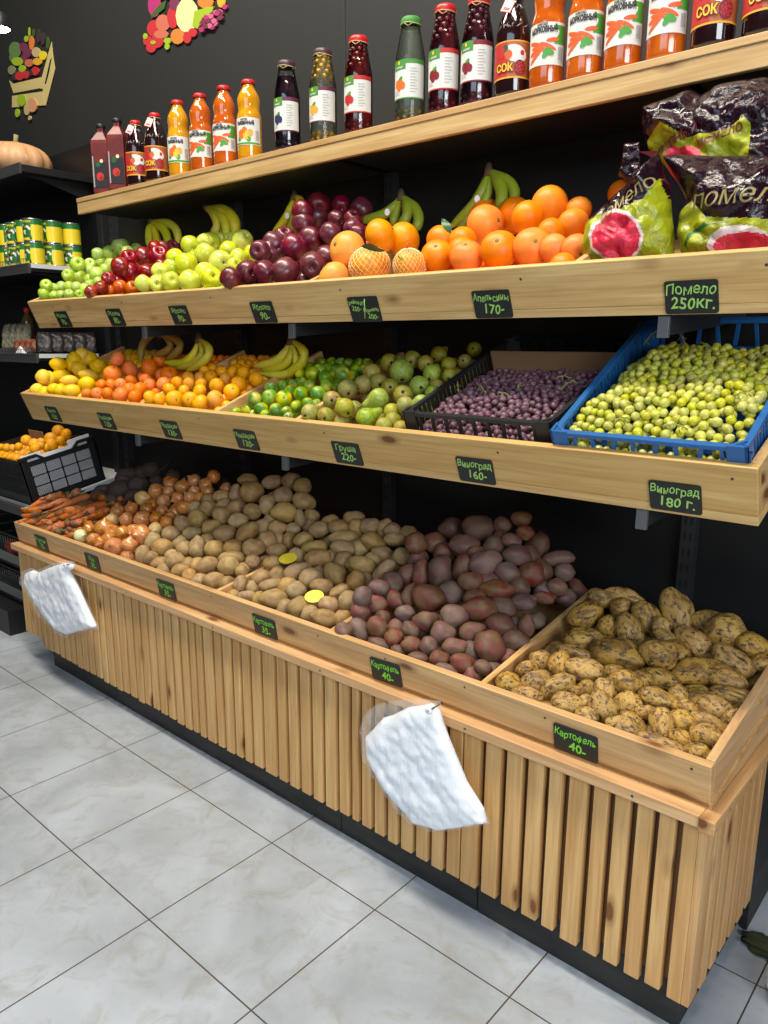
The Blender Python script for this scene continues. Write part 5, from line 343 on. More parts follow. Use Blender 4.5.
# screws
m=MB()
def screw(mb,x,y,z,ax='y'):
    n=8;vs=[];r=.0035
    for i in range(n):
        a=2*math.pi*i/n;vs.append((x+r*math.cos(a),y,z+r*math.sin(a)) if ax=='y' else (x,y+r*math.cos(a),z+r*math.sin(a)))
    mb.add(vs,[tuple(range(n))] if ax!='y' else [tuple(range(n))],0)
for x in (-.16,-.62,-1.17,-1.72,-2.3,-2.9): screw(m,x,-.0245,.592)
for y in (.07,.22,.4): screw(m,.0224,y,.592,'x')
part(m,'screws',flat('dark screw head',(60,52,44),.5))
# tilted bins. local frame: origin at bottom front edge, z along the front board
def frame(y,z,deg): return Matrix.Translation((0,y,z))@Matrix.Rotation(math.radians(deg),4,'X')
MBOT=frame(.0129,.608,9.7)
m=MB(MBOT);m.box(-3.357,-.0,.0,.66,-.0,.016);part(m,'bin_floor',W_X)
m=MB(MBOT);m.box(-3.36,-.004,0,.022,.002,.1105);part(m,'bin_front_board',W_X,bevel=.002)
for x in (-1.737,-1.157,-.594):
    m=MB(MBOT);m.box(x-.009,x+.009,.022,.64,.016,.108);part(m,'bin_divider',W_Y,bevel=.0015)
m=MB();_a=math.radians(9.7);_q=[(.0129+.0225*math.cos(_a),.6085),(.0129+.66*math.cos(_a),.6085),(.0129+.66*math.cos(_a)-.112*math.sin(_a),.608+.66*math.sin(_a)+.112*math.cos(_a)),(.0129+.0225*math.cos(_a)-.112*math.sin(_a),.608+.0225*math.sin(_a)+.112*math.cos(_a))]
m.add([(x,a,b) for x in(-.024,-.004) for a,b in _q],[(3,2,1,0),(4,5,6,7),(0,1,5,4),(1,2,6,5),(2,3,7,6),(3,0,4,7)]);part(m,'bin_side_board',W_Y,bevel=.002)
m=MB(MBOT);m.box(-3.36,-3.34,.0225,.66,.003,.110);part(m,'bin_side_board',W_Y,bevel=.002)
m=MB(MBOT)
for x,z in ((-.045,.09),(-.4,.085),(-.92,.09),(-1.2,.085),(-1.75,.09),(-2.5,.085),(-.64,.09)): screw(m,x,-.0006,z)
part(m,'screws',bpy.data.materials['dark screw head'])
# ================================================================ fruit shelves
DSTEEL=flat('dark bracket steel',(44,46,48),.45,Metallic=.3)
def shelf(name,label,y,z,deg,h,depth,xl,divs,brk):
    t=empty(name,(xl/2,y+.2,z));tag(t,label,'shelf')
    M=frame(y,z,deg)
    def P(mb,n,mat,bevel=0): return part(mb,n,mat,t,bevel)
    m=MB(M);m.box(xl,0,0,depth,0,.022);P(m,'tray_floor',T_X,.0015)
    m=MB(M);m.box(xl,0,0,.022,.0225,h);P(m,'front_board',T_X,.002)
    for x0 in (xl,-.022): m=MB(M);m.box(x0,x0+.022,.0225,depth,.0225,h);P(m,'side_board',T_Y,.002)
    for x in divs: m=MB(M);m.box(x-.009,x+.009,.0225,depth-.018,.0225,h-.003);P(m,'divider',T_Y,.0015)
    for x in brk:
        m=MB();pts=[(y+.015,z-.045),(y+.015,z-.004),(.765,z+(.765-y)*math.tan(math.radians(deg))-.008),(.765,z-.10+.1)]
        vs=[(x-.012,a,b) for a,b in pts]+[(x+.012,a,b) for a,b in pts]
        m.add(vs,[(0,1,2,3),(7,6,5,4),(0,4,5,1),(1,5,6,2),(2,6,7,3),(3,7,4,0)])
        P(m,'bracket',DSTEEL,.002)
        m=MB();m.box(x-.013,x+.013,y+.010,y+.022,z-.05,z-.002);P(m,'bracket_tip',STEEL,.001)
    m=MB(M)
    for x in (-.05,-.62,-1.25,-1.9,-2.5,-3.1): screw(m,x,-.0006,h-.03)
    P(m,'screws',bpy.data.materials['dark screw head'])
    return t,M
XL=-3.3322
_,MMID=shelf('fruit_shelf','middle slanted pine shelf tray holding lemons, mandarins, pears and grape crates',.1241,1.2171,21.6,.1376,.60,XL,(-2.801,-2.30,-1.811,-1.386),(-.255,-1.495,-2.41))
_,MTOP=shelf('fruit_shelf','upper slanted pine shelf tray holding apples, oranges and bagged pomelos',.1975,1.6521,22.2,.130,.54,XL,(-2.778,-1.825,-1.401,-.477),(-.27,-1.53,-2.43))
hs=empty('bottle_shelf',(-1.68,.6,2.2));tag(hs,'high narrow pine shelf carrying the row of juice bottles','shelf')
m=MB();m.box(XL,0.1,.44,.458,2.2019,2.2551);part(m,'front_board',T_X,hs,.002)
m=MB();m.box(XL,0.1,.437,.798,2.2553,2.2751);part(m,'shelf_board',T_X,hs,.002)
m=MB();m.box(XL+.01,0.1,.4585,.764,2.215,2.2548);part(m,'black_underside',BLACK2,hs)  # black sheet added below the board to keep its underside dark
for x in (-.36,-1.585,-2.52): m=MB();m.box(x-.012,x+.012,.46,.765,2.215,2.254);part(m,'bracket',BLACK2,hs)
# ================================================================ price tags
TAGB=flat('black chalk board',(22,27,26),.45);INK1=flat('light green marker ink',(160,205,100),.5);INK2=flat('bright green marker ink',(130,220,50),.5)
def price(M,x,zc,lines,label,ink,w=.115,h=.074,tilt=0.):
    """lines: (text, size, dx, dz, bold)"""
    t=empty('price_tag',(0,0,0));tag(t,label,'price tag','black price tags with green writing')
    t.matrix_world=M@Matrix.Translation((x,-.0022,zc))@Matrix.Rotation(tilt,4,'Y')
    m=MB();r=.006;pts=[]
    for cx,cz,a0 in ((w/2-r,h/2-r,0),(-w/2+r,h/2-r,90),(-w/2+r,-h/2+r,180),(w/2-r,-h/2+r,270)):
        for k in range(4): a=math.radians(a0+k*30);pts.append((cx+r*math.cos(a),cz+r*math.sin(a)))
    m.prism(pts,-.0015,.0015);m.build('board',TAGB,t)
    for text,size,dx,dz,bold in lines:
        vs,fs=textmesh(text,size,bold)
        sx=1.
        ww=max(v[0] for v in vs)-min(v[0] for v in vs)
        if ww>w*.94: sx=w*.94/ww
        mm=MB();mm.add([(v[0]*sx+dx+v[1]*.12,-.0021,v[1]+dz+.0022*math.sin((v[0])*120+len(text))) for v in vs],fs)
        mm.build('handwriting',ink,t)
    return t
BT_=[(-3.09,['Морковь','70-'],'carrots'),(-2.611,['Лук','35-'],'onions'),(-2.046,['Картофель','35-'],'left bin of brown potatoes'),(-1.463,['Картофель','35-'],'bin with the cut potatoes'),(-.921,['Картофель','40-'],'red potatoes'),(-.318,['Картофель','40-'],'dirty yellow potatoes')]
for i,(x,l,w) in enumerate(BT_):
    price(MBOT,x,.047,[(l[0],.027,0,.015,.0004),(l[1],.034,.006,-.016,.0006)],'black tag reading %s %s on the counter front below the %s'%(l[0],l[1].strip('-'),w),INK2,tilt=(-.05 if i==4 else .0))
MT_=[(-3.073,['Лимон','150'],'lemons'),(-2.59,['Мандарин','120-'],'deep orange mandarins'),(-2.113,['Мандарин','130-'],'yellow mandarins'),(-1.656,['Мандарин','130-'],'green mandarins'),(-1.172,['Груша','220-'],'pears'),(-.70,['Виноград','160-'],'black crate of purple grapes'),(-.171,['Виноград','180 г.'],'blue crate of green grapes')]
for x,l,w in MT_:
    big=l[0] in('Груша','Виноград')
    price(MMID,x,.046,[(l[0],.026 if not big else .028,0,.017,.0003),(l[1],.034,.004,-.014,.0005)],'black tag reading %s %s on the middle shelf under the %s'%(l[0],l[1].strip('-'),w),INK1)
TT_=[(-3.051,['Яблоко','90-'],'green apples'),(-2.591,['Яблоки','80-'],'red apples'),(-2.123,['Яблоко','90-'],'yellow green apples'),(-1.636,['Яблоко','90-'],'dark red apples'),(-.716,['Апельсины','170-'],'oranges'),(-.202,['Помело','250кг.'],'bagged pomelos')]
for x,l,w in TT_:
    price(MTOP,x,.040,[(l[0],.026 if l[0]!='Помело' else .032,0,.017,.0003),(l[1],.036,.004,-.014,.0005)],'black tag reading %s %s on the upper shelf under the %s'%(l[0],l[1].strip('-'),w),INK1)
t=price(MTOP,-1.17,.038,[('Грейпфрут',.015,-.026,.022,.0003),('250-',.02,-.03,.003,.0003),('Помело',.016,.027,-.002,.0003),('200-',.022,.03,-.022,.0003)],'black tag split by a slash reading Грейпфрут 250 and Помело 200','x' and INK1,w=.12,h=.078)
m=MB();m.tube([(-.006,-.0022,-.028),(.012,-.0022,.032)],.0014,6);m.build('slash',INK1,t)
# ================================================================ lumps
def lump(name,a=1.,b=1.,seed=0,amp=.1,sub=3,taper=0.,freq=1.3):
    bm=bmesh.new();bmesh.ops.create_icosphere(bm,subdivisions=sub,radius=1)
    for v in bm.verts:
        p=v.co.copy();n=noise.noise(p*freq+Vector((seed*7.1,seed*3.3,0)))
        k=1+amp*n*1.6
        p*=k;
        s=1-taper*p.x*.5
        v.co=Vector((p.x,p.y*s,p.z*s))*1.07
    me=bpy.data.meshes.new(name);bm.to_mesh(me);bm.free()
    for p in me.polygons: p.use_smooth=True
    return me
def matd(me,mat): me.materials.clear();me.materials.append(mat);return me
def rotfrom(d,roll=0.):
    d=Vector(d).normalized();q=d.to_track_quat('X','Z')
    return (q@Matrix.Rotation(roll,4,'X').to_quaternion())
def obj(name,me,loc,scale=(1,1,1),rot=None,parent=None,**k):
    o=bpy.data.objects.new(name,me);o.location=loc;o.scale=scale
    if rot is not None: o.rotation_mode='QUATERNION';o.rotation_quaternion=rot
    link(o,parent);return tag(o,**k) if k else o
LOWP=MB()
def heap(key,name,meshes,noun,place,cat,group,low=None,kflat=.92,nrow=None,nounf=None,after=None):
    it=parse(key);nf=nounf or (lambda i,a:noun)
    labs=rowlabels(it,'%s',place,nrow)
    for i,a in enumerate(it):
        me=meshes[R_.randrange(len(meshes))]
        o=obj(name,me,a[:3],(a[3],a[4],a[4]*kflat),rotfrom(a[5:8],R_.uniform(0,6.28)),label=labs[i]%nf(i,a),cat=cat,group=group)
        if after: after(o,a,i)
    if key+'_low' in D:
        for a in parse(key+'_low'):
            me=meshes[R_.randrange(len(meshes))];mi=('brown_potato_left','brown_potato_right','red_potato','dirty_potato').index(key)
            q=Matrix.LocRotScale(Vector(a[:3]),rotfrom(a[5:8],R_.uniform(0,6.28)),Vector((a[3],a[4],a[4]*kflat)))
            LOWP.add([tuple(q@v.co) for v in me.vertices],[tuple(p.vertices) for p in me.polygons],max(0,mi-1),True)
SHP=[('potato',.9),]
def pots(mat,n=6,amp=.12): return [matd(lump('potato',seed=i+1,amp=amp,taper=R_.uniform(-.15,.15)),mat) for i in range(n)]
def sz(a): return 'long' if a[3]>1.45*a[4] else ('small' if a[4]<.021 else 'large' if a[4]>.031 else 'round')
pb=pots(POT_B);heap('brown_potato_left','potato',pb,'','left potato bin','potato','brown potatoes in the left potato bin','brown potato half hidden low in the left potato bin',nounf=lambda i,a:sz(a)+' brown potato')
heap('brown_potato_right','potato',pb,'','second potato bin','potato','brown potatoes in the second potato bin','brown potato half hidden low in the second potato bin',nounf=lambda i,a:sz(a)+' brown potato')
heap('red_potato','potato',pots(POT_R,7,.13),'','red potato bin','potato','red skinned potatoes in the third potato bin','reddish potato half hidden low in the third potato bin',nounf=lambda i,a:sz(a)+' reddish potato')
heap('dirty_potato','potato',pots(POT_D,7,.12),'','right end bin','potato','earthy yellow potatoes in the right end bin','earthy yellow potato half hidden low in the right end bin',nounf=lambda i,a:sz(a)+' earthy potato')
o=LOWP.build('potato_underlayer',[POT_B,POT_R,POT_D]);tag(o,'potatoes filling the gaps under the top layers of all potato bins','potato',kind='stuff')
# cut potatoes: skin half + flesh face
FLESH=flat('cut yellow potato flesh',(246,218,56),.4)
for i,a in enumerate(parse('cut_potato')):
    d=Vector(a[5:8]).normalized();view=(Vector((.4259,-1.5493,1.5843))-Vector(a[:3])).normalized()
    nrm=(view*.68+Vector((0,-.1,.95))).normalized();x=(d-nrm*d.dot(nrm)).normalized();y=nrm.cross(x)
    M=Matrix((x,y,nrm)).transposed().to_4x4();M.translation=Vector(a[:3])+view*.022
    t=empty('cut_potato');t.matrix_world=M
    tag(t,('halved potato showing yellow flesh, higher of the two cut ones','halved potato showing yellow flesh, lower of the two cut ones')[i],'potato','cut potatoes showing their yellow flesh')
    prof=[(1e-4,-a[4]*1.1)]+[(math.cos(q)*1.,-math.sin(q)*a[4]*1.1) for q in [math.radians(k) for k in (75,60,45,30,15,0)]]
    m=MB();m.lathe(prof,24,cap=False);m.v=[(vx*a[3],vy*a[4]*1.1,vz) for vx,vy,vz in m.v];m.v=[(x_,y_,z_) for x_,y_,z_ in m.v]
    # lathe built with unit radii, so rescale profile to the ellipse
    m.build('potato_skin',POT_B,t)
    m=MB();n=28;m.add([(0,0,.0008)]+[(a[3]*.985*math.cos(2*math.pi*k/n),a[4]*1.08*math.sin(2*math.pi*k/n),.0004) for k in range(n)],[(0,1+k,1+(k+1)%n) for k in range(n)]);m.build('cut_face',FLESH,t)
# onions
def lathemesh(name,prof,n,mat,squash=None): m=MB();m.lathe(prof,n,cap=False,squash=squash);return m.mesh(name,mat)
op=[(1e-3,-1.02),(.06,-1.0),(.3,-.93),(.65,-.72),(.92,-.35),(1.,0),(.93,.34),(.72,.62),(.42,.82),(.2,.98),(.1,1.15),(.06,1.2),(1e-3,1.24)]
def toX(me):
    for v in me.vertices: v.co=Vector((v.co.z,v.co.y,-v.co.x))
    me.update();return me
on=[toX(lathemesh('onion',op,22,ONION,lambda a,z,s=s:1+.03*math.sin(a*5+s)+.02*math.sin(a*11+z*2))) for s in range(3)]
it=parse('onion');labs=rowlabels(it,'%s','the onion bin')
spec={len(it)-11:('peeled pale onion','peel')}
for i,a in enumerate(it):
    mat=None;noun='copper skinned onion'
    if i==32: mat=ONION_P;noun='peeled pale green onion'
    elif i in (0,25,39): mat=ONION_Y;noun='pale yellow onion'
    o=obj('onion',on[i%3],a[:3],(a[4]*1.0,a[4]*1.06,a[4]*1.06),rotfrom((R_.uniform(-1,1),R_.uniform(-1,.2),R_.uniform(-.2,1)),R_.uniform(0,6)),label=labs[i]%noun,cat='onion',group='onions in the onion bin')
    if mat:
        o.data=o.data.copy();o.data.materials[0]=mat
for a in parse('onion_low'): obj('onion',on[0],a[:3],(a[4]*.9,a[4],a[4]),rotfrom((a[5],a[6],R_.uniform(-.3,.8))),label='copper onion half hidden low in the onion bin',cat='onion',group='onion half hidden low in the onion bin')
# beetroots with thin root tails
bm_=[matd(lump('beetroot',seed=20+i,amp=.12,freq=1.6),BEET) for i in range(3)]
it=parse('beet');labs=rowlabels(it,'dark beetroot','the heap behind the onions',3)
for i,a in enumerate(it):
    o=obj('beetroot',bm_[i%3],a[:3],(a[3],a[4],a[4]),rotfrom(a[5:8]),label=labs[i],cat='beetroot',group='beetroots heaped behind carrots and onions')
    m=MB();P=[(.9+.35*k,.12*math.sin(k*1.3+i),.10*k*k*(1 if i%2 else -.6)) for k in range(6)];m.tube(P,[.16,.07,.05,.04,.03,.015],6);m.build('root_tail',BEET,o)
for k in range(14):
    x=-3.25+k*.072;obj('beetroot',bm_[k%3],(x,.56+.05*(k%2),.86+.03*((k*7)%3)),(.038,.036,.034),rotfrom((1,R_.uniform(-1,1),0)),label='dark beetroot lying in shade at the back of the left bin',cat='beetroot',group='dark beetroot lying in shade at the back')
# carrots
it=parse('carrot');labs=rowlabels([( (a[0]+a[3])/2,(a[1]+a[4])/2) for a in it],'earthy carrot','the carrot bin',4)
def carrot(p,q,r,label):
    p=Vector(p);q=Vector(q);d=q-p;L=max(d.length,.09);d.normalize()
    p=q-d*L
    m=MB();N=12;path=[];rad=[];side=d.cross(Vector((0,0,1))).normalized();ph=R_.uniform(0,6)
    for k in range(N):
        t=k/(N-1);path.append(Vector((L*(1-t),.012*math.sin(t*3+ph)*t,.006*math.sin(t*5+ph))));rad.append(r*(1-t)**.55*(1.+.06*math.sin(t*25+ph))+.0012)
    rad[0]=r*.72
    path=[Vector((L+r*.35,0,0))]+path;rad=[r*.3]+rad
    m.tube(path,rad,12)
    o=m.build('carrot',CARROT);o.location=p;o.rotation_mode='QUATERNION';o.rotation_quaternion=rotfrom(d);tag(o,label,'carrot','carrots heaped in the left end bin')
    m=MB();m.tube([(L+r*.3,0,0),(L+r*.8,0,.002),(L+r*1.3,.003,.004)],[r*.3,r*.22,r*.12],6);m.build('leaf_stub',GREENST,o)
for i,a in enumerate(it): carrot(a[:3],a[3:6],a[6],labs[i])
for k in range(34):
    x=R_.uniform(-3.3,-3.05);y=R_.uniform(.05,.5);z=.655+.45*(y-.05)+R_.uniform(-.01,.01);x=x+R_.uniform(0,.08)
    an=R_.uniform(-.5,.5)
    q=Vector((min(x+.15*math.cos(an),-3.0),y+.12*math.sin(an),z));carrot((x-.02,y,z-.01),q,.017,'earthy carrot half hidden low in the carrot bin')
    C.objects[-1]
# citrus
def citrusmesh(name,mat,sq=.93,nip=0.,sub=26):
    pr=[(1e-3,-sq*(1+nip))]
    for k in range(1,16):
        q=math.pi*k/16-math.pi/2;r=math.cos(q);z=math.sin(q)*sq
        if nip and abs(math.sin(q))>.85: z*=1+nip*(abs(math.sin(q))-.85)/.15
        if not nip and math.sin(q)>.93: z-=.03
        pr.append((r,z))
    pr.append((1e-3,sq*(1+nip)-(0 if nip else .06)));return toX(lathemesh(name,pr,sub,mat,lambda a,z:1+.012*math.sin(a*3+1)))
navel=MB();navel.lathe([(.001,-.02),(.09,-.01),(.11,.01),(.07,.03),(.001,.02)],8,cap=False);NAV=navel.mesh('calyx',flat('green brown calyx',(120,110,50),.7))
def citrus_heap(key,name,mesh,noun,place,cat,group,low=None,face=.7,nrow=None,cal=True):
    it=parse(key);labs=rowlabels(it,noun,place,nrow);view=Vector((.4259,-1.5493,1.5843))
    for i,a in enumerate(it):
        p=Vector(a[:3]);vd=(view-p).normalized();d=(vd*R_.uniform(0,1.2)+Vector((R_.uniform(-1,1),R_.uniform(-1,1),R_.uniform(-.4,1)))).normalized()
        s=(a[3]+a[4])/2;o=obj(name,mesh,p,(s*.97,s,s),rotfrom(d),label=labs[i],cat=cat,group=group)
        if cal: c=obj('calyx',NAV,(.90,0,0),(1,1,1),Vector((1,0,0)).to_track_quat('Z','Y'),o)
    if key+'_low' in D:
        for a in parse(key+'_low'): obj(name,mesh,a[:3],(a[4],a[4],a[4]),rotfrom((a[5],a[6],R_.uniform(-1,1))),label=low,cat=cat,group=low)
M_OR=citrusmesh('orange',ORANGE,.96);M_GF=citrusmesh('grapefruit',GRAPEF,.92);M_MO=citrusmesh('mandarin',MANDO,.84);M_MY=citrusmesh('mandarin',MANDY,.86);M_LI=citrusmesh('mandarin',LIME,.88);M_LE=citrusmesh('lemon',LEMON,1.03,.10)
citrus_heap('orange','orange',M_OR,'orange','the orange heap','orange','oranges heaped on the upper shelf','orange half hidden low in the orange heap')
citrus_heap('gfruit','grapefruit',M_GF,'loose grapefruit','the grapefruit heap','grapefruit','loose grapefruits on the upper shelf',nrow=1)
citrus_heap('orange_m','mandarin',M_MO,'deep orange mandarin','the mandarin heap','mandarin','deep orange mandarins on the middle shelf','orange mandarin half hidden low in its heap')
citrus_heap('yel_m','mandarin',M_MY,'yellow mandarin','the yellow mandarin heap','mandarin','yellow mandarins on the middle shelf','yellow mandarin half hidden low in its heap')
citrus_heap('lime','mandarin',M_LI,'green mandarin','the green mandarin heap','mandarin','green mandarins on the middle shelf','green mandarin half hidden low in its heap')
# lemons keep their long axis
it=parse('lemon');labs=rowlabels(it,'lemon','the lemon heap')
for i,a in enumerate(it): obj('lemon',M_LE,a[:3],(a[3]*.9,a[4],a[4]),rotfrom(a[5:8] if R_.random()<.7 else (R_.uniform(-1,1),-1,R_.uniform(-.5,.5)),R_.uniform(0,6)),label=labs[i],cat='lemon',group='lemons heaped on the middle shelf')
for k,me,n in (('lemon_low',M_LE,'lemon'),):
    for a in parse(k): obj(n.split()[-1],me,a[:3],(a[4],a[4],a[4]),rotfrom((a[5],a[6],R_.uniform(-1,1))),label=n+' half hidden low in its heap',cat=n.split()[-1],group=n+' half hidden low in its heap')
# apples
ap=[(1e-3,-.72),(.12,-.74),(.25,-.86),(.5,-.9),(.78,-.68),(.95,-.3),(1.,.08),(.93,.45),(.74,.74),(.5,.86),(.28,.84),(.13,.7),(1e-3,.56)]
ap2=[]
def smooth(pr,it=1):
    for _ in range(it):
        q=[pr[0]]
        for a,b in zip(pr,pr[1:]): q+= [(a[0]*.75+b[0]*.25,a[1]*.75+b[1]*.25),(a[0]*.25+b[0]*.75,a[1]*.25+b[1]*.75)]
        pr=q+[pr[-1]]
    return pr
ap=smooth(ap)
def applemesh(mat): return toX(lathemesh('apple',ap,24,mat,lambda a,z:1+.025*math.sin(a*5)*(1 if z<0 else .4)))
sm=MB();sm.tube([(.55,0,0),(.8,.02,0),(1.02,.06,.02)],[.035,.03,.04],6);STM=sm.mesh('stem',STEM)
def apple_heap(key,mesh,noun,place,group,low,orange_idx=(),o_mesh=None,nrow=None):
    it=parse(key);labs=rowlabels(it,'%s',place,nrow);view=Vector((.4259,-1.5493,1.5843))
    for i,a in enumerate(it):
        p=Vector(a[:3]);vd=(view-p).normalized();d=(vd*R_.uniform(-.8,1.)+Vector((R_.uniform(-1,1),R_.uniform(-.6,.6),R_.uniform(-.6,1)))).normalized()
        s=(a[3]+a[4])/2;me=o_mesh if i in orange_idx else mesh
        o=obj('apple',me,p,(s*1.02,s,s),rotfrom(d,R_.uniform(0,6)),label=labs[i]%('orange red apple' if i in orange_idx else noun),cat='apple',group=group)
        obj('stem',STM,(0,0,0),parent=o)
    for a in parse(key+'_low'): obj('apple',mesh,a[:3],(a[4],a[4],a[4]),rotfrom((a[5],a[6],R_.uniform(-1,1))),label=low,cat='apple',group=low)
apple_heap('gapple',applemesh(AP_G),'green apple','the green apple heap','green apples on the upper shelf','green apple half hidden low in its heap')
apple_heap('rapple',applemesh(AP_R),'red apple','the red apple heap','red apples on the upper shelf','red apple half hidden low in its heap',(2,3,4),applemesh(AP_O))
apple_heap('yapple',applemesh(AP_Y),'yellow green apple','the yellow apple heap','yellow green apples on the upper shelf','yellow green apple half hidden low in its heap')
apple_heap('dapple',applemesh(AP_D),'dark red apple','the dark apple heap','dark red apples on the upper shelf','dark red apple half hidden low in its heap')
# pears
pp=smooth([(1e-3,-.9),(.15,-.93),(.45,-.9),(.8,-.6),(.98,-.15),(.95,.25),(.75,.62),(.52,.95),(.38,1.25),(.30,1.5),(.16,1.66),(1e-3,1.68)])
PM=toX(lathemesh('pear',pp,22,PEAR,lambda a,z:1+.02*math.sin(a*3+z)));PEAR2=NT('green pear skin',.45);_c=PEAR2.coords((1,1,1));PEAR2.out(PEAR2.vary(PEAR2.ramp(PEAR2.noise(_c,4,5,0,.6),[(.3,srgb(104,132,34)),(.65,srgb(160,178,62))]),.01,.1));PM2=PM.copy();PM2.materials[0]=PEAR2.m
ps=MB();ps.tube([(1.6,0,0),(1.85,.04,0),(2.15,.14,.05)],[.05,.045,.06],6);PST=ps.mesh('stem',STEM);pc=MB();pc.lathe([(1e-3,0),(.12,0),(.16,.04),(.07,.05),(1e-3,.02)],8,cap=False);PCX=pc.mesh('calyx',flat('dark pear calyx',(50,38,22),.9))
it=parse('pear');labs=rowlabels(it,'%s','the pear heap');view=Vector((.4259,-1.5493,1.5843))
for i,a in enumerate(it):
    p=Vector(a[:3]);vd=(view-p).normalized();neck=i in (13,14,20)
    d=Vector(a[5:8]) if neck else (-vd+Vector((R_.uniform(-.7,.7),R_.uniform(-.3,.3),R_.uniform(-.2,.7)))).normalized()
    gr=i in (10,13,14,19,20,24,30);s=(a[3]*.55+a[4]*.45)*(.92 if neck else 1.)
    o=obj('pear',PM2 if gr else PM,p,(s,s,s),rotfrom(d),label=labs[i]%('green pear' if gr else 'russet pear'),cat='pear',group='pears heaped on the middle shelf')
    obj('stem',PST,(0,0,0),parent=o);obj('calyx',PCX,(-.94,0,0),(1,1,1),Vector((-1,0,0)).to_track_quat('Z','Y'),o)
for a in parse('pear_low'): obj('pear',PM,a[:3],(a[4],a[4],a[4]),rotfrom((a[5],abs(a[6])+.3,.2)),label='pear half hidden low in the pear heap',cat='pear',group='pear half hidden low in the pear heap')
# netted grapefruits
NETM=flat('pale yellow net',(238,226,170),.6)
for i,a in enumerate(parse('netted')):
    s=(a[3]+a[4])/2
    o=obj('grapefruit',M_GF,a[:3],(a[4]*1.06,a[3]*.98,a[3]*.9),rotfrom((0,-.2,1)),label=('large grapefruit in a pale net, left of the two netted','grapefruit in pale net with a yellow tag, right of the two netted')[i],cat='grapefruit',group='netted grapefruits on the upper shelf')
    m=MB();n=22
    for sg in (1,-1):
        for k in range(n):
            path=[]
            for j in range(15):
                q=-1.45+2.9*j/14;az=2*math.pi*k/n+sg*q*.75;path.append((1.012*math.sin(q),1.012*math.cos(q)*math.cos(az),1.012*math.cos(q)*math.sin(az)))
            m.tube(path,.012,4)
    m.tube([(1.,0,0),(1.12,.02,0),(1.25,.05,.04)],[.10,.05,.09],8,1)
    m.build('net',[NETM,flat('red net clip',(220,60,40),.5)],o)
    if i==1:
        m=MB();m.box(-.75,.55,-.05,.02,-.17,.17,0);m.box(-.74,.54,-.054,-.05,-.10,-.02,1);m.box(-.5,.4,-.056,-.05,.04,.10,1)
        vv=(Vector((.4259,-1.5493,1.5843))-Vector(a[:3])).normalized();g=m.build('net_tag',[flat('yellow tag',(240,210,40),.4),flat('black tag print',(20,20,20),.4)],o)
        W=Matrix.Translation(Vector(a[:3])+vv*(s*1.03)+Vector((-.018,0,.008)))@((-vv).to_track_quat('Y','Z').to_matrix().to_4x4())@Matrix.Rotation(.85,4,'Y')@Matrix.Scale(s*.75,4)
        g.matrix_parent_inverse=(Matrix.LocRotScale(o.location,o.rotation_quaternion,o.scale)).inverted();g.matrix_basis=W
# a leaf lying on the netted fruit, another among the oranges
def leaf(p,d,L,w,label):
    m=MB();vs=[];N=9
    for k in range(N):
        t=k/(N-1);ww=w*math.sin(math.pi*t)**.8;vs+=[(L*t,-ww,.004*math.sin(t*6)+ww*.25),(L*t,0,.006*math.sin(t*4)),(L*t,ww,ww*.25)]
    fs=[]
    for k in range(N-1):
        for c in (0,1): fs.append((k*3+c,k*3+c+1,k*3+c+4,k*3+c+3))
    vs2=[(x,y,z-.0012) for x,y,z in vs];n=len(vs);m.add(vs+vs2,fs+[tuple(i+n for i in f[::-1]) for f in fs],0,True)
    o=m.build('leaf',flat('dark green citrus leaf',(42,84,36),.4));o.location=p;o.rotation_mode='QUATERNION';o.rotation_quaternion=rotfrom(d,-.9);return tag(o,label,'leaf')
leaf((-1.222,.222,1.874),(1,.0,-.20),.10,.012,'single dark green leaf lying on the left netted grapefruit')
leaf((-.895,.235,1.884),(-.6,.0,.8),.055,.011,'curled green leaf sticking up beside the oranges')
# bananas
def banana(path3,r,mat,parent):
    p0,p1,p2=[Vector(p) for p in path3];m=MB();N=14;P=[];rd=[]
    for k in range(N):
        t=k/(N-1);P.append(p0*(1-t)**2+p1*2*t*(1-t)+p2*t*t)
        rd.append(r*1.08*(.45 if t<.06 else .45+.55*min(1,(t-.06)/.22) if t<.28 else 1. if t<.78 else max(.16,1-((t-.78)/.22)**2*.8)))
    m.tube(P,rd,6);o=m.build('banana',[mat,BANT],parent)
    ss=o.modifiers.new('s','SUBSURF');ss.levels=1;ss.render_levels=1
    nf=len(o.data.polygons)
    for pgn in o.data.polygons:
        c=pgn.center
        if (c-p2).length<r*.35: pgn.material_index=1
    return o
bl=['banana bunch behind the red apples, furthest left on the upper shelf','yellow banana bunch standing behind the yellow green apples','banana bunch with a sticker leaning left behind the dark red apples','banana bunch lying over the grapefruits on the upper shelf','large greenish banana bunch standing behind the oranges','yellow banana bunch lying over the mandarins on the middle shelf','banana bunch lying behind the green mandarins on the middle shelf','overripe dark banana bunch at the back of the middle shelf']
bmats=[BAN,BAN,BAN,BANG,BANG,BAN,BAN,BAND]
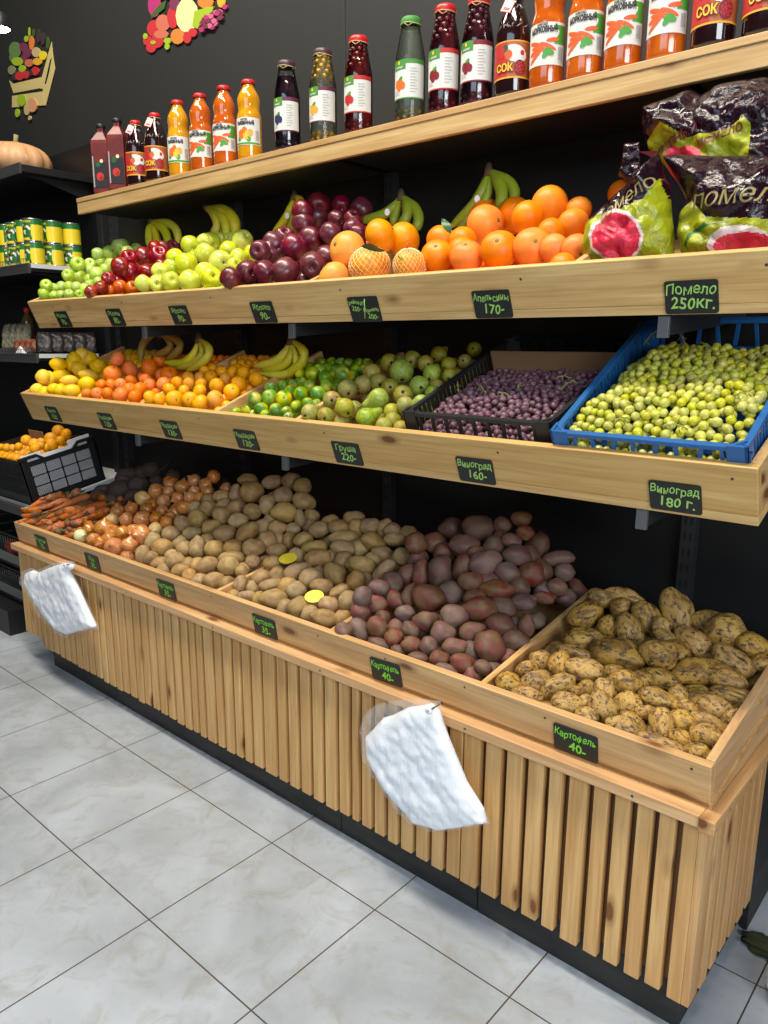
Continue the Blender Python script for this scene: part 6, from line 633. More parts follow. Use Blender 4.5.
for i,(c,F_) in enumerate(T['BAN']):
    t=empty('banana_bunch',c);tag(t,bl[i],'banana','banana bunches on the shelves')
    inv=Matrix.Translation(Vector(c)).inverted()
    for (pm,pe,r) in F_:
        c0=Vector(c);pm=Vector(pm);pe=Vector(pe)
        ctl=pm*2-(c0+pe)*.5
        st=c0+(pm-c0).normalized()*.012
        o=banana((st,ctl,pe),r*.92,bmats[i],t);o.matrix_parent_inverse=inv
    m=MB();cc=Vector(c);fx=sum((Vector(f[0]) for f in F_),Vector())/len(F_);dd=(cc-fx).normalized()
    m.tube([cc-dd*.028,cc-dd*.005,cc+dd*.018],[.018,.014,.009],10);o=m.build('crown',BANT,t);o.matrix_parent_inverse=inv
    if i in (2,3,4):
        pm=Vector(F_[0][0]);vw=(Vector((.4259,-1.5493,1.5843))-pm).normalized();m=MB();n=10
        m.add([(0,0,.0)]+[(.009*math.cos(2*math.pi*k/n),.012*math.sin(2*math.pi*k/n),0) for k in range(n)],[(0,1+k,1+(k+1)%n) for k in range(n)])
        s_=m.build('sticker',WHITE,t);s_.matrix_parent_inverse=inv;s_.matrix_basis=Matrix.Translation(pm+vw*(F_[0][2]*1.0))@vw.to_track_quat('Z','Y').to_matrix().to_4x4()
# ================================================================ crates with grapes
def crate(name,M,w,d,h,mat,label,cat,diag=False,back=None):
    """local frame: x 0..w, y 0..d, z 0..h"""
    t=empty(name);t.matrix_world=M;tag(t,label,cat)
    m=MB();m.box(0.004,w-.004,.004,d-.004,0,.006);m.build('crate_base',mat,t)
    th=.007
    def wall(L,flip,name,hh=h,n=None):
        m=MB()
        m.box(0,L,0,th,0,hh*.2);m.box(0,L,-.004,th+.004,hh-.010,hh);m.box(0,L,0,th,hh*.2,hh*.24)
        n=n or int(L/.045)
        for k in range(n+1):
            x=L*k/n
            if diag and k%2==1: m.add([(x-.012,0,hh*.3),(x-.002,0,hh*.3),(x+.012,0,hh-.012),(x+.002,0,hh-.012),(x-.012,th,hh*.3),(x-.002,th,hh*.3),(x+.012,th,hh-.012),(x+.002,th,hh-.012)],[(0,1,2,3),(7,6,5,4),(1,5,6,2),(0,3,7,4)])
            else: m.box(max(0,x-.004),min(L,x+.004),0,th,hh*.22,hh-.010)
        return m
    o=wall(w,0,'f').build('front_wall',mat,t)
    o=wall(w,0,'b',back or h).build('back_wall',mat,t,loc=(0,d-th,0))
    o=wall(d,0,'l',n=int(d/.02)).build('side_wall',mat,t,rot=(0,0,math.pi/2),loc=(th,0,0))
    o=wall(d,0,'r',n=int(d/.02)).build('side_wall',mat,t,rot=(0,0,math.pi/2),loc=(w,0,0))
    c=.042
    for x0,sx in ((-.005,1),(w+.005,-1)):
        for y0,sy,hh in ((-.005,1,h),(d+.005,-1,(back or h))):
            x1=x0+sx*c;y1=y0+sy*c*.9;m=MB()
            # hollow L shaped corner post with a rim
            m.box(min(x0,x1),max(x0,x1),min(y0,y0+sy*.006),max(y0,y0+sy*.006),.0,hh+.004)
            m.box(min(x0,x0+sx*.006),max(x0,x0+sx*.006),min(y0,y1),max(y0,y1),.0,hh+.004)
            vs=[(x1,y0+sy*.004,.0),(x0+sx*.004,y1,.0),(x1,y0+sy*.004,hh+.003),(x0+sx*.004,y1,hh+.003),(x1-sx*.006,y0+sy*.0,0),(x0,y1-sy*.006,0),(x1-sx*.006,y0,hh+.003),(x0,y1-sy*.006,hh+.003)]
            m.add(vs,[(0,1,3,2),(5,4,6,7),(2,3,7,6)] )
            m.build('corner_post',mat,t)
    return t
def blk(y,z,deg,x): return Matrix.Translation((x,y,z))@Matrix.Rotation(math.radians(deg),4,'X')
MBK=blk(.145,1.292,21.6,-.944);MBL=blk(.128,1.290,29,-.463)
crate('plastic_crate',MBK,.455,.575,.115,CR_BK,'low black plastic crate of purple grapes, tilted on the middle shelf','crate')
crate('plastic_crate',MBL,.435,.56,.108,CR_BL,'bright blue plastic crate of green grapes, tilted on the middle shelf','crate',True)
# second blue crate standing behind, its back wall shows under the upper shelf
m=MB(MBK);m.box(.02,.435,.425,.43,.01,.125);o=m.build('cardboard_liner',CARD);tag(o,'brown cardboard sheet standing at the back of the black grape crate','cardboard')
gm={}
def grapemesh(name,mat):
    bm=bmesh.new();bmesh.ops.create_icosphere(bm,subdivisions=2,radius=1);me=bpy.data.meshes.new(name);bm.to_mesh(me);bm.free()
    for p in me.polygons:p.use_smooth=True
    return matd(me,mat)
def grapes(M,w,y0,y1,zf,r,mat,nb,kind,crlabel,elong,x0=.022,cap_=1600):
    me=grapemesh('grape',mat);R2=random.Random(5 if kind=='green' else 9)
    pts=[];cell={};tries=0;cs_=1.70*r
    while tries<26000 and len(pts)<cap_:
        tries+=1;px=R2.uniform(x0,w-.022);py=R2.uniform(y0,y1);kk=(int(px/cs_),int(py/cs_))
        if any((px-q[0])**2+(py-q[1])**2<cs_**2 for i in(-1,0,1) for j in(-1,0,1) for q in cell.get((kk[0]+i,kk[1]+j),())): continue
        z=zf(px,py)+.012*noise.noise(Vector((px*16,py*16,3)))+R2.uniform(-.45,.45)*r
        cell.setdefault(kk,[]).append((px,py));pts.append((px,py,z,0));pts.append((px+R2.uniform(-1,1)*r,py+R2.uniform(-1,1)*r,z-1.5*r,1))
    # loose front layer down the front wall so the windows show fruit
    for k in range(int((w-.04)/(2*r))): pts.append((.022+2*r*k,y0-.2*r,.03,1));pts.append((.022+2*r*k+r,y0-.2*r,.052,1))
    cs=[(R2.uniform(.05,w-.05),R2.uniform(y0,y1)) for _ in range(nb*6)]
    sel=[cs[0]]
    while len(sel)<nb: sel.append(max(cs,key=lambda c:min((c[0]-s[0])**2+(c[1]-s[1])**2 for s in sel)))
    for _ in range(6):
        G=[[] for _ in sel]
        for p in pts: G[min(range(nb),key=lambda i:(p[0]-sel[i][0])**2+(p[1]-sel[i][1])**2)].append(p)
        sel=[(sum(p[0] for p in g)/max(1,len(g)),sum(p[1] for p in g)/max(1,len(g))) if g else s for g,s in zip(G,sel)]
    order=sorted(range(nb),key=lambda i:sel[i][1]);nr=max(1,round(math.sqrt(nb*1.25)));lab={}
    for q in range(nr):
        ch=order[q*nb//nr:(q+1)*nb//nr];ch.sort(key=lambda i:sel[i][0])
        for j,i in enumerate(ch): lab[i]='%s grape bunch, %s in the %s row of the %s crate'%(kind,'leftmost' if j==0 else 'rightmost' if j==len(ch)-1 else ORD[j]+' from left','front' if q==0 else 'back' if q==nr-1 else ORD[q],crlabel)
    for i,g in enumerate(G):
        if not g: continue
        g.sort(key=lambda p:p[3]);c=Vector((sel[i][0],sel[i][1],sum(p[2] for p in g)/len(g)))
        t=empty('grape_bunch',M@c,M.to_euler());tag(t,lab[i],'grapes',kind+' grape bunches in the '+crlabel+' crate')
        for p in g[:100]:
            v=Vector(p[:3])-c;s=r*R2.uniform(.9,1.12)
            o=obj('grape',me,v,(s*elong,s,s),rotfrom((R2.uniform(-1,1),R2.uniform(-1,1),R2.uniform(-.6,.6))),t)
        if i%2: continue
        m=MB();top=max(p[2] for p in g)-c.z;a0=R2.uniform(0,6.3)
        def P(k): return (.05*math.cos(a0)*k/6-.02,.05*math.sin(a0)*k/6,top-.010+.022*math.sin(k/6*2.2)+.004*(k%2))
        m.tube([P(k) for k in range(7)],[.0016]*6+[.0024],5)
        for k in (1,2,3,4): q=P(k);m.tube([q,(q[0]+.01*math.cos(a0+1.4*(-1)**k),q[1]+.01*math.sin(a0+1.4*(-1)**k),q[2]-.012)],.001,4)
        m.build('stem',GSTEM,t)
def zg(x,y): return .074+.028*min(1,max(0,(y-.03)/.1))+.028*math.exp(-((x-.33)/.13)**2-((y-.18)/.12)**2)+.016*math.exp(-((x-.10)/.1)**2-((y-.12)/.1)**2)-.024*math.exp(-((x-.3)/.1)**2-((y-.42)/.1)**2)-.05*max(0,(y-.36)/.17)-.06*max(0,1-x/.09)*min(1,y/.25)
grapes(MBL,.435,.022,.50,zg,.0108,GR_G,16,'green','blue',1.12)
def zp(x,y): return .060+.024*min(1,max(0,(y-.03)/.1))+.018*math.exp(-((x-.25)/.12)**2-((y-.15)/.1)**2)-.025*max(0,1-x/.06)-.02*max(0,1-(.455-x)/.06)
grapes(MBK,.455,.022,.37,zp,.0100,GR_P,14,'purple','black',1.12)
# ================================================================ inflated outline bodies (bags)
def inside(poly,x,z):
    c=False;j=len(poly)-1
    for i in range(len(poly)):
        xi,zi=poly[i];xj,zj=poly[j]
        if (zi>z)!=(zj>z) and x<(xj-xi)*(z-zi)/(zj-zi)+xi: c=not c
        j=i
    return c
def bdist(poly,x,z):
    d=9
    for i in range(len(poly)):
        a=poly[i];b=poly[(i+1)%len(poly)];vx,vz=b[0]-a[0],b[1]-a[1];L=vx*vx+vz*vz
        t=max(0,min(1,((x-a[0])*vx+(z-a[1])*vz)/L));d=min(d,math.hypot(x-a[0]-vx*t,z-a[1]-vz*t))
    return d
def inflate(name,poly,yc,T_,Rr,step,mats,zones,wr,wf,seed,parent=None,front=1.,back=.6,yfun=None):
    xs=[p[0] for p in poly];zs=[p[1] for p in poly];x0,z0=min(xs),min(zs);nx=int((max(xs)-x0)/step)+2;nz=int((max(zs)-z0)/step)+2
    idx={};V=[];
    def P(i,j): return (x0+(i-.5)*step,z0+(j-.5)*step)
    cells=[]
    for i in range(nx):
        for j in range(nz):
            cx,cz=P(i+.5,j+.5)
            if inside(poly,cx,cz): cells.append((i,j))
    cs=set(cells)
    def snap(x,z):
        # pull boundary vertices onto the outline
        best=None;d=9
        for i in range(len(poly)):
            a=poly[i];b=poly[(i+1)%len(poly)];vx,vz=b[0]-a[0],b[1]-a[1];L=vx*vx+vz*vz
            t=max(0,min(1,((x-a[0])*vx+(z-a[1])*vz)/L));q=(a[0]+vx*t,a[1]+vz*t);dd=math.hypot(x-q[0],z-q[1])
            if dd<d: d=dd;best=q
        return best
    F=[];MI=[]
    def vid(i,j,s):
        cnt=sum(((i-a,j-b) in cs) for a in(0,1) for b in(0,1));bd=cnt<4
        k=(i,j,0 if bd else s)
        if k not in idx:
            x,z=P(i,j)
            if bd: x,z=snap(x,z);h=0
            else:
                d=min(1,bdist(poly,x,z)/Rr);h=T_*math.sqrt(max(0,1-(1-d)**2))
            w=wr*(noise.noise(Vector((x*wf,z*wf,seed+s*3)))+.6*noise.noise(Vector((x*wf*2.3,z*wf*2.3,seed+9))))+wr*.7*abs(noise.noise(Vector((x*wf*.9+z*wf*1.2,seed*2,z*wf*.4))))
            y=yc+(yfun(x,z) if yfun else 0)
            if bd: y+=w*.4
            elif s==0: y-=h*front+w*(min(1,h/T_*1.5))
            else: y+=h*back
            idx[k]=len(V);V.append((x,y,z))
        return idx[k]
    for i,j in cells:
        cx,cz=P(i+.5,j+.5);mi=0
        for q,(poly2) in zones:
            if inside(poly2,cx,cz): mi=q
        for s in (0,1):
            f=(vid(i,j,s),vid(i+1,j,s),vid(i+1,j+1,s),vid(i,j+1,s));F.append(f if s==0 else f[::-1]);MI.append(mi)
    m=MB();m.add(V,F,0,True);m.m=MI
    return m.build(name,mats,parent)
def bentext(name,text,size,mat,parent,cx,cz,yf,bold,ang=0.,dz=0):
    vs,fs=textmesh(text,size,bold);ca,sa=math.cos(ang),math.sin(ang);m=MB();V=[]
    for v in vs:
        vx=v[0]+v[1]*.22;x=cx+vx*ca-v[1]*sa;z=cz+vx*sa+v[1]*ca+dz*math.cos(v[0]*18);V.append((x,yf(x,z),z))
    m.add(V,fs);return m.build(name,mat,parent)
POM=[BAG_DK,BAG_YG,BAG_WH,BAG_RD,BAG_GN]
from mathutils.bvhtree import BVHTree
def surf(o):
    t=BVHTree.FromPolygons([v.co for v in o.data.vertices],[tuple(p.vertices) for p in o.data.polygons])
    def f(x,z):
        h=t.ray_cast(Vector((x,-2,z)),Vector((0,1,0)))
        return (h[0].y if h[0] is not None else .3)-.002
    return f
GOLD=flat('dull gold print',(150,134,80),.4);MAR=flat('maroon print',(120,36,50),.4)
c_=inflate('pomelo_bag',S['pomC'],.44,.075,.10,.003,POM,[(1,S['pomC_y']),(3,S['pomC_r'])],.020,17,31)
tag(c_,'upper bagged pomelo lying behind, dark crumpled film with a yellow green band','pomelo bag','bagged pomelos')
f=surf(c_);bentext('lettering','КРУПНЫЙ',.024,MAR,c_,-.345,2.060,f,.0006,.35);bentext('lettering','ПОМЕЛО',.022,MAR,c_,-.235,2.052,f,.0006,.25)
b_=inflate('pomelo_bag',S['pomB'],.30,.09,.11,.0026,POM,[(1,S['pomB_y']),(2,S['pomB_w']),(3,S['pomB_r']),(4,S['pomB_g'])],.020,15,57)
tag(b_,'large bagged pomelo at the right end, dark film over yellow green print','pomelo bag','bagged pomelos')
f=surf(b_);bentext('lettering','помело',.054,GOLD,b_,-.135,1.893,f,.0)
a_=inflate('pomelo_bag',S['pomA'],.27,.075,.09,.0024,POM,[(1,S['pomA_y']),(2,S['pomA_w']),(3,S['pomA_r'])],.017,17,83)
tag(a_,'front bagged pomelo beside the oranges, red flesh printed on yellow green film','pomelo bag','bagged pomelos')
f=surf(a_);bentext('lettering','помело',.040,GOLD,a_,-.385,1.912,f,.0,.55)
o=inflate('film_scrap',S['film'],.42,.010,.02,.004,[BAG_DK],[],.006,30,12);tag(o,'upright dark twisted end of plastic film behind the oranges','plastic film')
# pomelos in the bags (seen through nothing, they fill the bags)
# ================================================================ bundles of plastic bags hung on the counter
def bundle(key,nailx,nailz,label,seed,wkey=None):
    poly=S[key];cx=sum(p[0] for p in poly)/len(poly);cz=sum(p[1] for p in poly)/len(poly)
    t=empty('bag_bundle',(nailx,-.03,nailz));tag(t,label,'plastic bags','bundles of plastic bags hung on the counter')
    inv=Matrix.Translation((nailx,-.03,nailz)).inverted()
    inner=S[wkey] if wkey else [(cx+(x-cx)*.93,cz+(z-cz)*.93-.004) for x,z in poly]
    o=inflate('bag_stack',inner,-.051,.024,.05,.0045,[BAGS_W],[],.006,16,seed,t,back=.9);o.matrix_parent_inverse=inv
    o=inflate('clear_wrapper',poly,-.054,.030,.05,.006,[FILM_CLEAR],[],.010,22,seed+4,t,back=.8);o.matrix_parent_inverse=inv
    m=MB();m.M=Matrix.Translation((nailx,-.079,nailz))@Matrix.Rotation(math.radians(90),4,'X')
    m.lathe([(.001,.002),(.010,.002),(.011,0),(.010,-.002),(.001,-.002)],16,cap=False);o=m.build('washer',WHITE,t);o.matrix_parent_inverse=inv
    m=MB();m.tube([(nailx,-.02,nailz),(nailx,-.081,nailz)],.0024,8);o=m.build('nail',flat('dark nail',(40,38,36),.4,Metallic=.5),t);o.matrix_parent_inverse=inv
bundle('bagR',-.700,.638,'bundle of white plastic bags in clear wrap hung at the counter middle',3,'bagR_white')
bundle('bagL',-2.70,.640,'bundle of white plastic bags hung at the left end of the counter',8)
# ================================================================ bottles
CAPR=flat('red cap',(190,26,34),.35);CAPB=flat('black cap',(24,24,24),.4);CAPD=flat('dark patterned cap',(70,44,50),.4);CAPG=flat('green cloth cap',(60,130,48),.6)
def glassy(name,col,col2=None,rough=.12,sc=30,thr=None,**k):
    t=NT(name,rough,srgb(*col),Coat_Weight=1.,Coat_Roughness=.05,**k)
    if col2: v=t.coords((1,1,1));t.out(t.ramp(t.noise(v,sc,3),[(.42,srgb(*col)),(.6,srgb(*col2))]))
    return t.m
J_OR=glassy('orange carrot juice',(180,80,12),(196,96,22),sc=20);J_YE=glassy('yellow juice',(200,134,10),(212,150,22),sc=20);J_PO=glassy('dark pomegranate juice',(34,12,14));J_SQ=glassy('red brown juice',(92,20,14),(108,30,20),sc=18);J_SQ.node_tree.nodes['Principled BSDF'].inputs['Coat Weight'].default_value=0;J_SQ.node_tree.nodes['Principled BSDF'].inputs['Roughness'].default_value=.4
J_MIX={k:glassy('compote '+k,*v) for k,v in dict(blue=((40,22,32),(60,34,44)),yellow=((150,130,60),(176,150,60)),red=((84,16,16),(120,30,24)),clear=((118,112,92),(136,124,92)),cherry=((64,16,22),(104,28,34)),dark=((52,16,24),(92,34,40))).items()}
GL=NT('clear bottle glass',.06,(1,1,1,1));_t=GL.n('ShaderNodeBsdfTransparent');_t.inputs[0].default_value=(.93,.95,.94,1);_g=GL.n('ShaderNodeBsdfGlossy');_g.inputs['Roughness'].default_value=.06;_l=GL.n('ShaderNodeLayerWeight');_l.inputs[0].default_value=.25
_x=GL.n('ShaderNodeMixShader');GL.l(_l.outputs['Fresnel'],_x.inputs[0]);GL.l(_t.outputs[0],_x.inputs[1]);GL.l(_g.outputs[0],_x.inputs[2]);GL.l(_x.outputs[0],GL.t.nodes['Material Output'].inputs['Surface']);GL=GL.m
SYR=NT('pale syrup',.3,srgb(150,156,130));SYR.b.inputs['Alpha'].default_value=.30;SYR=SYR.m
PAPER=flat('white label paper',(216,214,206),.55)
LC={k:flat('label '+k,v,.5) for k,v in dict(red=(186,40,38),green=(72,136,52),dkgreen=(34,84,44),orange=(226,106,34),carrot=(222,88,32),leaf=(70,150,50),purple=(96,34,60),dkred=(124,24,36),black=(30,30,32),cream=(226,206,160),gold=(226,160,50),blue=(44,46,84),yellow=(236,190,50),grey=(150,150,150),brown=(176,96,50)).items()}
FR={k:flat('preserved fruit '+k,v,.3) for k,v in dict(blue=(44,30,52),yellow=(196,150,40),red=(110,26,22),clear=(150,126,72),cherry=(112,30,40),dark=(96,36,46)).items()}
profs={
'waist':[(.030,0),(.045,.004),(.0475,.015),(.0475,.165),(.0455,.178),(.0405,.193),(.0415,.208),(.0435,.225),(.0425,.243),(.036,.260),(.027,.275),(.0225,.284),(.0225,.300)],
'cone':[(.030,0),(.045,.004),(.0475,.015),(.0475,.185),(.0455,.200),(.040,.228),(.0345,.255),(.030,.278),(.028,.288),(.0275,.298)],
'round':[(.030,0),(.046,.004),(.050,.015),(.050,.165),(.0485,.185),(.043,.212),(.034,.240),(.026,.260),(.0215,.272),(.021,.288)],
'square':[(.040,0),(.044,.004),(.045,.010),(.045,.215),(.043,.23),(.024,.262),(.0185,.268),(.018,.292)],
}
def cylpatch(m,a0,a1,z0,z1,r,mi,n=14,rot=0.):
    vs=[];fs=[]
    for k in range(n+1):
        a=a0+(a1-a0)*k/n;vs+=[(r*math.sin(a+rot),-r*math.cos(a+rot),z0),(r*math.sin(a+rot),-r*math.cos(a+rot),z1)]
    for k in range(n): fs.append((2*k,2*k+2,2*k+3,2*k+1))
    m.add(vs,fs,mi,True)
def cylpoly(m,cx,cz,rx,rz,r,mi,ang=0.,n=14,shape=None):
    vs=[(0,0)];
    for k in range(n):
        q=2*math.pi*k/n;px=rx*math.cos(q);pz=rz*math.sin(q)
        vs.append((px*math.cos(ang)-pz*math.sin(ang),px*math.sin(ang)+pz*math.cos(ang)))
    K=max(1,int(max(rx,rz)/.006));P=[(0,0)]+[(x*j/K,z*j/K) for j in range(1,K+1) for x,z in vs[1:]]
    V=[((r)*math.sin((cx+x)/r),-(r)*math.cos((cx+x)/r),cz+z) for x,z in P]
    F_=[(0,1+k,1+(k+1)%n) for k in range(n)]
    for j in range(K-1): F_+=[(1+j*n+k,1+(j+1)*n+k,1+(j+1)*n+(k+1)%n,1+j*n+(k+1)%n) for k in range(n)]
    m.add(V,F_,mi,True)
def cyltext(m,text,size,cx,cz,r,mi,bold=.0005,slope=0.,maxw=None):
    vs,fs=textmesh(text,size,bold);w=max(v[0] for v in vs)-min(v[0] for v in vs);sx=min(1,(maxw or 9)/w)
    m.add([(r*math.sin((cx+v[0]*sx)/r),-r*math.cos((cx+v[0]*sx)/r),cz+v[1]+slope*v[0]) for v in vs],fs,mi)
LM=[PAPER]+list(LC.values());LI={k:i+1 for i,k in enumerate(LC)};LI['paper']=0
def bottle(x,top,kind,var,label,y=.495,name='juice_bottle',group=None):
    t=empty(name,(x,y,2.2753));tag(t,label,'bottle',group)
    prof=profs[kind];H=prof[-1][1]+.012;k=max(.92,min(1.05,(top-2.2753)/H)) if -.8>x else 1.
    t.scale=(1.0,1.0,k)
    az=math.atan2(.4259-x,1.5493+y)*.62;t.rotation_euler=(0,0,az)
    capm=dict(waist=CAPR,cone=CAPD,round=CAPR,square=CAPB)[kind]
    body=dict(waist=J_YE if var=='yellow' else J_OR,round=J_PO,square=J_SQ).get(kind)
    rr=prof[3][0]
    m=MB()
    n=28 if kind!='square' else 4
    if kind=='square':
        for i in range(1,2): pass
        m.lathe([(a*1.25 if a>.03 else a*1.1,b) for a,b in prof],4,rot=math.pi/4,cap=True)
        m.sm=[False]*len(m.sm);m.build('bottle_body',body,t,.006)
    elif kind=='cone':
        lq=J_MIX[var]
        m.lathe([(a-.003,b+.003 if i==0 else b) for i,(a,b) in enumerate(prof) if b<(.27 if var in('cherry','dark','red','blue') else .10)],24);m.build('liquid',lq,t)
        if var in('clear','yellow'): m=MB();m.lathe([(a-.003,b+.003 if i==0 else b) for i,(a,b) in enumerate(prof) if b<.28],24);m.build('syrup',SYR,t)
        m=MB();m.lathe(prof,28);m.build('glass_body',GL,t)
        R3=random.Random(int(abs(x)*1000));m=MB()
        def ball(cx,cy,cz,r):
            m.lathe([(1e-4 if abs(q)==90 else r*math.cos(math.radians(q)),cz+r*math.sin(math.radians(q))) for q in (-90,-50,-15,20,55,90)],9,cx,cy,cap=False)
        for z,rad in ((.014,.0445),(.03,.0445)):
            for q in range(11): a=2*math.pi*q/11+z*40;ball((rad-.006)*math.cos(a),(rad-.006)*math.sin(a),z,.0095)
        if var!='clear':
            for z,rad in ((.215,.0415),(.232,.0385),(.249,.0350),(.266,.0315),(.282,.0285)):
                if var=='blue': continue
                for q in range(7): a=2*math.pi*q/7+z*70;ball((rad-.0095)*math.cos(a),(rad-.008)*math.sin(a),z,.0105)
        tag(m.build('preserved_fruit',FR[var],t),kind='stuff')
    else: m.lathe(prof,28);m.build('bottle_body',body,t)
    r0,z0=prof[-1]
    m=MB();capr=r0+.003
    if kind=='cone': capr=r0+.004
    m.lathe([(capr,z0-(.006 if kind!='cone' else .012)),(capr+.001,z0-.004),(capr,z0+.006),(capr-.004,z0+.011),(.001,z0+.012)],20,cap=False)
    cm={'clear':CAPG,'red':CAPR,'cherry':CAPR,'dark':CAPR}.get(var,capm) if kind=='cone' else capm
    m.build('cap',cm,t)
    m=MB();R=rr+.0009
    if kind=='waist':
        cylpatch(m,-1.25,1.25,.032,.118,R,0)
        if var=='orange':
            cylpatch(m,.55,1.25,.074,.112,R+.0003,LI['leaf'],8);cylpoly(m,.014,.086,.030,.010,R+.0006,0,.5)
            for cx,cz,a,l in ((-.024,.076,-.25,.026),(-.016,.066,-.15,.026),(.010,.070,-.35,.024),(.022,.082,.1,.018),(-.026,.052,.55,.024),(-.034,.060,.2,.015)): cylpoly(m,cx,cz,l,.0046,R+.0009,LI['carrot'],a)
            for cx,cz,a,l in ((.008,.060,.3,.012),(.016,.056,-.1,.012),(.004,.053,.6,.011)): cylpoly(m,cx,cz,l,.006,R+.0012,LI['leaf'],a)
            cyltext(m,'МОРКОВНЫЙ',.0155,-.004,.103,R+.0015,LI['black'],.0009,.0,.078);cyltext(m,'нектар',.009,-.008,.1145,R+.0015,LI['black'],.0003)
            m.add([],[]);cylpatch(m,.78,1.15,.040,.070,R+.0010,0,6)
            for q in range(7): cylpatch(m,.80+q*.045,.815+q*.045,.042,.068,R+.0016,LI['black'],1)
        else:
            cylpatch(m,-1.2,1.2,.034,.040,R+.0003,LI['leaf'])
            for cx,cz,c,s in ((-.018,.066,'orange',.015),(.004,.062,'yellow',.014),(-.004,.078,'orange',.011),(.018,.070,'gold',.012),(-.028,.052,'leaf',.008),(.012,.050,'leaf',.009)): cylpoly(m,cx,cz,s,s,R+.0006+cx*.002,LI[c])
            cyltext(m,'ТЫКВЕННЫЙ',.014,-.002,.100,R+.0012,LI['black'],.0009,0,.074);cyltext(m,'нектар',.009,-.006,.112,R+.0012,LI['black'],.0003)
            cylpatch(m,.80,1.15,.044,.080,R+.0008,0,6)
            for q in range(7): cylpatch(m,.82+q*.045,.835+q*.045,.046,.078,R+.0012,LI['black'],1)
    elif kind=='round':
        cylpatch(m,-1.45,1.45,.026,.112,R,LI['brown']);cylpatch(m,-1.45,1.45,.026,.030,R+.0003,LI['gold']);cylpatch(m,-1.45,1.45,.109,.112,R+.0003,LI['gold']);cylpatch(m,-1.45,-.1,.031,.108,R+.0004,LI['red'])
        cylpoly(m,.018,.082,.034,.020,R+.0007,0,-.2)
        for cx,cz,c,s in ((-.026,.086,'red',.014),(-.012,.094,'dkgreen',.009),(-.002,.080,'carrot',.011),(.032,.050,'dkred',.018),(.038,.084,'red',.006)): cylpoly(m,cx,cz,s,s,R+.0011,LI[c])
        for q in range(14): cylpoly(m,.032+.014*math.cos(q*2.4)*(q/14)**.5,.050+.014*math.sin(q*2.4)*(q/14)**.5,.0028,.0028,R+.0015,LI['red'],0,6)
        cyltext(m,'СОК',.024,-.014,.050,R+.0022,LI['dkred'],.0022);cyltext(m,'СОК',.024,-.014,.050,R+.0026,LI['yellow'],.0008)
    elif kind=='cone':
        band={'blue':'purple','yellow':'purple','red':'red','clear':'green','cherry':'red','dark':'dkred'}[var]
        cylpatch(m,-1.3,1.3,.034,.122,R,0);cylpatch(m,-1.3,1.3,.112,.122,R+.0003,LI[band]);cylpatch(m,-1.3,1.3,.034,.037,R+.0003,LI[band])
        cylpatch(m,-1.05,-.05,.100,.122,R+.0006,LI['green'],8);cylpoly(m,-.027,.115,.004,.004,R+.001,LI['yellow'])
        cyltext(m,'компот',.0075,-.026,.105,R+.001,0,.0002)
        col={'blue':'blue','yellow':'gold','red':'red','clear':'orange','cherry':'dkred','dark':'dkred'}[var]
        for cx,cz,s in ((-.034,.068,.010),(-.022,.072,.010),(-.026,.060,.009),(-.012,.064,.009)): cylpoly(m,cx,cz,s,s,R+.0006,LI[col])
        cylpoly(m,-.020,.080,.008,.004,R+.0009,LI['leaf'],.4)
        for q in range(9): cylpatch(m,.25,.25+.5*(.7+.3*((q*5)%3)/2),.048+q*.0065,.0495+q*.0065,R+.0005,LI['grey'],5)
        for q in range(3): cylpatch(m,-.95,-.45-.1*q,.044+q*.004,.045+q*.004,R+.0005,LI['grey'],5)
    else:
        R=.047*1.25/math.sqrt(2)
        m.box(-.034,.034,-R-.0008,-R-.0003,.03,.135,LI['black']);m.box(-.034,-.028,-R-.0016,-R-.0009,.03,.16,LI['grey'])
        for cx,cz,s,c in ((0,.075,.018,'red'),(.006,.068,.010,'carrot'),(-.008,.125,.012,'dkgreen'),(.01,.14,.008,'cream')):
            vs=[(cx,-R-.0018,cz)]+[(cx+s*math.cos(q*.5236),-R-.0018,cz+s*math.sin(q*.5236)) for q in range(12)];m.add(vs,[(0,1+q,1+(q+1)%12) for q in range(12)],LI[c])
    if kind in('waist','round'): m.v=[(a,b,.052+(c-.03)*1.22) for a,b,c in m.v]
    elif kind=='cone': m.v=[(a,b,.064+(c-.034)*1.30) for a,b,c in m.v]
    m.build('paper_label',LM,t)
    if kind=='cone' or (kind=='round' ):
        m=MB();P=[((r0+.005)*math.cos(q*.5236),(r0+.005)*math.sin(q*.5236),z0-.010+.002*math.sin(q)) for q in range(13)];m.tube(P,.0013,5)
        m.tube([(-.012,-r0-.004,z0-.012),(0,-r0-.010,z0-.022),(.014,-r0-.005,z0-.014)],.0011,5);m.build('neck_string',flat('string',(196,178,120),.8),t)
    if kind=='round':
        m=MB(Matrix.Translation((-.012,-r0-.014,z0-.035))@Matrix.Rotation(.3,4,'Y')@Matrix.Rotation(-.35,4,'X'))
        m.box(-.015,.015,-.0006,.0006,-.022,.022,1);m.box(-.013,.013,-.0010,-.0006,-.019,.020,0);m.box(-.009,.009,-.0014,-.001,-.016,-.006,1);m.box(-.008,.008,-.0014,-.001,.006,.009,2)
        m.build('neck_tag',[PAPER,LC['red'],LC['grey']],t)
        m=MB()
        for q in range(7):
            cx=-.028+q*.0093;P=[]
            for j in range(9): zz=.19+.068*j/8;rr2=.0495-(zz-.185)*.31;P.append((rr2*math.sin(cx/.03+.25*math.sin(j*1.3+q)),-rr2*math.cos(cx/.03+.25*math.sin(j*1.3+q)),zz))
            m.tube(P,.0013,4)
        m.build('painted_script',flat('silver script',(150,146,140),.4),t)
    return t
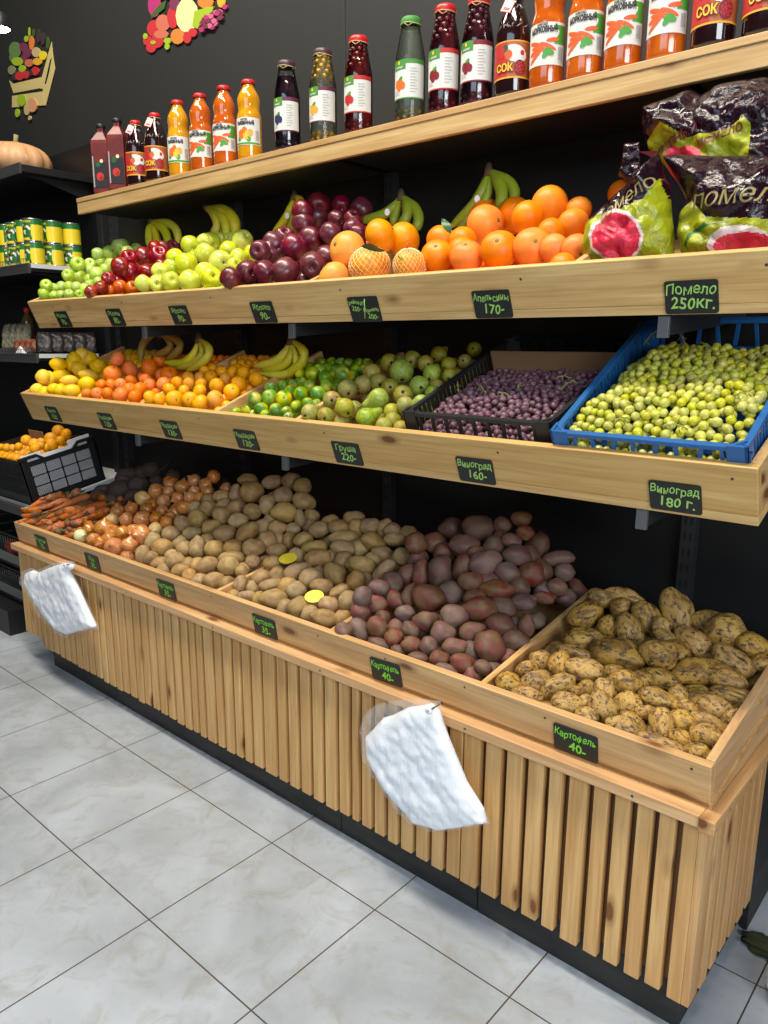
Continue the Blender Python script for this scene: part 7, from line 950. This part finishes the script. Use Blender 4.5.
BL=[('square','','square bottle of red brown sauce, leftmost on the bottle shelf'),('square','','square bottle of red brown sauce, second on the bottle shelf'),
('round','','dark juice bottle with a neck tag, third from left on the shelf'),('round','','dark juice bottle with a neck tag, beside the first yellow bottle'),
('waist','yellow','yellow nectar bottle right of the dark tagged bottles'),('waist','orange','orange carrot nectar bottle, left of the two beside each other'),('waist','orange','orange carrot nectar bottle left of the second yellow bottle'),('waist','yellow','yellow nectar bottle beside the dark berry compote'),
('cone','blue','conical jar bottle of dark berry compote with blueberries on its label'),('cone','yellow','conical bottle of pale compote with yellow fruit in the neck'),('cone','red','bottle of red strawberry compote packed with fruit'),
('cone','clear','conical bottle of pale clear compote with a green cap'),('cone','cherry','conical red capped compote bottle with a bright red label band'),('cone','dark','conical red capped compote bottle with a dark red label band'),
('round','','dark juice bottle reading СОК, between the compotes and carrot nectar'),('waist','orange','carrot nectar bottle, first of the four together on the right'),('waist','orange','carrot nectar bottle, second of the four together on the right'),('waist','orange','carrot nectar bottle, third of the four together on the right'),('waist','orange','carrot nectar bottle, last of the four together on the right'),
('round','','dark juice bottle reading СОК, right of the carrot nectar bottles'),('round','','dark juice bottle reading СОК, furthest right on the shelf')]
for (x,top),(kind,var,lab) in zip(T['BOT'],BL): bottle(x,top,kind,var,lab,group='juice and compote bottles on the high shelf')
# ================================================================ left shelving bay
XE=-3.72
lf=empty('store_shelving',(-4.4,.5,0));tag(lf,'black metal store shelving bay left of the counter with pumpkin, tins and packets','shelving')
inv=Matrix.Translation((-4.4,.5,0)).inverted()
def LP(m,n,mat,bevel=0): o=m.build(n,mat,lf,bevel);o.matrix_parent_inverse=inv;return o
m=MB();m.box(-6.,XE,.06,.80,0,.14);LP(m,'plinth',BLACK)
for z in (2.475,1.985,1.52,.70):
    y0=.36 if z>1 else .20
    m=MB();m.box(-6.,XE,y0,.78,z-.035,z);LP(m,'shelf',BLACK,.002)
    m=MB();m.box(-6.,XE,y0-.012,y0-.001,z-.045,z+.006);LP(m,'price_rail',flat('grey price rail',(62,62,62),.4) if z==2.475 else bpy.data.materials['grey price rail'],.001)
    if z<2.4: m=MB();m.box(XE+.001,XE+.008,y0,.70,z-.018,z+.004);LP(m,'end_rail',WHITE_SH)
    m=MB();pts=[(y0+.02,z-.04),(y0+.12,z-.055),(.76,z-.13),(.76,z-.036)];vs=[(XE-.05,a,b) for a,b in pts]+[(XE-.047,a,b) for a,b in pts];m.add(vs,[(0,1,2,3),(7,6,5,4),(0,4,5,1),(1,5,6,2)]);LP(m,'bracket',BLACK)
m=MB();m.box(-6,XE+.06,.785,.80,.14,2.66);LP(m,'back_panel',BLACK)
m=MB();m.box(XE+.0,XE+.055,.75,.80,0,2.68);LP(m,'upright',flat('upright black',(34,34,36),.4),.002)
# wire fence on two shelf fronts
for z,y0 in ((1.985,.352),(1.52,.352)):
    m=MB();n=90
    for k in range(n): x=XE-.03-k*.02;m.box(x,x+.002,y0-.014,y0-.012,z,z+.028)
    m.box(XE-2,XE-.01,y0-.014,y0-.012,z+.026,z+.029);LP(m,'wire_fence',STEEL)
# pumpkin
pk=MB();N=60;nr=15;pr=[]
for j in range(nr):
    q=math.pi*j/(nr-1)-math.pi/2;pr.append((max(.0008,.19*math.cos(q)**.8 if math.cos(q)>0 else 0),.10*math.sin(q)))
pk.lathe(pr,N,cap=False,squash=lambda a,z:1-.10*abs(math.cos(a*6))**8)
PKM=speck('pumpkin skin',(206,156,104),(190,134,84),(226,186,140),.62,.5,.0,.0,1.,.2)
o=pk.build('pumpkin',PKM,loc=(-4.21,.56,2.585));o.rotation_euler=(.0,.08,0);tag(o,'pale orange ribbed pumpkin on the top shelf at left','pumpkin')
m=MB();m.tube([(0,0,.08),(.004,0,.115),(.014,0,.14)],[.022,.012,.014],8);m.build('stem',flat('dry pumpkin stem',(150,140,100),.8),o)
# tins
TY=flat('tin yellow label',(232,206,40),.3);TG=flat('tin green label',(34,110,46),.3);TR=flat('tin red print',(206,90,50),.4);TW=flat('tin white print',(226,230,214),.4);TS=flat('tin steel',(190,190,186),.25,Metallic=.9)
def tin(x,y,z,az,label):
    t=empty('tin_can',(x,y,z),(0,0,az));tag(t,label,'tin','tins of vegetables stacked on the left shelf')
    r=.050;H=.117;m=MB();m.lathe([(r-.004,.001),(r,.001),(r,.004),(r-.0015,.006),(r-.0015,H-.006),(r,H-.004),(r,H-.001),(r-.004,H-.001),(r-.005,H-.004),(.001,H-.004)],26);m.build('can_body',TS,t)
    m=MB();R=r-.0008
    cylpatch(m,-math.pi,math.pi,.007,H-.007,R,0,40)
    for a in (0,math.pi): cylpatch(m,a-1.57,a+1.57,H-.032,H-.007,R+.0004,1,20)
    cylpatch(m,-1.1,.1,.02,.09,R+.0006,1,14)
    for q in range(26):
        R4=random.Random(q);cylpoly(m,R*(-1.1+1.2*R4.random()),.014+.07*R4.random(),.0065,.0065,R+.0008+q*.00003,R4.choice([1,3,2,3,1,4]),0,7)
    cyltext(m,'ГОРОШЕК',.012,R*-.4,H-.019,R+.0022,0,.0005,0,.07)
    m.build('can_label',[TY,TG,TR,TW,flat('tin dark green',(14,64,30),.4) if 'tin dark green' not in bpy.data.materials else bpy.data.materials['tin dark green']],t);return t
k=0
cols=[(-3.775,.415,'front corner'),(-3.775,.52,'middle of the end row'),(-3.775,.625,'back of the end row')]
for i,(x,y,w) in enumerate(cols):
    tin(x,y,1.9855,.55+i*.2,'yellow and green tin, lower, %s on the left shelf'%w);tin(x,y,2.1030,.8-i*.45,'yellow and green tin, upper, %s on the left shelf'%w)
for i in range(4):
    x=-3.885-.108*i
    wds=['beside the corner tins','second left of the corner tins','third left of the corner tins','leftmost of the front row'][i]
    tin(x,.42,1.9855,.3+i*.7,'yellow and green tin, lower, %s'%wds);tin(x,.42,2.1030,.1+i*.9,'yellow and green tin, upper, %s'%wds)
# packets of dried goods standing on the lower shelf
PKF=crinkle('clear cellophane over dark goods',(36,34,36),.1,30,.8,1.,(66,60,56));PKR=crinkle('clear cellophane over red goods',(110,58,46),.2,40,.7,1.,(150,96,74));PKW=crinkle('clear cellophane over pale goods',(150,146,124),.2,40,.6,1.,(110,104,84))
def packet(x,y,z,mat,label,w=.10,h=.15,d=.05,lean=.5,rz=0.):
    poly=[(-w/2,0),(w/2,0),(w/2*.98,h*.75),(w/2*.8,h*.95),(w/2*.95,h),(-w/2*.95,h),(-w/2*.8,h*.94),(-w/2*.98,h*.75)]
    o=inflate('packet',poly,0,d/2,.035,.012,[mat],[],.008,40,x*7);o.location=(x,y,z+.006);o.rotation_euler=(-lean,0,rz);tag(o,label,'packet','cellophane packets on the left shelf')
for i in range(5): packet(-3.80,.43+.066*i,1.52,PKF,'dark cellophane packet leaning in the end row, %s from the front'%ORD[i],lean=.45,rz=1.05,h=.13,w=.085,d=.04)
for i in range(4): packet(-3.90-.07*i,.42,1.52,PKR,'reddish cellophane packet in the front row, %s from the right'%ORD[i],w=.09,h=.08,lean=.3)
for i in range(4): packet(-4.12-.08*i,.47,1.52,PKW,'pale cellophane packet behind the reddish ones, %s from the right'%ORD[i],h=.17,lean=.15)
m=MB();m.add([(-.05,0,0),(.05,0,0),(0,.012,.045),(-.05,.03,0),(.05,.03,0)],[(0,1,2),(4,3,2),(0,2,3),(1,4,2)]);o=m.build('price_card',WHITE);o.location=(-4.02,.385,1.5205);tag(o,'small folded white card in front of the reddish packets','card')
t=empty('oil_bottle',(-4.19,.53,1.5205));tag(t,'brown bottle with a red cap standing among the packets on the left','bottle')
m=MB();m.lathe([(.034,0),(.040,.006),(.040,.10),(.034,.13),(.039,.16),(.030,.20),(.014,.225),(.014,.24)],24);m.build('bottle_body',glassy('brown oil',(96,70,26)),t)
m=MB();m.lathe([(.017,.235),(.017,.262),(.001,.263)],16);m.build('cap',CAPR,t)
m=MB();cylpatch(m,-.3,.9,.03,.06,.0412,0);m.build('paper_label',[PAPER],t)
# black crate of orange fruit, tilted
m=MB(Matrix.Translation((-4.255,.215,.722))@Matrix.Rotation(math.radians(12),4,'X'));m.box(-.6,.635,.0,.58,-.028,-.002);LP(m,'tilted_shelf',WHITE_SH,.002)
MC=Matrix.Translation((-4.255,.215,.722))@Matrix.Rotation(math.radians(12),4,'X')
t=empty('plastic_crate');t.matrix_world=MC;tag(t,'black ventilated plastic crate of orange fruit on the left shelf','crate')
Wd,Dp,Hh=.62,.44,.25
m=MB();m.box(0,Wd,0,Dp,0,.008);m.build('crate_base',CR_BK,t)
# end panel facing right with 12 lattice windows
m=MB();x0,x1=Wd-.010,Wd
m.box(x0,x1,0,Dp,0,.035);m.box(x0,x1,0,.045,.035,Hh);m.box(x0,x1,Dp-.045,Dp,.035,Hh)
m.box(x0,x1,.045,Dp-.045,.205,.232)
m.prism([(0,0)],0,0) if 0 else None
for a,b in ((.035,.092),(.0,0),): pass
cw=(Dp-.09)/4;ch=.17/3
for i in range(4):
    for j in range(3):
        ya=.045+i*cw;za=.035+j*ch
        m.box(x0+.001,x1-.0005,ya,ya+cw,za-.003,za+.003);m.box(x0+.001,x1-.0005,ya-.004,ya+.004,za,za+ch)
        s=.0145
        def seg(p,q):
            d=Vector((0,q[0]-p[0],q[1]-p[1]));nn=Vector((0,-d.z,d.y)).normalized()*.0010
            vs=[(x1-.0018,p[0]+nn.y*sg,p[1]+nn.z*sg) for sg in (1,-1)]+[(x1-.0018,q[0]+nn.y*sg,q[1]+nn.z*sg) for sg in (-1,1)]
            vs+=[(x1+.001,a,b) for _,a,b in vs];m.add(vs,[(3,2,1,0),(4,5,6,7),(0,1,5,4),(1,2,6,5),(2,3,7,6),(3,0,4,7)])
        k=-ch
        while k<cw:
            for up_ in (1,-1):
                # line z=za+(y-ya-k) clipped
                a=max(0,k);b=min(cw,k+ch)
                if b-a>.002:
                    if up_==1: seg((ya+a,za+a-k),(ya+b,za+b-k))
                    else: seg((ya+a,za+ch-(a-k)),(ya+b,za+ch-(b-k)))
            k+=s
m.build('end_wall',CR_BK,t)
m=MB();
for ya,yb,yc,yd in ((0,.02,.10,.14),(Dp,Dp-.02,Dp-.10,Dp-.14)):
    vs=[(x0,ya,.23),(x0,ya,Hh+.012),(x0,yc,Hh+.012),(x0,yd,.232)];vs=vs+[(x1,a,b) for _,a,b in vs];m.add([(x0,ya,Hh-.002),(x0,ya,Hh+.014),(x0,yc,Hh+.014),(x0,yd,.232),(x0,yd-.02*(1 if yd>yc else -1),.226),(x0,yc,Hh-.002)]+[(x1+.004,ya,Hh-.002),(x1+.004,ya,Hh+.014),(x1+.004,yc,Hh+.014),(x1+.004,yd,.232),(x1+.004,yd-.02*(1 if yd>yc else -1),.226),(x1+.004,yc,Hh-.002)],[(0,1,2,5),(5,2,3,4),(6,11,8,7),(11,10,9,8),(1,7,8,2),(2,8,9,3),(0,5,11,6),(5,4,10,11)])
m.build('handle_rim',CR_BK,t)
m=MB();m.box(x1-.0035,x1-.002,.046,Dp-.046,.036,.204);m.box(x0-.006,x0-.002,.02,Dp-.02,.01,Hh+.0);m.box(x0-.006,x0-.002,.02,.13,Hh,Hh+.02);m.box(x0-.006,x0-.002,Dp-.15,Dp-.02,Hh,Hh+.03);m.build('paper_lining',WHITE,t)
m=MB();m.box(0,Wd,0,.008,0,.05);m.box(0,Wd,0,.008,Hh-.018,Hh)
for k in range(30): x=Wd*k/29;m.box(max(0,x-.003),min(Wd,x+.003),0,.008,.05,Hh-.018)
for z in (.10,.15,.2): m.box(0,Wd,.002,.006,z,z+.005)
m.build('front_wall',CR_BK,t)
m=MB();m.box(0,Wd,Dp-.008,Dp,0,Hh);m.box(0,.008,0.008,Dp-.008,0,Hh);m.build('back_wall',CR_BK,t)
m=MB(MC);m.box(.12,.30,.30,.304,.12,.30);o=m.build('cardboard_flap',CARD);tag(o,'brown cardboard flap sticking out of the crate of orange fruit','cardboard')
it=parse('crate_orange')
labs=rowlabels(it,'orange yellow mandarin','the left black crate',3)
M_CR=citrusmesh('mandarin',MANDY,.9)
MI_=MC.inverted()
for i,a in enumerate(it):
    q=MI_@Vector(a[:3]);s=(a[3]+a[4])/2;q.x=min(q.x,Wd-.02-s);q.y=min(max(q.y,.012+s),Dp-.012-s);obj('mandarin',M_CR,MC@q,(s,s,s),rotfrom((R_.uniform(-1,1),-1,R_.uniform(-.5,1))),label=labs[i],cat='mandarin',group='mandarins in the left black crate')
for i in range(9):
    for j in range(6):
        q=MC@Vector((.05+i*.064,.05+j*.066,.195));obj('mandarin',M_CR,q,(.032,.032,.032),rotfrom((R_.uniform(-1,1),R_.uniform(-1,1),.3)),label='mandarin half hidden low in the left black crate',cat='mandarin',group='mandarin half hidden low in the left black crate')
# black wire baskets under it
def basket(M,w,d,h,label):
    t=empty('wire_basket');t.matrix_world=M;tag(t,label,'basket','dark baskets under the left shelf');m=MB()
    for z in (0,h*.33,h*.66,h):
        m.tube([(0,0,z),(w,0,z),(w,d,z),(0,d,z),(0,0,z)],.0045 if z in(0,h) else .003,5)
    n=int(w/.03)
    for k in range(n+1): x=w*k/n;m.tube([(x,0,h),(x,0,0),(x,d,0),(x,d,h)],.0024,4)
    for k in range(12): y=d*k/11;m.tube([(0,y,h),(0,y,0),(w,y,0),(w,y,h)],.0024,4)
    m.build('basket_wires',CR_BK,t)
    m=MB()
    for k in range(int(w/.014)): x=k*.014+.004;m.box(x,x+.004,-.006,-.003,.012,.065)
    m.build('front_grille',flat('grey grille',(96,98,100),.4) if 'grey grille' not in bpy.data.materials else bpy.data.materials['grey grille'],t)
basket(Matrix.Translation((-4.42,.16,.165)),.95,.5,.17,'lower dark wire basket beside the counter end')
basket(Matrix.Translation((-4.42,.16,.365)),.95,.5,.17,'upper dark wire basket beside the counter end')
tm=matd(lump('tomato',seed=3,amp=.04),flat('tomato skin',(120,20,18),.3))
for k in range(6): obj('tomato',tm,(-3.66-.085*k,.25+.02*(k%2),.415),(.04,.042,.036),rotfrom((1,.2,0)),label='dark red tomato in the upper wire basket left of the counter',cat='tomato',group='tomatoes in the upper wire basket')
# ================================================================ cut-out posters on the wall
PC=dict(tan=(196,178,116),slot=(24,24,22),green=(96,120,66),lime=(150,176,36),dkgreen=(60,88,34),aub=(60,44,52),aub2=(110,44,66),orange=(212,122,50),purple=(112,46,76),beige=(186,164,118),yellow=(220,196,36),salmon=(190,104,82),gold=(214,160,40),sage=(126,130,96),red=(186,44,52),peach=(206,146,104),magenta=(168,44,104),pink=(196,96,130),cream=(222,216,150))
PM_={k:flat('poster '+k,v,.6) for k,v in PC.items()};PL=list(PM_.values());PI={k:i for i,k in enumerate(PC)}
def poster(key,label):
    m=MB();k=0
    for c,poly in S[key]:
        k+=1;d=.00018*k;m.prism([tuple(p) for p in poly],.8545-d,.8565,PI[c])
    o=m.build('wall_cutout',PL);tag(o,label,'poster','printed cut-out decorations on the dark wall');return o
poster('poster1','cut-out picture of a wooden crate of vegetables on the dark wall')
o=poster('poster2','cut-out picture of mixed fruit and berries high on the dark wall')
# small litter on the floor at the right
m=MB();m.v=[];
o=obj('potato_sprout_litter',matd(lump('litter',seed=9,amp=.35,freq=2.5),flat('dark green leaf litter',(52,54,30),.9)),(.055,.44,.012),(.05,.035,.012),label='dark green scrap lying on the floor by the counter end',cat='scrap')
o.name='leaf_scrap'
o=obj('white_sack',matd(lump('sack',seed=4,amp=.25,freq=2.2),BAGS_W),(.150,.300,.045),(.05,.06,.05),label='edge of a crumpled white sack on the floor at the far right',cat='sack')
# ================================================================ spotlight at the upper left
sp=empty('ceiling_spotlight',(-3.26,.11,2.92));tag(sp,'small bright spotlight hanging at the upper left edge','lamp')
m=MB();m.tube([(0,0,.06),(0,0,2.38)],.006,8);m.build('rod',BLACK,sp)
m=MB();m.lathe([(.02,.06),(.035,.05),(.042,0),(.040,-.004)],20,cap=False);m.build('housing',BLACK,sp)
em=NT('lit lamp glass',.3,(1,1,1,1));em.b.inputs['Emission Color'].default_value=(1,.97,.92,1);em.b.inputs['Emission Strength'].default_value=30.
m=MB();m.lathe([(.001,-.012),(.03,-.010),(.040,-.002),(.001,-.001)],20,cap=False);m.build('lamp_glass',em.m,sp)
# ================================================================ light
def area(name,loc,rot,sx,sy,e,col):
    l=bpy.data.lights.new(name,'AREA');l.shape='RECTANGLE';l.size=sx;l.size_y=sy;l.energy=e;l.color=col
    o=bpy.data.objects.new(name,l);o.location=loc;o.rotation_euler=rot;C.objects.link(o);return o
area('ceiling_panel_light',(-2.2,-.8,5.2),(math.radians(10),0,0),3.4,.5,LI1,(1,.92,.78))
area('ceiling_panel_light',(-.1,-1.0,5.2),(math.radians(12),0,0),1.6,.5,LI2,(1,.93,.82))
area('doorway_daylight',(.2,-4.6,3.9),(math.radians(52),0,math.radians(3)),4.,2.4,LI3,(.66,.82,1.0))
area('side_window_daylight',(2.9,-2.2,2.2),(math.radians(65),0,math.radians(60)),2.0,1.8,LI4,(.88,.94,1.0))
w=bpy.data.worlds.new('World');bpy.context.scene.world=w;w.use_nodes=True;w.node_tree.nodes['Background'].inputs[0].default_value=(.78,.88,1,1);w.node_tree.nodes['Background'].inputs[1].default_value=WST
# ================================================================ camera
cam=bpy.data.cameras.new('camera');cam.sensor_fit='VERTICAL';cam.sensor_height=36;cam.lens=36*758.77/1024;cam.clip_start=.05
co=bpy.data.objects.new('camera',cam);C.objects.link(co);ya,pi_,ro=-.7188,-.2175,.0055
F=Vector((math.sin(ya)*math.cos(pi_),math.cos(ya)*math.cos(pi_),math.sin(pi_)));Rt=F.cross(Vector((0,0,1))).normalized();U=Rt.cross(F)
R2=Rt*math.cos(ro)+U*math.sin(ro);U2=-Rt*math.sin(ro)+U*math.cos(ro)
co.matrix_world=Matrix.Translation((.4259,-1.5493,1.5843))@Matrix((R2,U2,-F)).transposed().to_4x4()
sc=bpy.context.scene;sc.camera=co
sc.view_settings.view_transform='Standard';sc.view_settings.look='None';sc.view_settings.gamma=1;sc.view_settings.use_curve_mapping=False;sc.view_settings.exposure=EXPO
